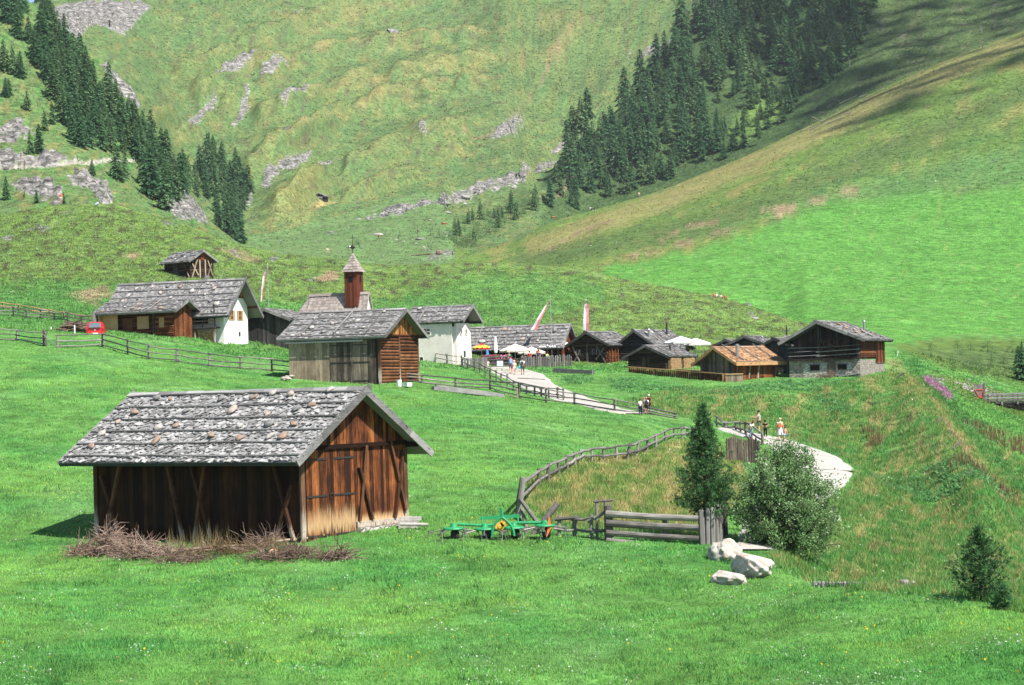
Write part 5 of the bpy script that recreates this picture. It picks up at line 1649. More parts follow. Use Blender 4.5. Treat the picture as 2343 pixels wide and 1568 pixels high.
o = m.build('pole_pile', W_GREY, b.root); o.parent = None; o.matrix_world = b.root.matrix_basis.copy()
tag(o, 'grey poles piled along the foot of the stone based barn', 'pole pile')

# ------------------------------------------------------------------ huts far up the mountain
b = Bld('alpine_hut', 'tiny weathered alpine hut with a lean-to alone on the far green slope', 'hut', 742, 463, 14, 'R')
sc_ = (b.o - Vector((0, 0, 0))).length / F
b.dims(26 * sc_, 24 * sc_, 15 * sc_, 21 * sc_)
m = MB(); b.prism(m, 0, b.Ln, 0, -1, 0.05); m.build('wall', W_DARK, b.root)
m = MB(); b.box(m, -5 * sc_, 0, 5 * sc_, 21 * sc_, -1, 9 * sc_); m.build('lean_to', W_MIX, b.root)
m = MB(); m.add([b.p(s, t, z + o_) for o_ in (0, 0.15) for s, t, z in ((-6 * sc_, 3 * sc_, 8.5 * sc_), (0, 3 * sc_, 13 * sc_), (0, 23 * sc_, 13 * sc_), (-6 * sc_, 23 * sc_, 8.5 * sc_))], [(0, 1, 2, 3), (4, 7, 6, 5), (0, 4, 5, 1), (1, 5, 6, 2), (2, 6, 7, 3), (3, 7, 4, 0)]); m.build('lean_to_roof', W_SHINM, b.root)
b.roof((0.5, 0.3), 0.8, W_SHINM, 1.0, 0.9, 0.05, 0.12, 1.0, 0.3, purlin=False, horns=False)
b = Bld('herder_hut', 'tiny brown herder hut half sunk in the grass near the top of the far mountain', 'hut', 893, 76, 60, 'R')
sc_ = b.o.length / F
b.dims(20 * sc_, 22 * sc_, 2.5 * sc_, 11 * sc_)
m = MB(); b.prism(m, 0, b.Ln, 0, -3, 0.05); m.build('wall', W_RED, b.root)
b.roof((0.4, 0.3), 1.0, W_SHINM, 1.2, 1.0, 0.05, 0.15, 1.0, 0.3, purlin=False, horns=False)
# ------------------------------------------------------------------ fences
def height_at(P, py):
    c = np.array(P)
    k = (CY - py) / F
    return (k * (c @ CW) - c @ CU) / (CU[2] - k * CW[2])


def fence(label, posts, rails=((0.9, 0.045), (0.5, 0.045), (0.15, 0.045)), rp=0.07, mat=None, group=None, skip=(), name='pole_fence', cont=True, postmat=None, span=1):
    """posts: (x, y foot, y top[, x top]) in the photograph"""
    mat = mat or W_RAIL
    P = []
    for q in posts:
        p = g(q[0], q[1])
        h = max(0.5, height_at(p, q[2]))
        lean = Vector((0, 0, 0))
        if len(q) > 3: lean = Vector(((q[3] - q[0]) / F * p.y, 0, 0))
        P.append((p, h, lean))
    root = empty(name, P[0][0], 0, label, 'fence', group)
    o = Vector(P[0][0])
    for p, h, l in P:
        m = MB()
        r = rp * random.uniform(0.85, 1.2)
        m.tube([p - o - Vector((0, 0, 0.3)), p - o + l * 0.5 + Vector((random.uniform(-.02, .02), 0, h * 0.5)), p - o + l + Vector((0, 0, h))], [r, r * 0.97, r * 0.9], 8)
        m.build('post', postmat or W_POSTG, root)
    for f, r in rails:
        i = 0
        while i < len(P) - 1:
            if i in skip: i += 1; continue
            j = min(i + span, len(P) - 1)
            m = MB()
            off = Vector((0, -rp * 0.9, 0))
            pts = []
            for k in range(i, j + 1):
                p, h, l = P[k]
                e = random.uniform(-0.05, 0.05)
                pts.append(p - o + l * f + off + Vector((0, 0, h * f + e)))
            a = pts[0] - (pts[1] - pts[0]).normalized() * 0.2
            z = pts[-1] + (pts[-1] - pts[-2]).normalized() * 0.2
            full = [a]
            for k in range(len(pts) - 1):
                full.append(pts[k]); full.append((pts[k] + pts[k + 1]) / 2 + Vector((0, 0, random.uniform(-0.06, 0.03))))
            full += [pts[-1], z]
            rr = r * random.uniform(0.9, 1.25)
            m.tube(full, [rr * (1.1 - 0.25 * q / len(full)) for q in range(len(full))], 7)
            m.build('rail', mat, root)
            i = j
    return root


W_POSTG = wood('grey_post_wood', [(0.25, (0.10, 0.09, 0.08)), (0.5, (0.22, 0.20, 0.18)), (0.8, (0.37, 0.345, 0.32))], 'z')
fence('grey three-rail pole fence at the far left before the farm track', [(-60, 778, 744), (-12, 779, 748), (38.7, 780, 753), (102.8, 793, 757)], rp=0.09)
m = MB(); p = g(102.8, 792)
m.tube([Vector((0, 0, -0.3)), Vector((0, 0, height_at(p, 756)))], 0.17, 10)
tag(m.build('gate_post', W_POSTG, None, p), 'thick grey round post ending the far left pole fence', 'post')
fence('grey pole gate bay between the thick round post and the tall board', [(132, 797, 766), (234, 794, 762)], rp=0.08)
q = g(118, 795)
m = MB(); m.beam(Vector((-0.7, 0, 1.1)), Vector((0.35, 0.1, 0.1)), 0.14, 0.05)
tag(m.build('slanting_board', W_GREY, None, q), 'grey board slanting beside the thick round fence post', 'board')
fence('long grey pole fence running down in front of the farmhouse to the grey plank barn', [(236, 794, 762), (292.5, 811, 776), (341, 823, 787), (405, 830, 797), (480, 839.5, 807), (550, 844.6, 815), (622, 850, 820), (690, 858, 828)], rp=0.08)
fence('grey pole fence right of the grey plank barn running down beside the gravel road', [(920, 874, 850), (966, 877, 857), (1042, 888, 863), (1122, 892, 870), (1187, 912, 874), (1249, 922, 887), (1314, 925.6, 898), (1406, 942, 913), (1477, 946.5, 930), (1543, 958, 951)], rails=((0.92, 0.05), (0.52, 0.05), (0.16, 0.045)), rp=0.085)
fence('upper pole fence with close posts on the left edge of the gravel road', [(968, 824, 800), (987, 827, 803), (1022.6, 835, 810), (1056, 838, 813), (1070, 845, 818), (1086, 848, 826), (1097, 854, 828), (1110, 861, 837), (1122, 870, 842), (1135, 873, 847), (1147, 882, 854), (1161, 888, 856), (1175, 893, 870), (1191, 897, 875), (1205, 902, 881), (1223.5, 906, 883), (1238.6, 909, 887), (1255, 911, 886), (1276, 914, 886), (1289, 918, 888)],
      rails=((0.88, 0.045), (0.42, 0.045)), rp=0.075, span=2)
fence('back pole fence crossing the slope on the far left behind the brushwood pile', [(-50, 702, 684), (6, 708, 692), (42.6, 712, 696), (77.5, 719, 703), (113, 721, 709), (146.5, 732, 713), (186, 738, 720), (226, 746, 729)], rails=((0.95, 0.04), (0.5, 0.04)), rp=0.06, mat=W_NEW, group=None)
fence('front pole fence with warm brown posts on the far left behind the brushwood pile', [(-40, 722, 700), (30, 724, 701), (60, 728, 708), (93, 730, 706), (124, 734, 714), (154, 738, 713), (186, 742, 722), (218, 745, 720), (238, 750, 728)], rails=((0.9, 0.045), (0.55, 0.045), (0.2, 0.04)), rp=0.065)
# S-shaped fence above the bank
fence('curving grey two-rail fence along the top of the dry grass bank', [(1181, 1182, 1096, 1196), (1233, 1115, 1072), (1252, 1106, 1060, 1256), (1278, 1090, 1054), (1297, 1079, 1042), (1315, 1066, 1034), (1333, 1055, 1030), (1354, 1058, 1025), (1381, 1058, 1021), (1410, 1054, 1018), (1433, 1052, 1014, 1443), (1456, 1046, 1009, 1462), (1478, 1036, 1001, 1484), (1500, 1026, 993), (1521.6, 1010, 984.5), (1541, 1003, 978.5), (1560, 1006, 976), (1573, 1002, 978), (1586, 1003, 978), (1600, 1000, 976)],
      rails=((0.88, 0.065), (0.42, 0.065)), rp=0.085, span=2)
fence('short grey two-rail fence between the hay tedder and the field gate', [(1278, 1226, 1181, 1281), (1314, 1227, 1180, 1317), (1353, 1232, 1177, 1354), (1392, 1236, 1156)], rails=((0.85, 0.06), (0.3, 0.06)), rp=0.085)
fence('grey pole fence around the bend behind the dark pine where walkers stand', [(1640, 976, 952), (1657, 981, 966), (1683, 985, 965), (1694, 991, 966), (1706, 995, 966), (1718, 1000, 968), (1744, 1018, 990)], rails=((0.9, 0.06), (0.35, 0.06)), rp=0.085)
# the thick leaning end posts and struts
m = MB()
p0, p1 = g(1181, 1182), g(1236, 1222)
hh = height_at(p0, 1094)
m.tube([p0 + Vector((0.05, -0.3, -0.2)), p0 + Vector((0.35, -0.35, hh * 1.02))], 0.13, 9)
m.tube([p0 + Vector((0.2, -0.45, hh * 0.45)), p1 + Vector((0.0, 0, 0.3))], 0.09, 8)
m.tube([p0 + Vector((0.25, -0.45, hh * 0.20)), p1 + Vector((-0.5, 0, 0.0))], 0.08, 8)
m.tube([p1 + Vector((-0.5, -0.2, -0.2)), p1 + Vector((0.75, -0.1, 1.25))], 0.13, 9)
o = m.build('end_struts', W_POSTG)
o.data.transform(Matrix.Translation(-p0)); o.location = p0
tag(o, 'leaning grey posts and struts bracing the lower end of the curving fence', 'fence brace')

# field gate
p0, p1 = g(1394, 1238), g(1598, 1246)
ro = empty('field_gate', p0, 0, 'grey field gate of four thick horizontal poles between two posts', 'gate')
d = p1 - p0
hg = height_at(p0, 1157)
m = MB(); m.tube([Vector((0, 0, -0.3)), Vector((-0.02, 0, hg))], 0.17, 10); m.build('gate_post', W_POSTG, ro)
for f0, f1, r in ((0.78, 0.74, 0.13), (0.52, 0.48, 0.14), (0.25, 0.18, 0.12), (0.04, -0.08, 0.10)):
    m = MB()
    e = 1.0 if f0 > 0.1 else 0.75
    m.tube([Vector((-0.12, -0.18, hg * f0)), d * 0.5 * e + Vector((0, -0.2, hg * (f0 + f1) / 2 - 0.03)), d * e + Vector((0, -0.18, hg * f1))], [r * 1.1, r, r * 0.9], 9)
    m.build('pole', W_RAIL, ro)
m = MB(); m.tube([d * 0.63 + Vector((0, 0.05, -0.2)), d * 0.63 + Vector((0, 0.05, hg * 0.72))], 0.10, 8); m.build('middle_post', W_POSTG, ro)
# stile frame behind the gate
p = g(1366, 1232)
m = MB()
hs = height_at(p, 1148)
for x in (0.0, 0.35): m.tube([Vector((x, 0, -0.2)), Vector((x + 0.02, 0.05, hs))], 0.06, 7)
m.tube([Vector((-0.12, 0, hs)), Vector((0.7, 0.05, hs + 0.04))], 0.05, 7); m.tube([Vector((0.35, 0, hs * 0.55)), Vector((0.62, 0.02, hs * 0.98))], 0.05, 7)
tag(m.build('stile_frame', W_POSTG, None, p), 'narrow grey pole frame of the stile left of the field gate', 'stile')


def palings(label, pts, n, mat, top, name='picket_fence', w=0.15, gap=0.35, rail=True, rough=0.08):
    """upright pales along a line of ground points; each pale is a part"""
    P = [Vector(p) for p in pts]
    root = empty(name, P[0], 0, label, 'fence')
    L = [0]
    for a, c in zip(P[:-1], P[1:]): L.append(L[-1] + (c - a).length)
    for i in range(n):
        u = L[-1] * (i + 0.5) / n
        k = max(j for j in range(len(L) - 1) if L[j] <= u)
        f = (u - L[k]) / (L[k + 1] - L[k])
        p = P[k].lerp(P[k + 1], f) - P[0]
        h = top * random.uniform(1 - rough, 1 + rough)
        m = MB()
        r = w / 2 * random.uniform(0.8, 1.15)
        lean = Vector((random.uniform(-.05, .05), random.uniform(-.04, .04), 0))
        m.tube([p - Vector((0, 0, 0.25)), p + lean * 0.5 + Vector((0, 0, h * 0.5)), p + lean + Vector((0, 0, h * 0.94)), p + lean + Vector((0, 0, h))], [r, r, r * 0.9, r * 0.35], 6)
        m.build('pale', mat, root)
    if rail:
        for f in (0.3, 0.75):
            m = MB(); m.tube([p - P[0] + Vector((0, 0.10, top * f)) for p in P], 0.05, 6); m.build('rail', mat, root)
    return root


palings('grey picket fence of pointed pales before the inn terrace', [g(1190, 841), g(1250, 840.5), (g(1308, 838))], 30, W_GREYZ, 1.15)
palings('grey upright pales under the dark pine beside the field gate', [g(1600, 1246), g(1630, 1245), g(1652, 1238)], 8, W_GREYZ, 1.4, w=0.24, name='paling_fence')
palings('taller dark pales behind the pine trunk', [g(1608, 1232), g(1640, 1230), g(1662, 1222)], 8, W_DARKZ, 1.75, w=0.2, name='paling_fence')
palings('tall brown and grey pales below the bend of the gravel road', [g(1662, 1056), g(1700, 1058), g(1740, 1062)], 15, W_MIX, 1.55, w=0.17, name='paling_fence')
p = [g(1868, 1349), g(1930, 1350), g(1995, 1351)]
palings('row of grey picket tips just showing over the meadow edge', [q_ + Vector((0, 0.9, -0.5)) for q_ in p], 17, W_GREYZ, 0.70, w=0.15, rough=0.02)
p = g(2073, 1347) + Vector((0, 0.4, 0))
m = MB(); m.tube([Vector((0, 0, -0.5)), Vector((0.02, 0, height_at(p, 1328) - 0.05)), Vector((0.02, 0, height_at(p, 1327)))], [0.16, 0.16, 0.13], 10)
tag(m.build('post_stump', W_POSTG, None, p), 'short thick grey post stump on the meadow edge', 'post')

# gravel road: a sheet laid on the ground
GR = NT('road_gravel', 0.95, 0.1)
c = GR.ramp(GR.noise(GR.coord(), 5.0, 8, 0.75), [(0.3, (0.25, 0.233, 0.208)), (0.5, (0.37, 0.355, 0.328)), (0.75, (0.48, 0.465, 0.44))])
c = GR.mix(GR.maprange(GR.noise(GR.coord((0.5, 0.5, 0.5)), 0.6, 5, 0.6), 0.5, 0.75, 0, 0.5), c, (0.40, 0.35, 0.28))
c = GR.mix(GR.maprange(GR.noise(GR.coord((0.35, 1.2, 1)), 1.4, 6, 0.7), 0.46, 0.62, 0, 0.45), c, (0.24, 0.215, 0.18))
GR.base(c); GR.bump(GR.noise(GR.coord(), 14, 5, 0.7), 0.6, 0.03)


def road(name, rows, mat, lift=0.08):
    ys = [r[0] for r in rows]
    V, Fc = [], []
    n = 12
    yy = np.arange(ys[0], ys[-1] + 0.1, 1.6)
    lf = np.interp(yy, ys, [r[1] for r in rows]); rt = np.interp(yy, ys, [r[2] for r in rows])
    lf = lf + 3.5 * fbm(yy / 9, yy * 0 + 3, 3, 5) * np.clip((rt - lf) / 40, .3, 2); rt = rt + 3.5 * fbm(yy / 9, yy * 0 + 8, 3, 6) * np.clip((rt - lf) / 40, .3, 2)
    for i, y in enumerate(yy):
        for k in range(n + 1):
            p = g(lf[i] + (rt[i] - lf[i]) * k / n, y)
            V.append(p + Vector((0, 0, lift if 0 < k < n else -0.02)))
    # keep it continuous: drop rows that jump in depth
    rowsd = [V[i * (n + 1) + n // 2].y for i in range(len(yy))]
    for i in range(len(yy) - 1):
        if abs(rowsd[i + 1] - rowsd[i]) > 9: continue
        for k in range(n):
            a = i * (n + 1) + k
            Fc.append((a, a + 1, a + n + 2, a + n + 1))
    me = bpy.data.meshes.new(name)
    me.from_pydata(V, [], Fc)
    me.polygons.foreach_set('use_smooth', np.ones(len(Fc), bool))
    bm_ = bmesh.new(); bm_.from_mesh(me)
    for f in bm_.faces:
        if f.normal.z < 0: f.normal_flip()
    bm_.to_mesh(me); bm_.free()
    return tag(link_mesh(name, me, [mat]), kind='structure')


road('gravel_road', [(841, 1092, 1190), (848, 1112, 1215), (856, 1130, 1244), (867, 1156, 1256), (879, 1179, 1268), (890, 1198, 1293), (902, 1226, 1326), (914, 1262, 1356), (925, 1319, 1392), (937, 1361, 1425), (946, 1410, 1475), (949, 1430, 1500)], GR.m)
road('gravel_road', [(981, 1640, 1678), (985, 1645, 1692), (995, 1680, 1738), (1003, 1712, 1785), (1010, 1740, 1815), (1022, 1762, 1852), (1042, 1772, 1912), (1068, 1775, 1951), (1088, 1768, 1954), (1110, 1752, 1936), (1133, 1736, 1906), (1160, 1715, 1871), (1190, 1700, 1832), (1230, 1685, 1792), (1262, 1682, 1770)], GR.m)

for a, c, lab in (((1862, 1077), (1953, 1082), 'thin dark timber laid across the gravel road at the bend'), ((1184, 868), (1246, 871), 'thin dark timber laid across the gravel road below the inn')):
    p0, p1 = g(*a), g(*c)
    m = MB(); m.beam(Vector((0, 0, .09)), p1 - p0 + Vector((0, 0, .09)), .13, .08)
    tag(m.build('water_bar', W_DARK, None, p0), lab, 'timber')

# ------------------------------------------------------------------ round pole palisade of the deck
o0 = g(1440, 852); o1 = g(1659, 874); o2 = g(1699, 873)
ro = empty('deck_palisade', o0, 0, 'new brown palisade of round poles with a plank rail before the log huts', 'palisade')
ht = height_at(o1, 857)
ht0 = height_at(o0, 840)
m = MB()
n = 46
for i in range(n):
    f = i / (n - 1)
    p = (o1 - o0) * f
    h = ht0 + (ht - ht0) * f
    m.tube([p - Vector((0, 0, 0.4)), p + Vector((0, 0, h * random.uniform(0.55, 0.66)))], 0.095, 8)
    m.bb(p.x - 0.08, p.x + 0.08, p.y + 0.1, p.y + 0.14, p.z, p.z + h - 0.05)
m.build('pole_wall', W_LOG, ro)
m = MB()
for i in range(9):
    p = (o1 - o0) + (o2 - o1) * (i + 0.5) / 9
    m.beam(p - Vector((0, 0, 0.4)), p + Vector((0, 0, ht - 0.03)), 0.2, 0.05)
m.build('end_boards', W_PALE, ro)
for i in (0.27, 0.64, 0.985):
    p = (o1 - o0) * i; m = MB(); m.bb(p.x - 0.12, p.x + 0.12, p.y - 0.13, p.y - 0.02, p.z - 0.3, p.z + ht0 + (ht - ht0) * i); m.build('post', W_NEWZ, ro)
m = MB(); m.beam(Vector((-0.2, 0, ht0 + 0.02)), (o1 - o0) + Vector((0.1, 0, ht + 0.02)), 0.28, 0.07); m.beam((o1 - o0) + Vector((0, 0, ht + 0.02)), (o2 - o0) + Vector((0, 0, ht + 0.02)), 0.28, 0.07)
m.build('rail', W_NEW, ro)
bk = Vector((0.6, 3.2, 0))
m = MB(); m.beam((o1 - o0) * 0.47 + bk + Vector((0, 0, ht + 0.05)), (o2 - o0) + Vector((0.4, 2.4, ht + 0.05)), 0.28, 0.07); m.beam((o1 - o0) * 0.47 + bk + Vector((0, 0, ht - 0.4)), (o2 - o0) + Vector((0.4, 2.4, ht - 0.4)), 0.06, 0.8)
m.build('rear_rail', W_NEW, ro)

# hewn trough log before the stone wall
p0, p1 = g(1268, 853), g(1357, 858)
m = MB(); m.beam(Vector((0, 0, 0.22)), p1 - p0 + Vector((0, 0, 0.22)), 0.4, 0.42); 
for f in (0.13, 0.97): m.beam((p1 - p0) * f + Vector((0, -0.22, -0.2)), (p1 - p0) * f + Vector((0.06, -0.22, 0.62)), 0.08, 0.06)
tag(m.build('hewn_log', W_GREY, None, p0), 'long hewn grey log lying before the stone retaining wall', 'log')
p0, p1 = g(990, 892), g(1150, 909)
m = MB(); m.beam(Vector((0, 0, 0.12)), p1 - p0 + Vector((0, 0, 0.10)), 0.35, 0.28); m.beam(Vector((0.2, 0.2, 0.3)), p1 - p0 + Vector((-0.3, 0.2, 0.25)), 0.25, 0.12)
tag(m.build('water_trough', W_GREY, None, p0), 'long grey hollowed log trough lying in the grass below the pole fence', 'trough')
p0 = g(1170, 912)
m = MB(); m.beam(Vector((-0.5, 0, 0.3)), Vector((0.5, 0, 0.1)), 0.2, 0.06); m.beam(Vector((0.5, 0, -0.2)), Vector((0.45, 0, 0.75)), 0.08, 0.08)
tag(m.build('brown_stake', W_PALE, None, p0), 'short pale stake and plank at the end of the log trough', 'stake')
p = g(913, 885)
m = MB(); m.lathe([(0.16, 0), (0.2, 0.5), (0.21, 0.52)], (0, 0, 0), 12); m.lathe([(0.34, 0.0), (0.36, 0.28)], (0.62, -0.1, 0), 4)
tag(m.build('white_tub', plain('white_plastic', (0.72, 0.72, 0.72), 0.5), None, p), 'white tubs standing at the foot of the log gable', 'tub')

# ------------------------------------------------------------------ terrace: parasols, flags, furniture
CLOTH = plain('cream_canvas', (0.74, 0.69, 0.58), 0.9, 0.06, 2)
CLOTHW = plain('white_canvas', (0.78, 0.77, 0.74), 0.9, 0.05, 2)
C_RED = plain('red_cloth', (0.62, 0.045, 0.04), 0.85, 0.1, 3); C_YEL = plain('yellow_cloth', (0.80, 0.52, 0.06), 0.85, 0.1, 3)
C_BLUE = plain('blue_cloth', (0.10, 0.27, 0.60), 0.85, 0.15, 5)
POLE = plain('pole_metal', (0.42, 0.42, 0.42), 0.4, 0.1, 5, 0.4, 0.5)


def parasol(px, py, top_y, halfpx, label, mats, sides=8, drop=0.28, group=None, square=False, d=None):
    p = g(px, py) if d is None else at(px, py, d)
    h = height_at(p, top_y)
    r = halfpx / F * p.y
    ro = empty('parasol', p, 0.3, label, 'parasol', group)
    m = MB(); m.tube([(0, 0, -0.1), (0, 0, h - 0.05)], 0.035, 8); m.build('pole', POLE, ro)
    m = MB()
    n = 4 if square else sides
    rows = [(0.02, h), (r * 0.5, h - (h * 0.0 + r * drop)), (r, h - r * drop * 2), (r * 1.0, h - r * drop * 2 - 0.22)]
    th = 0.012
    for k in range(n):
        a0, a1 = 2 * PI * k / n + PI / 4, 2 * PI * (k + 1) / n + PI / 4
        for i in range(3):
            m.cur = (i % 2 if len(mats) > 1 else 0)
            if len(mats) > 1: m.cur = (0, 1, 0)[i]
            q = []
            sub = 4
            for j in range(sub):
                for (rr, z) in (rows[i], rows[i + 1]):
                    pass
            for j in range(sub):
                f0, f1 = j / sub, (j + 1) / sub
                def pt(rr, z, f):
                    x = rr * (math.cos(a0) * (1 - f) + math.cos(a1) * f); y = rr * (math.sin(a0) * (1 - f) + math.sin(a1) * f)
                    sag = -0.10 * math.sin(PI * f) * (rr / r) + (0.10 * math.sin(PI * f) if z < h - r * drop * 2 - 0.1 else 0)
                    return Vector((x, y, z + sag))
                a, bq = rows[i], rows[i + 1]
                v = [pt(*a, f0), pt(*a, f1), pt(*bq, f1), pt(*bq, f0)]
                m.add(v + [x - Vector((0, 0, th)) for x in v], [(0, 1, 2, 3), (7, 6, 5, 4), (0, 4, 5, 1), (1, 5, 6, 2), (2, 6, 7, 3), (3, 7, 4, 0)])
    m.build('canopy', mats, ro)
    m = MB()
    for k in range(n):
        a0 = 2 * PI * k / n + PI / 4
        m.tube([(0, 0, h - r * drop * 1.9 - 0.1), (r * 0.55 * math.cos(a0), r * 0.55 * math.sin(a0), h - r * drop * 1.2 - 0.03)], 0.018, 5)
    m.build('ribs', POLE, ro)
    return ro


parasol(1179, 832, 787, 41, 'cream square parasol open beside the picket fence', [CLOTH], 4, 0.17, square=True)
parasol(1216, 829, 794, 36, 'cream parasol partly hidden behind the open one at the picket fence', [CLOTH], 4, 0.17, square=True)
parasol(1102, 828, 786, 20, 'red and yellow striped parasol by the whitewashed house', [C_RED, C_YEL], 10, 0.22)
parasol(1290, 826, 781, 19, 'small cream parasol tucked behind the blackened log hut roof', [CLOTH], 4, 0.17, square=True)
parasol(1558, 826, 769.5, 42, 'big white parasol above the hut roofs', [CLOTHW], 4, 0.15, square=True, d=229)
parasol(1592, 827, 774, 38, 'second white parasol half behind the big one above the hut roofs', [CLOTHW], 4, 0.16, square=True, d=235)


def closed(px, py, top, bot, label, mat, w=9.0):
    p = g(px, py)
    h0, h1 = height_at(p, bot), height_at(p, top)
    r = w / 2 / F * p.y
    ro = empty('closed_parasol', p, 0, label, 'parasol')
    m = MB(); m.tube([(0, 0, -0.1), (0, 0, h1)], 0.03, 6); m.build('pole', POLE, ro)
    m = MB()
    prof = [(r * 0.3, h1), (r * 0.55, h1 - 0.25), (r * 0.8, (h0 * .5 + h1 * .5)), (r * 0.95, h0 * .8 + h1 * .2), (r * 0.75, h0 + 0.05), (r * 0.6, h0)]
    vs, fs = [], []
    n = 20
    for rr, z in prof:
        for k in range(n):
            a = 2 * PI * k / n; q = rr * (1 + (0.18 if k % 2 else -0.12))
            vs.append((q * math.cos(a), q * math.sin(a), z))
    for i in range(len(prof) - 1):
        for k in range(n): fs.append((i * n + k, i * n + (k + 1) % n, (i + 1) * n + (k + 1) % n, (i + 1) * n + k))
    fs.append(tuple(range(n))); fs.append(tuple((len(prof) - 1) * n + k for k in range(n)))
    m.add(vs, fs); m.build('cloth', mat, ro)


closed(1134.5, 826, 770, 808, 'tall white parasol folded up left of the open cream parasol', CLOTHW, 8.5)
closed(1209.5, 824, 765, 800, 'tall white parasol folded up behind the open cream parasol', CLOTHW, 8)
closed(1115.4, 834, 800, 828, 'folded blue parasol under the striped one', C_BLUE, 9)


def flag(px, py, toppx, topy, spine, wpx, label, d=None, cols=None, base_d=None):
    """a long pennant hanging from its pole; spine is its line in the photograph"""
    p = g(px, py) if d is None else at(px, py, d)
    h = height_at(p, topy)
    ro = empty('flag_pole', p, 0, label, 'flag')
    m = MB(); m.tube([(0, 0, -0.2), (0, 0, h)], [0.038, 0.026], 8); m.lathe([(0.02, h), (0.06, h + 0.04), (0.02, h + 0.1)], (0, 0, 0), 8); m.build('pole', POLE, ro)
    m = MB()
    pts = []
    dd = p.y - 0.06
    for i, (x, y, wv) in enumerate(spine):
        q = at(x, y, dd) - p
        q.y += 0.10 * math.sin(i * 1.7)
        pts.append((q, wv / F * p.y))
    for (a, wa), (c, wc) in zip(pts[:-1], pts[1:]):
        for k in range(2):
            m.cur = k
            v = []
            for f in (k * 0.5, k * 0.5 + 0.5):
                v.append((f, 0))
            q = [a + Vector((wa * (k * .5), 0.05 * k, 0)), a + Vector((wa * (k * .5 + .5), 0.05 * k + 0.04, 0)), c + Vector((wc * (k * .5 + .5), 0.05 * k + 0.04, 0)), c + Vector((wc * (k * .5), 0.05 * k, 0))]
            m.add(q + [x + Vector((0, 0.012, 0)) for x in q], [(0, 1, 2, 3), (7, 6, 5, 4), (0, 4, 5, 1), (1, 5, 6, 2), (2, 6, 7, 3), (3, 7, 4, 0)])
    m.build('flag_cloth', cols, ro)
    return ro


F_W = plain('white_flag', (0.60, 0.60, 0.63), 0.85, 0.05, 2); F_R = plain('pinkish_red_flag', (0.58, 0.17, 0.20), 0.85, 0.1, 2)
flag(1263, 829, 1259, 680, [(1257, 688, 2), (1247, 699, 5), (1237, 716, 8), (1227, 732, 10), (1219, 746, 13), (1213, 755, 16)], 10, 'long white and red pennant streaming from the tall pole over the inn roof', cols=[F_W, F_R])
flag(1344, 824, 1341, 687, [(1337, 696, 9), (1336, 706, 10), (1335, 722, 11), (1334, 740, 12.5), (1334, 757, 13)], 10, 'white and pink flag hanging limp behind the blackened log hut', d=231, cols=[F_W, F_R])
flag(617, 790, 611.5, 606, [(606, 622, 5), (601, 632, 5), (600, 648, 4), (598, 662, 4), (597, 676, 3.5), (596, 690, 3)], 10, 'faded white and red flag on the pole beside the farmhouse gable', d=212, cols=[F_W, F_R])

# benches, board and flowers on the terrace
for i, (x, y, w_, lab) in enumerate([(1085, 843, 2.6, 'slatted grey gate panel left of the blue folded parasol'), (1137, 846, 2.6, 'grey bar fence with a blank pale board before the terrace')]):
    p = g(x, y); m = MB()
    if i == 0:
        for k in range(9): m.bb(-w_ / 2 + k * w_ / 9, -w_ / 2 + (k + 0.86) * w_ / 9, -0.02, 0.02, 0, 1.0)
        for z in (0.2, 0.85): m.bb(-w_ / 2, w_ / 2, 0.025, 0.06, z - 0.05, z + 0.05)
        tag(m.build('slatted_gate', W_GREYZ, None, p), lab, 'gate')
    else:
        ro = empty('bar_fence', p, 0, lab, 'fence')
        for z in (0.3, 0.62, 0.95, 1.2):
            q = MB(); q.tube([(-w_ * 0.55, 0, z), (w_ * 0.6, 0.1, z + 0.05)], 0.045, 6); q.build('rail', W_GREY, ro)
        for x_ in (-1.2, 1.3):
            q = MB(); q.tube([(x_, 0.05, -0.2), (x_, 0.05, 1.25)], 0.06, 6); q.build('post', W_POSTG, ro)
        q = MB(); q.bb(0.0, 0.6, -0.09, -0.06, 0.35, 0.85); q.build('board', plain('pale_blue_board', (0.50, 0.58, 0.68), 0.6), ro)
FLO = plain('magenta_petals', (0.50, 0.03, 0.16), 0.8, 0.3, 20); FLP = plain('pink_petals', (0.62, 0.16, 0.30), 0.8, 0.3, 20); LEAF = plain('flower_leaves', (0.045, 0.10, 0.03), 0.8, 0.4, 12)
for x, lab in ((1119, 'flower box full of magenta blooms by the blue folded parasol'), (1148, 'flower box of pink and white blooms behind the bar fence')):
    p = g(x, 836)
    ro = empty('flower_box', p + Vector((0, 0, 0.55)), 0, lab, 'flower box')
    m = MB(); m.bb(-0.75, 0.75, -0.12, 0.12, -0.6, 0.2); m.build('box', W_DARK, ro)
    for nm, mt, n in (('leaves', LEAF, 260), ('blooms', FLO if x < 1130 else FLP, 150)):
        m = MB()
        for _ in range(n):
            c = Vector((random.uniform(-0.8, 0.8), random.gauss(-0.05, 0.16), 0.25 + random.uniform(-0.2, 0.25)))
            a = Vector((random.gauss(0, 1), random.gauss(0, 1), random.gauss(0, 1))).normalized() * 0.07
            e = a.orthogonal().normalized() * 0.06
            m.add([c - a, c + e, c + a, c - e], [(0, 1, 2, 3)])
        m.build(nm, mt, ro, fix=False)
p = g(1253, 832)
ro = empty('globe_lamp', p, 0, 'black lamp stand with a cluster of white globes on the terrace', 'lamp')
m = MB(); m.tube([(0, 0, 0), (0, 0, 1.75)], 0.05, 8); m.tube([(-0.75, 0, 1.6), (0.75, 0, 1.6)], 0.025, 6); m.lathe([(0.28, 0), (0.25, 0.05), (0.05, 0.12)], (0, 0, 0), 12); m.build('stand', M_IRON, ro)
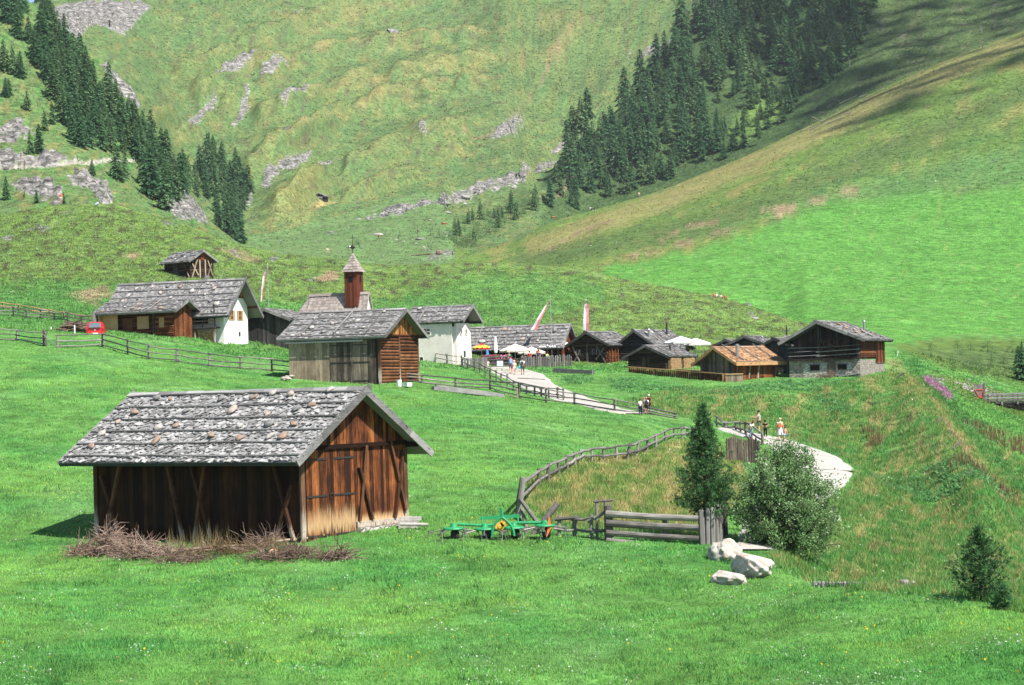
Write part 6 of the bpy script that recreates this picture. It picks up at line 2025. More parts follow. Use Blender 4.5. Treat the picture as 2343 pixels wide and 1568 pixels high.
for i in range(7):
    m = MB(); m.lathe([(0.02, -0.11), (0.1, -0.06), (0.12, 0), (0.1, 0.06), (0.02, 0.11)], (-0.75 + i * 0.25, 0, 1.74 + (0.12 if i in (3,) else 0)), 10); m.build('globe', plain('white_glass', (0.75, 0.75, 0.75), 0.2) if i == 0 else bpy.data.materials['white_glass'], ro, smooth=True)
for x, y, lab in ((1180, 838, 'long terrace table with benches under the cream parasol'), (1230, 836, 'long terrace table behind the picket fence')):
    p = g(x, y)
    ro = empty('beer_table', p + Vector((0, 0.4, 0)), 0, lab, 'table')
    m = MB(); m.bb(-1.1, 1.1, -0.35, 0.35, 0.72, 0.77); m.build('tabletop', W_PALE, ro)
    for x_ in (-0.85, 0.85):
        m = MB(); m.bb(x_ - 0.03, x_ + 0.03, -0.3, 0.3, 0, 0.72); m.build('leg', M_IRON, ro)
    for yy in (-0.75, 0.75):
        m = MB(); m.bb(-1.1, 1.1, yy - 0.13, yy + 0.13, 0.42, 0.46)
        for x_ in (-0.9, 0.9): m.bb(x_ - 0.03, x_ + 0.03, yy - 0.1, yy + 0.1, 0, 0.42)
        m.build('bench_seat', W_PALE, ro)

# ------------------------------------------------------------------ footbridge on the right edge
p0 = g(2255, 918); p1 = p0 + Vector((7.5, 0.8, -0.1))
ro = empty('footbridge', p0, 0, 'grey timber footbridge with slatted railings at the right edge', 'bridge')
m = MB(); m.beam(Vector((0.6, 0, -0.15)), p1 - p0 + Vector((0, 0, -0.15)), 2.2, 0.18); m.build('deck', W_GREY, ro)
m = MB(); m.beam(Vector((1.2, -0.9, -0.42)), p1 - p0 + Vector((0, -0.9, -0.42)), 0.3, 0.32); m.build('beam', W_DARK, ro)
for yo in (-1.05, 1.05):
    for x_ in (0.0, 1.4, 3.0, 4.6, 6.2):
        m = MB(); m.bb(x_ - 0.08, x_ + 0.08, yo - 0.07, yo + 0.07, -0.4, 0.75); m.build('post', W_POSTG, ro)
    for z in (0.08, 0.3, 0.5, 0.7):
        m = MB(); m.beam(Vector((-0.4, yo - 0.1, z)), Vector((7.5, yo - 0.1, z - 0.02)), 0.04, 0.11); m.build('rail', W_GREY, ro)
m = MB(); m.bb(1.5, 8, 0.6, 1.6, -2.6, -0.35); m.build('abutment', M_STONE, ro)
p = g(2240, 912)
ro = empty('bridge_gate', p, 0, 'small gate with a red frame at the near end of the footbridge', 'gate')
m = MB(); m.bb(-0.5, 0.45, 0.02, 0.06, 0.0, 1.45); m.build('panel', W_GREYZ, ro)
m = MB(); m.bb(0.45, 0.62, -0.05, 0.1, -0.3, 1.55); m.build('post', W_POSTG, ro)
m = MB()
for a, c in (((-0.5, 0.9), (0.45, 0.9)), ((-0.5, 0.1), (0.45, 0.1)), ((0.4, 0.1), (0.4, 0.9)), ((-0.4, 0.85), (0.0, 0.1)), ((0.0, 0.1), (0.38, 0.85))): m.beam(Vector((a[0], -0.02, a[1])), Vector((c[0], -0.02, c[1])), 0.05, 0.08)
m.build('red_frame', plain('faded_red_paint', (0.50, 0.085, 0.06), 0.7), ro)

# ------------------------------------------------------------------ boulders in the meadow
for x, y, w_, h_, sd, fl, lab in ((1660, 1283, 80, 52, 3, 0.75, 'chunky cream boulder with a brownish top nearest the dark pine'), (1722, 1318, 116, 52, 8, 0.62, 'broad flat topped white boulder before the willow bush'), (1672, 1334, 86, 28, 12, 0.5, 'low bright white boulder lying in front of the other two')):
    p = g(x, y)
    me = lump('boulder', R_WHITE, sd, 1.0, 5, 0.28)
    o = link_mesh('boulder', me, None, None, p - Vector((0, 0, 0.2)))
    s_ = w_ / F * p.y
    zz = max(v.co.z for v in me.vertices)
    o.scale = (s_, s_ * 0.75, (h_ / F * p.y + 0.2) / zz)
    o.rotation_euler = (0, 0, sd)
    tag(o, lab, 'boulder', 'white boulders by the willow bush')

# ------------------------------------------------------------------ brushwood along the barn
def heap(px, py, wpx, hpx, label, mat, n, r=0.016, ln=(0.4, 1.1), name='brush_heap'):
    p = g(px, py)
    w_ = wpx / F * p.y; h_ = hpx / F * p.y
    def f():
        a = max(-0.5, min(0.5, random.gauss(0, 0.27)))
        e = max(0.12, 1 - abs(a) * 1.7) * (0.75 + 0.5 * math.sin(a * 14 + n))
        return Vector((a * w_, random.gauss(0, 0.62) * min(1.0, w_ * 0.4), abs(random.random() ** 1.3) * h_ * e * 0.9))
    o = tangle(name, n, f, r, mat, ln, 4, 0.45)
    o.location = p
    return tag(o, label, 'brushwood', 'brushwood along the hay barn')


W_BRUSH = wood('reddish_brush', [(0.3, (0.16, 0.105, 0.08)), (0.6, (0.37, 0.275, 0.225)), (0.85, (0.56, 0.46, 0.39))], 'i')
heap(250, 1266, 165, 52, 'large heap of reddish dry branches at the left corner of the hay barn', W_BRUSH, 900)
heap(335, 1272, 130, 44, 'second heap of grey brown twigs right of the large branch heap', W_BRUSH, 520)
heap(425, 1284, 130, 26, 'low mat of pale dry twigs before the middle of the hay barn', W_TWIG, 300, 0.012)
heap(560, 1262, 300, 28, 'strewn sticks below the hay barn braces', W_STRAW, 420, 0.014)
heap(650, 1276, 150, 34, 'tangle of dry branches around the sawn log', W_TWIG, 420)
heap(770, 1280, 70, 36, 'small upright tuft of brown brush right of the barn door', W_TWIG, 220)
heap(620, 1245, 90, 34, 'feathery dry brush leaning on the barn corner', W_BRUSH, 200, 0.012)
for a, c, r, lab in (((372, 1272), (600, 1256), 0.08, 'long pale pole lying in front of the hay barn'), ((590, 1256), (705, 1240), 0.06, 'thin bleached pole before the hay barn corner'), ((440, 1272), (575, 1262), 0.05, 'peeled stick lying beside the long pale pole')):
    p0, p1 = g(*a), g(*c)
    m = MB(); m.tube([Vector((0, 0, 0.15)), (p1 - p0) * 0.5 + Vector((0, 0, 0.2)), p1 - p0 + Vector((0, 0, 0.15))], [r, r * 0.9, r * 0.7], 8)
    tag(m.build('peeled_pole', W_PALE, None, p0), lab, 'pole')
p = g(625, 1280)
ro = empty('sawn_log', p, 0.2, 'short sawn log showing its round pale end before the hay barn', 'log')
m = MB(); m.tube([Vector((0.1, 0.7, 0.22)), Vector((0, 0, 0.22))], 0.2, 12); m.build('bark', W_LOG, ro)
m = MB(); m.tube([Vector((0, 0.0, 0.22)), Vector((-0.004, -0.03, 0.22))], 0.19, 12); m.build('cut_face', plain('fresh_cut_wood', (0.60, 0.43, 0.28), 0.85, 0.15, 6), ro)
p = g(960, 1212)
m = MB(); m.tube([Vector((-0.8, 0, 0.25)), Vector((0.35, 0, 0.2))], 0.07, 8); m.bb(-0.9, -0.1, 0.3, 0.7, 0.0, 0.35); m.bb(-0.8, 0.05, 0.4, 0.9, 0.36, 0.5)
tag(m.build('stone_step', R_PALE, None, p), 'pale stones and a pipe at the right corner of the hay barn', 'stones')
# stones left of the grey plank barn
for i in range(9):
    p = g(648 + (i % 5) * 4.5, 868 + (i // 5) * 5 + random.uniform(-2, 2))
    o = bpy.data.objects.new('field_stone', random.choice(STONE_KINDS['pinkish' if i % 2 else 'pale'])); COL.objects.link(o)
    o.location = p + Vector((0, 0, random.uniform(0, 0.2))); o.scale = (0.45, 0.4, 0.45); o.rotation_euler = (0, 0, i)
    tag(o, 'stone piled at the left corner of the grey plank barn', 'stone', 'stones piled at the grey plank barn')

# brushwood pile, post and car by the farm
o = None
p = g(172, 758)
mb = MB()
for i in range(150):
    a = random.gauss(0, 0.24); w_ = 72 / F * p.y
    z = random.random() * 0.85 * max(0.15, 1 - abs(a) * 1.9)
    c = Vector((a * w_, random.gauss(0, 0.5), z))
    d = Vector((random.uniform(0.6, 1), random.uniform(-.5, .5), random.uniform(-.25, .25))).normalized() * random.uniform(0.4, 0.9)
    mb.tube([c - d, c, c + d], [0.05, 0.06, 0.04], 5)
tag(mb.build('log_pile', W_TWIG, None, p), 'pile of grey cordwood branches in the grass left of the red car', 'wood pile')
for x, y0, y1, lab in ((171, 764, 744, 'white marker post before the cordwood pile'), (117, 755, 748, 'short white marker post left of the cordwood pile')):
    p = g(x, y0); m = MB(); m.tube([(0, 0, -0.2), (0, 0, height_at(p, y1))], 0.05, 8); tag(m.build('marker_post', CLOTHW, None, p), lab, 'post')


def car(px, py, label):
    p = g(px, py) + Vector((-0.1, 1.2, -0.25))
    ro = empty('red_hatchback', p, R(8), label, 'car')
    RED = plain('red_car_paint', (0.50, 0.012, 0.014), 0.25, 0.05, 2, 0.6); TYRE = plain('tyre_rubber', (0.02, 0.02, 0.02), 0.8); LAMP = plain('tail_lamp', (0.35, 0.01, 0.01), 0.2); PLT = plain('number_plate', (0.7, 0.7, 0.68), 0.5)
    # sections from tail (y=0) forward: (y, half width low, half width top, z sill, z waist, z roof)
    m = MB()
    sec = [(0.0, .76, .56, .36, .88, .92), (0.06, .80, .60, .30, .92, 1.18), (0.45, .82, .60, .26, .93, 1.42), (1.4, .83, .62, .24, .92, 1.47), (2.2, .83, .60, .24, .91, 1.38), (2.75, .82, .66, .24, .90, 1.0), (3.5, .78, .70, .26, .80, .84), (3.75, .66, .6, .32, .66, .70)]
    vs, fs = [], []
    for y, wl, wt, z0, z1, z2 in sec:
        for x, z in ((-wl * .94, z0), (-wl, (z0 + z1) / 2), (-wl * .97, z1), (-wt, z2 - .03), (-wt * .8, z2), (wt * .8, z2), (wt, z2 - .03), (wl * .97, z1), (wl, (z0 + z1) / 2), (wl * .94, z0)): vs.append((x, y, z))
    n = 10
    for i in range(len(sec) - 1):
        for k in range(n): fs.append((i * n + k, i * n + (k + 1) % n, (i + 1) * n + (k + 1) % n, (i + 1) * n + k))
    fs.append(tuple(range(n))); fs.append(tuple((len(sec) - 1) * n + k for k in range(n)))
    m.add(vs, fs, 0.5); m.build('body', RED, ro, smooth=False)
    m = MB(); m.add([(-.52, -.16, .94), (.52, -.16, .94), (.47, .12, 1.36), (-.47, .12, 1.36), (-.50, .16, .95), (.50, .16, .95), (.47, .40, 1.33), (-.47, .40, 1.33)], [(0, 1, 2, 3), (7, 6, 5, 4), (0, 4, 5, 1), (1, 5, 6, 2), (2, 6, 7, 3), (3, 7, 4, 0)]); m.build('rear_window', plain('car_glass', (0.10, 0.13, 0.15), 0.05, 0.1, 3, 0.7), ro)
    m = MB(); m.bb(-.78, .78, -.10, .02, .34, .52); m.build('bumper', RED, ro)
    m = MB(); m.bb(-.27, .27, -.115, -.10, .38, .48); m.build('number_plate', PLT, ro)
    m = MB(); m.tube([(0, -.02, .72), (0, -.04, .72)], .05, 12); m.build('badge', PLT, ro)
    for x in (-.66, .66):
        m = MB(); m.bb(x - .1, x + .1, -.03, .03, .62, .86); m.build('tail_light', LAMP, ro)
    for x in (-.70, .70):
        for y in (.65, 3.0):
            m = MB(); m.tube([(x - .09, y, .30), (x + .09, y, .30)], .30, 16); w_ = m.build('wheel', TYRE, ro)
            m = MB(); m.tube([(x - .1, y, .30), (x + .1, y, .30)], .17, 12); m.build('rim', M_METAL, w_)
    m = MB()
    for x in (-.5, .5): m.tube([(x, .5, 1.46), (x, 2.0, 1.48)], .02, 5)
    m.build('roof_rails', M_IRON, ro)


car(214, 767, 'red hatchback seen from behind beside the log cabin')

# ------------------------------------------------------------------ hay tedder
p = g(1143, 1233)
U = p.y / F                       # metres per photograph pixel here
ro = empty('hay_tedder', p, 0, 'green four rotor hay tedder parked in the meadow by the fence', 'hay tedder')
GREEN = plain('green_paint', (0.02, 0.25, 0.095), 0.5, 0.22, 7, 0.3); STEEL = plain('worn_steel', (0.16, 0.15, 0.145), 0.5, 0.3, 8, 0.4, 0.4); ORG = plain('orange_marker', (0.80, 0.17, 0.04), 0.6); BRAS = plain('yellow_guard', (0.55, 0.33, 0.05), 0.45, 0.25, 6)
TYR = plain('tedder_tyre', (0.03, 0.03, 0.03), 0.85); HUB = plain('grey_wheel_disc', (0.42, 0.41, 0.40), 0.6)
def T(x, y): return ((x - 1143) * U, (1233 - y) * U)
rotors = [(1038, 1206), (1109.5, 1209), (1176, 1208), (1246.6, 1205)]
m = MB()
for (x0, y0), (x1, y1) in (((1047, 1197), (1106, 1202)), ((1106, 1202), (1180, 1200)), ((1180, 1198), (1248, 1199))):
    a, c = T(x0, y0), T(x1, y1); m.tube([(a[0], 0.1, a[1]), (c[0], 0.1, c[1])], 0.06, 8)
m.build('boom', GREEN, ro)
m = MB()
for s_ in (-1, 1):
    pts = [T(1149 + s_ * 1, 1182), T(1149 + s_ * 8, 1187), T(1150 + s_ * 20, 1201), T(1151 + s_ * 24, 1214), T(1151 + s_ * 25, 1225)]
    m.tube([(x, -0.55, z) for x, z in pts], 0.055, 8)
a = T(1148, 1161); c = T(1150, 1182)
m.beam((a[0], -0.5, a[1]), (c[0], -0.5, c[1]), 0.10, 0.16)
m.build('hitch_frame', GREEN, ro)
m = MB(); a, c = T(1099, 1186), T(1190, 1183); m.beam((a[0], 0.35, a[1]), (c[0], 0.35, c[1]), 0.12, 0.13)
for x in (1104, 1186):
    a, c = T(x, 1185), T(x, 1202); m.tube([(a[0], 0.3, a[1]), (c[0], 0.15, c[1])], 0.03, 6)
m.build('guard_bar', GREEN, ro)
for (x, y), s_ in (((1145, 1203), 0.17), ((1155, 1195), 0.14)):
    a = T(x, y); q = MB()
    q.tube([(a[0], -0.1, a[1]), (a[0] - 0.02, -0.5, a[1]), (a[0] - 0.02, -0.56, a[1])], [s_ * 0.5, s_, s_ * 1.05], 12); q.tube([(a[0], -0.3, a[1]), (a[0] - 0.02, -0.75, a[1])], s_ * 0.4, 8)
    q.build('shaft_guard', BRAS, ro)
for k, (x, y) in enumerate(rotors):
    a = T(x, y)
    m = MB(); m.lathe([(0.0, a[1] + 0.22), (0.10, a[1] + 0.2), (0.15, a[1] + 0.06), (0.40, a[1] + 0.03), (0.43, a[1] - 0.02), (0.38, a[1] - 0.06), (0.05, a[1] - 0.08)], (a[0], 0, 0), 20)
    rt = m.build('rotor', GREEN, ro)
    for j in range(6):
        an = 2 * PI * j / 6 + k * 0.5
        e = Vector((a[0] + math.cos(an) * 0.98, math.sin(an) * 0.98, a[1] - 0.14))
        m = MB(); m.tube([Vector((a[0] + math.cos(an) * 0.3, math.sin(an) * 0.3, a[1] - 0.03)), e], 0.022, 6)
        m.tube([e - Vector((0, 0, 0.06)), e + Vector((0, 0, 0.07))], 0.05, 8)
        t_ = Vector((-math.sin(an), math.cos(an), 0))
        for q in (-0.07, 0.07):
            m.tube([e + t_ * q, e + t_ * (q * 2) + Vector((math.cos(an) * 0.12, math.sin(an) * 0.12, -0.36))], 0.010, 5)
        m.build('tine_arm', STEEL, rt)
    wx = a[0] + 0.06
    m = MB(); m.tube([(a[0], 0, a[1] - 0.06), (a[0] + 0.14, 0.05, a[1] - 0.16), (a[0] + 0.16, 0.1, 0.25)], 0.025, 6); m.build('wheel_leg', STEEL, ro)
    m = MB(); m.tube([(wx - 0.12, 0.02, 0.2), (wx - 0.06, 0.0, 0.2), (wx + 0.06, 0.0, 0.2), (wx + 0.12, 0.02, 0.2)], [0.20, 0.23, 0.23, 0.20], 18); w_ = m.build('wheel', TYR, ro)
    m = MB(); m.tube([(wx - 0.135, 0.0, 0.2), (wx + 0.135, 0.0, 0.2)], 0.14, 14); m.build('rim', HUB, w_)
m = MB(); a = T(1255, 1207); m.add([(a[0] - 0.1, -0.3, a[1] - 0.45), (a[0] + 0.12, -0.3, a[1] - 0.02), (a[0] + 0.03, -0.3, a[1] + 0.45), (a[0] - 0.04, -0.3, a[1]), (a[0] - 0.1, -0.28, a[1] - 0.45), (a[0] + 0.12, -0.28, a[1] - 0.02), (a[0] + 0.03, -0.28, a[1] + 0.45), (a[0] - 0.04, -0.28, a[1])], [(0, 1, 2, 3), (7, 6, 5, 4), (0, 4, 5, 1), (1, 5, 6, 2), (2, 6, 7, 3), (3, 7, 4, 0)])
m.build('warning_marker', ORG, ro)

# dead wood on the right bank: old posts lying and leaning
for x0, y0, x1, y1, r, lab in ((2048, 866, 2068, 853, 0.10, 'dark leaning post below the stone based barn'), (2143, 970, 2157, 955, 0.06, 'grey leaning stake high on the dry bank'), (2178, 1028, 2196, 1010, 0.07, 'grey stake leaning in the middle of the dry bank'), (2212, 1090, 2224, 1074, 0.06, 'grey stake leaning low on the dry bank'),
                           (2087, 915, 2100, 924, 0.06, 'white stick lying on the bank below the barn'), (2290, 1130, 2297, 1117, 0.06, 'small grey stake near the right edge of the bank'), (2013, 820, 2015, 805, 0.05, 'white stake right of the stone based barn'), (2052, 815, 2054, 803, 0.05, 'second white stake right of the stone based barn'), (2228, 866, 2229, 853, 0.05, 'short pale stake on the stony spur')):
    p0 = g(x0, y0)
    q = at(x1, y1, p0.y - 0.1) - p0
    m = MB(); m.tube([-q * 0.15, q], [r, r * 0.9], 7)
    tag(m.build('old_stake', W_POSTG if 'white' not in lab else CLOTHW, None, p0), lab, 'stake')
# ------------------------------------------------------------------ people
_pm = {}


def cmat(name, c, rough=0.85):
    if name not in _pm: _pm[name] = plain(name, c, rough, 0.08, 6)
    return _pm[name]


SKIN = cmat('skin', (0.50, 0.27, 0.18)); SKIND = cmat('tanned_skin', (0.30, 0.14, 0.085))
HAIR = {'dark': cmat('dark_hair', (0.02, 0.015, 0.012)), 'brown': cmat('brown_hair', (0.07, 0.04, 0.025)), 'grey': cmat('grey_hair', (0.32, 0.29, 0.26)), 'blond': cmat('blond_hair', (0.48, 0.38, 0.24)),
        'white': cmat('white_cap', (0.74, 0.73, 0.70)), 'orange': cmat('orange_hat', (0.6, 0.12, 0.03)), 'pink': cmat('pink_cap', (0.65, 0.16, 0.26))}


def skinned(name, verts, edges, radii, mat, parent, root=0, sub=1):
    me = bpy.data.meshes.new(name)
    me.from_pydata([tuple(v) for v in verts], edges, [])
    me.materials.append(mat)
    o = bpy.data.objects.new(name, me)
    COL.objects.link(o)
    o.parent = parent
    sk = o.modifiers.new('skin', 'SKIN')
    sk.use_smooth_shade = True
    d = me.skin_vertices[0].data
    for i, r in enumerate(radii):
        d[i].radius = (r, r) if not isinstance(r, tuple) else r
        d[i].use_root = (i == root)
    if sub:
        s = o.modifiers.new('sub', 'SUBSURF'); s.levels = s.render_levels = sub
    return o


def person(px, py, head, face, label, shirt, legs, hair='brown', pose='stand', skin=None, long=False, sleeves=True, shorts=False, d=None, hat=False, group=None, shoes=(0.05, 0.04, 0.035), dress=False, bare=False, off=(0, 0, 0)):
    """py foot or seat line, head the top of the head; face: degrees, 0 looks away from the camera, 180 towards it"""
    p = (g(px, py) if d is None else at(px, py, d)) + Vector(off)
    skin = skin or SKIN
    tall = 1.76 if pose not in ('sit', 'chair') else (0.88 if pose == 'sit' else 1.30)
    k = height_at(p, head) / tall
    ro = empty('person', p, -R(face), label, 'person', group)
    ro.scale = (k, k, k)
    J = {}
    V = Vector
    st = 0.0
    lean = 0.0
    pz = 0.95
    if pose == 'sit': pz = 0.12
    if pose == 'chair': pz = 0.52
    if pose in ('lean', 'look'): lean = 0.42 if pose == 'lean' else 0.16
    J['pel'] = V((0, 0, pz))
    up = lambda h: V((0, math.sin(lean) * h, pz + math.cos(lean) * h))
    J['sp'] = up(0.20); J['ch'] = up(0.40); J['nk'] = up(0.53)
    hd = lean * 1.5
    J['h0'] = J['nk'] + V((0, math.sin(hd) * 0.10 + 0.01, math.cos(hd) * 0.09)); J['h1'] = J['h0'] + V((0, math.sin(hd) * 0.09, math.cos(hd) * 0.09)); J['h2'] = J['h1'] + V((0, math.sin(hd) * 0.05 - 0.01, math.cos(hd) * 0.055))
    for s, n in ((-1, 'L'), (1, 'R')):
        sh = J['ch'] + V((s * 0.175, 0, 0.06))
        J['s' + n] = sh
        if pose == 'walk': a = 0.22 * s; el = V((s * 0.05, -a * 0.6, -0.27)); wr = V((s * 0.0, -a * 0.2 + 0.10, -0.24))
        elif pose in ('sit', 'chair'): el = V((s * 0.08, 0.10, -0.25)); wr = V((-s * 0.05, 0.22, 0.0))
        elif pose == 'lean': el = V((s * 0.07, 0.08, -0.27)); wr = V((-s * 0.06, 0.20, -0.10))
        elif pose == 'look': el = V((s * 0.08, 0.04, -0.27)); wr = V((-s * 0.12, 0.20, 0.02))
        elif pose == 'point' and s < 0: el = V((s * 0.10, 0.18, -0.18)); wr = V((0.0, 0.26, 0.06))
        else: el = V((s * 0.06, -0.03, -0.28)); wr = V((s * 0.01, 0.07, -0.24))
        J['e' + n] = sh + el; J['w' + n] = J['e' + n] + wr
        wd = wr.normalized()
        J['p' + n] = J['w' + n] + wd * 0.07
        hp = V((s * 0.095, 0, pz - 0.03)); J['hp' + n] = hp
        if pose == 'walk': kn = V((s * 0.09, 0.15 * s + 0.05, 0.51)); an = V((s * 0.09, 0.24 * s - 0.05, 0.09 + (0.06 if s < 0 else 0)))
        elif pose == 'sit': kn = V((s * 0.14, 0.38, 0.42)); an = V((s * 0.12, 0.62, 0.07))
        elif pose == 'chair': kn = V((s * 0.11, 0.42, 0.50)); an = V((s * 0.10, 0.46, 0.09))
        else: kn = V((s * 0.10, 0.025, 0.50)); an = V((s * 0.11, -0.02, 0.09))
        J['k' + n] = kn; J['a' + n] = an; J['t' + n] = an + V((s * 0.03, 0.17, -0.055 if pose != 'walk' or s > 0 else -0.10))
    ids, vs, rs, es = {}, [], [], []

    def add(n, r):
        ids[n] = len(vs); vs.append(J[n]); rs.append(r)

    def con(*ns):
        for a, c in zip(ns[:-1], ns[1:]): es.append((ids[a], ids[c]))
    for n, r in (('pel', .13), ('sp', .12), ('ch', .135), ('nk', .055), ('h0', .072), ('h1', .092), ('h2', .07)): add(n, r)
    con('pel', 'sp', 'ch', 'nk', 'h0', 'h1', 'h2')
    for n in 'LR':
        add('s' + n, .062); add('e' + n, .042); add('w' + n, .028); add('p' + n, .033)
        con('ch', 's' + n, 'e' + n, 'w' + n, 'p' + n)
        wd = (J['p' + n] - J['w' + n]).normalized(); sd = wd.orthogonal().normalized(); cu = wd.cross(sd)
        for q, (o_, L) in enumerate(((-.026, .062), (-.009, .074), (.009, .069), (.026, .054))):
            J['f'] = J['p' + n] + wd * 0.03 + sd * o_; J['g'] = J['f'] + wd * L * 0.55 + cu * 0.006; J['i'] = J['g'] + wd * L * 0.4 + cu * 0.02
            for m_, r in (('f', .010), ('g', .009), ('i', .007)): ids[m_ + n + str(q)] = len(vs); vs.append(J[m_].copy()); rs.append(r)
            es.append((ids['p' + n], ids['f' + n + str(q)])); con('f' + n + str(q), 'g' + n + str(q), 'i' + n + str(q))
        a = len(vs); vs.append(J['w' + n] + wd * 0.03 + sd * 0.035); rs.append(.011); vs.append(J['w' + n] + wd * 0.075 + sd * 0.055 + cu * 0.015); rs.append(.009)
        es += [(ids['w' + n], a), (a, a + 1)]
        add('hp' + n, .095); add('k' + n, .062); add('a' + n, .042); add('t' + n, .034)
        con('pel', 'hp' + n, 'k' + n, 'a' + n, 't' + n)
    skinned('body', vs, es, rs, skin, ro)
    # face
    f = V((0, math.cos(hd), -math.sin(hd))); u = V((0, math.sin(hd), math.cos(hd)))
    m = MB(); c = J['h1'] + f * 0.085
    m.lathe([(0.006, -.02), (0.014, 0), (0.004, .03)], c + f * 0.012 - u * 0.012, 6)
    m.build('nose', skin, ro)
    m = MB()
    for s in (-1, 1): m.lathe([(0.002, -.008), (0.011, 0), (0.002, .008)], c + V((s * .033, 0, 0)) - f * 0.006 + u * 0.02, 6)
    m.bb(-.022, .022, c.y - .012, c.y + .002, c.z - .052, c.z - .045)
    m.build('eyes_and_mouth', HAIR['dark'], ro)
    # hair or hat
    m = MB()
    prof = [(.02, .125), (.06, .118), (.092, .085), (.104, .04), (.102, .0 if not long else -.10), (.085, -.03 if not long else -.19)]
    ctr = J['h1'] - f * 0.014 + u * 0.01
    m.lathe([(r, z) for r, z in reversed(prof)], ctr, 14, axis=Matrix.Rotation(-hd - (0.0 if hat else 0.28), 3, 'X'))
    if hat: m.lathe([(.135, .035), (.13, .05)], ctr + f * 0.05, 12, axis=Matrix.Rotation(-hd, 3, 'X'))
    m.build('hat' if hat else 'hair', HAIR[hair], ro, smooth=True)
    # shirt
    if not bare:
        vs2 = [J['pel'] + V((0, 0, 0.0)), J['sp'], J['ch'], J['ch'].lerp(J['nk'], .45)]; rs2 = [.158, .145, .158, .10]; es2 = [(0, 1), (1, 2), (2, 3)]
        for n in 'LR':
            b0 = len(vs2)
            vs2 += [J['s' + n], J['s' + n].lerp(J['e' + n], .62 if sleeves else .12)]; rs2 += [.082, .068]
            es2 += [(2, b0), (b0, b0 + 1)]
        skinned('shirt', vs2, es2, rs2, shirt, ro)
    # trousers, shorts or skirt
    if dress:
        m = MB(); m.lathe([(.155, J['pel'].z + .1), (.185, J['pel'].z - .1), (.25, .52), (.24, .50)], (0, 0, 0), 16); m.build('skirt', legs, ro, smooth=True)
    else:
        vs3 = [J['pel'] + V((0, 0, .05))]; rs3 = [.15]; es3 = []
        for n in 'LR':
            b0 = len(vs3)
            if shorts: vs3 += [J['hp' + n], J['hp' + n].lerp(J['k' + n], .85)]; rs3 += [.115, .095]; es3 += [(0, b0), (b0, b0 + 1)]
            else: vs3 += [J['hp' + n], J['k' + n], J['k' + n].lerp(J['a' + n], .9)]; rs3 += [.115, .082, .065]; es3 += [(0, b0), (b0, b0 + 1), (b0 + 1, b0 + 2)]
        skinned('shorts' if shorts else 'trousers', vs3, es3, rs3, legs, ro)
    for n in 'LR':
        m = MB(); a, t = J['a' + n], J['t' + n]
        m.tube([a - (t - a) * 0.25 - V((0, 0, .02)), a.lerp(t, .3) - V((0, 0, .01)), t + (t - a) * .25], [.05, .056, .04], 8)
        m.build('shoe', cmat('shoe_%d' % int(shoes[0] * 1000), shoes), ro)
    return ro, J, k


def backpack(P, label, mat, size=1.0):
    ro, J, k = P
    m = bmesh.new(); bmesh.ops.create_cube(m, size=1)
    for v in m.verts: v.co = Vector((v.co.x * .30, v.co.y * .17, v.co.z * .44)) * (0.85 if v.co.z > 0 else 1.0)
    bmesh.ops.bevel(m, geom=list(m.edges), offset=.05, segments=3, affect='EDGES')
    q = bmesh.ops.create_cube(m, size=1)
    for v in q['verts']: v.co = Vector((v.co.x * .20, v.co.y * .07 - .11, v.co.z * .18 - .08))
    me = bpy.data.meshes.new('backpack'); m.to_mesh(me); m.free(); me.materials.append(mat)
    e = empty('backpack', (0, 0, 0), 0, label, 'backpack')
    o = link_mesh('bag', me, None, e)
    st = MB()
    for s in (-1, 1): st.tube([(s * .10, .08, .18), (s * .12, .16, .24), (s * .13, .30, .14), (s * .13, .30, -.05), (s * .11, .10, -.17)], .016, 5)
    st.build('straps', M_IRON, e)
    c = J['ch']; dirn = (J['nk'] - J['pel']).normalized(); lean = math.atan2(dirn.y, dirn.z)
    loc = c + Vector((0, -math.cos(lean) * .215, math.sin(lean) * .215)) - dirn * 0.08
    bpy.context.view_layer.update()
    e.matrix_world = Matrix.LocRotScale(ro.location, ro.rotation_euler, ro.scale) @ Matrix.LocRotScale(loc, Matrix.Rotation(-lean, 3, 'X').to_quaternion(), Vector((size, size, size)))
    return e


def C_(n, c): return cmat(n, c)
WH = C_('white_shirt', (0.72, 0.72, 0.72)); RD = C_('red_shirt', (0.52, 0.03, 0.035)); NV = C_('navy_shirt', (0.035, 0.055, 0.16)); LM = C_('lime_shirt', (0.46, 0.66, 0.22)); ORS = C_('orange_shirt', (0.72, 0.13, 0.055))
GY = C_('grey_tee', (0.40, 0.38, 0.345)); BK = C_('black_top', (0.014, 0.014, 0.016)); GS = C_('grey_shorts', (0.26, 0.235, 0.225)); DK = C_('dark_shorts', (0.035, 0.04, 0.045)); OL = C_('olive_shorts', (0.09, 0.10, 0.075))
LB = C_('light_blue_shirt', (0.35, 0.55, 0.75)); BG = C_('beige_shorts', (0.52, 0.47, 0.40)); PKC = C_('pale_pink_clothes', (0.68, 0.50, 0.46)); NB = C_('navy_trousers', (0.012, 0.015, 0.06)); BROWNS = C_('brown_grey_shorts', (0.14, 0.115, 0.10)); LBS = C_('faded_blue_trousers', (0.30, 0.36, 0.44))

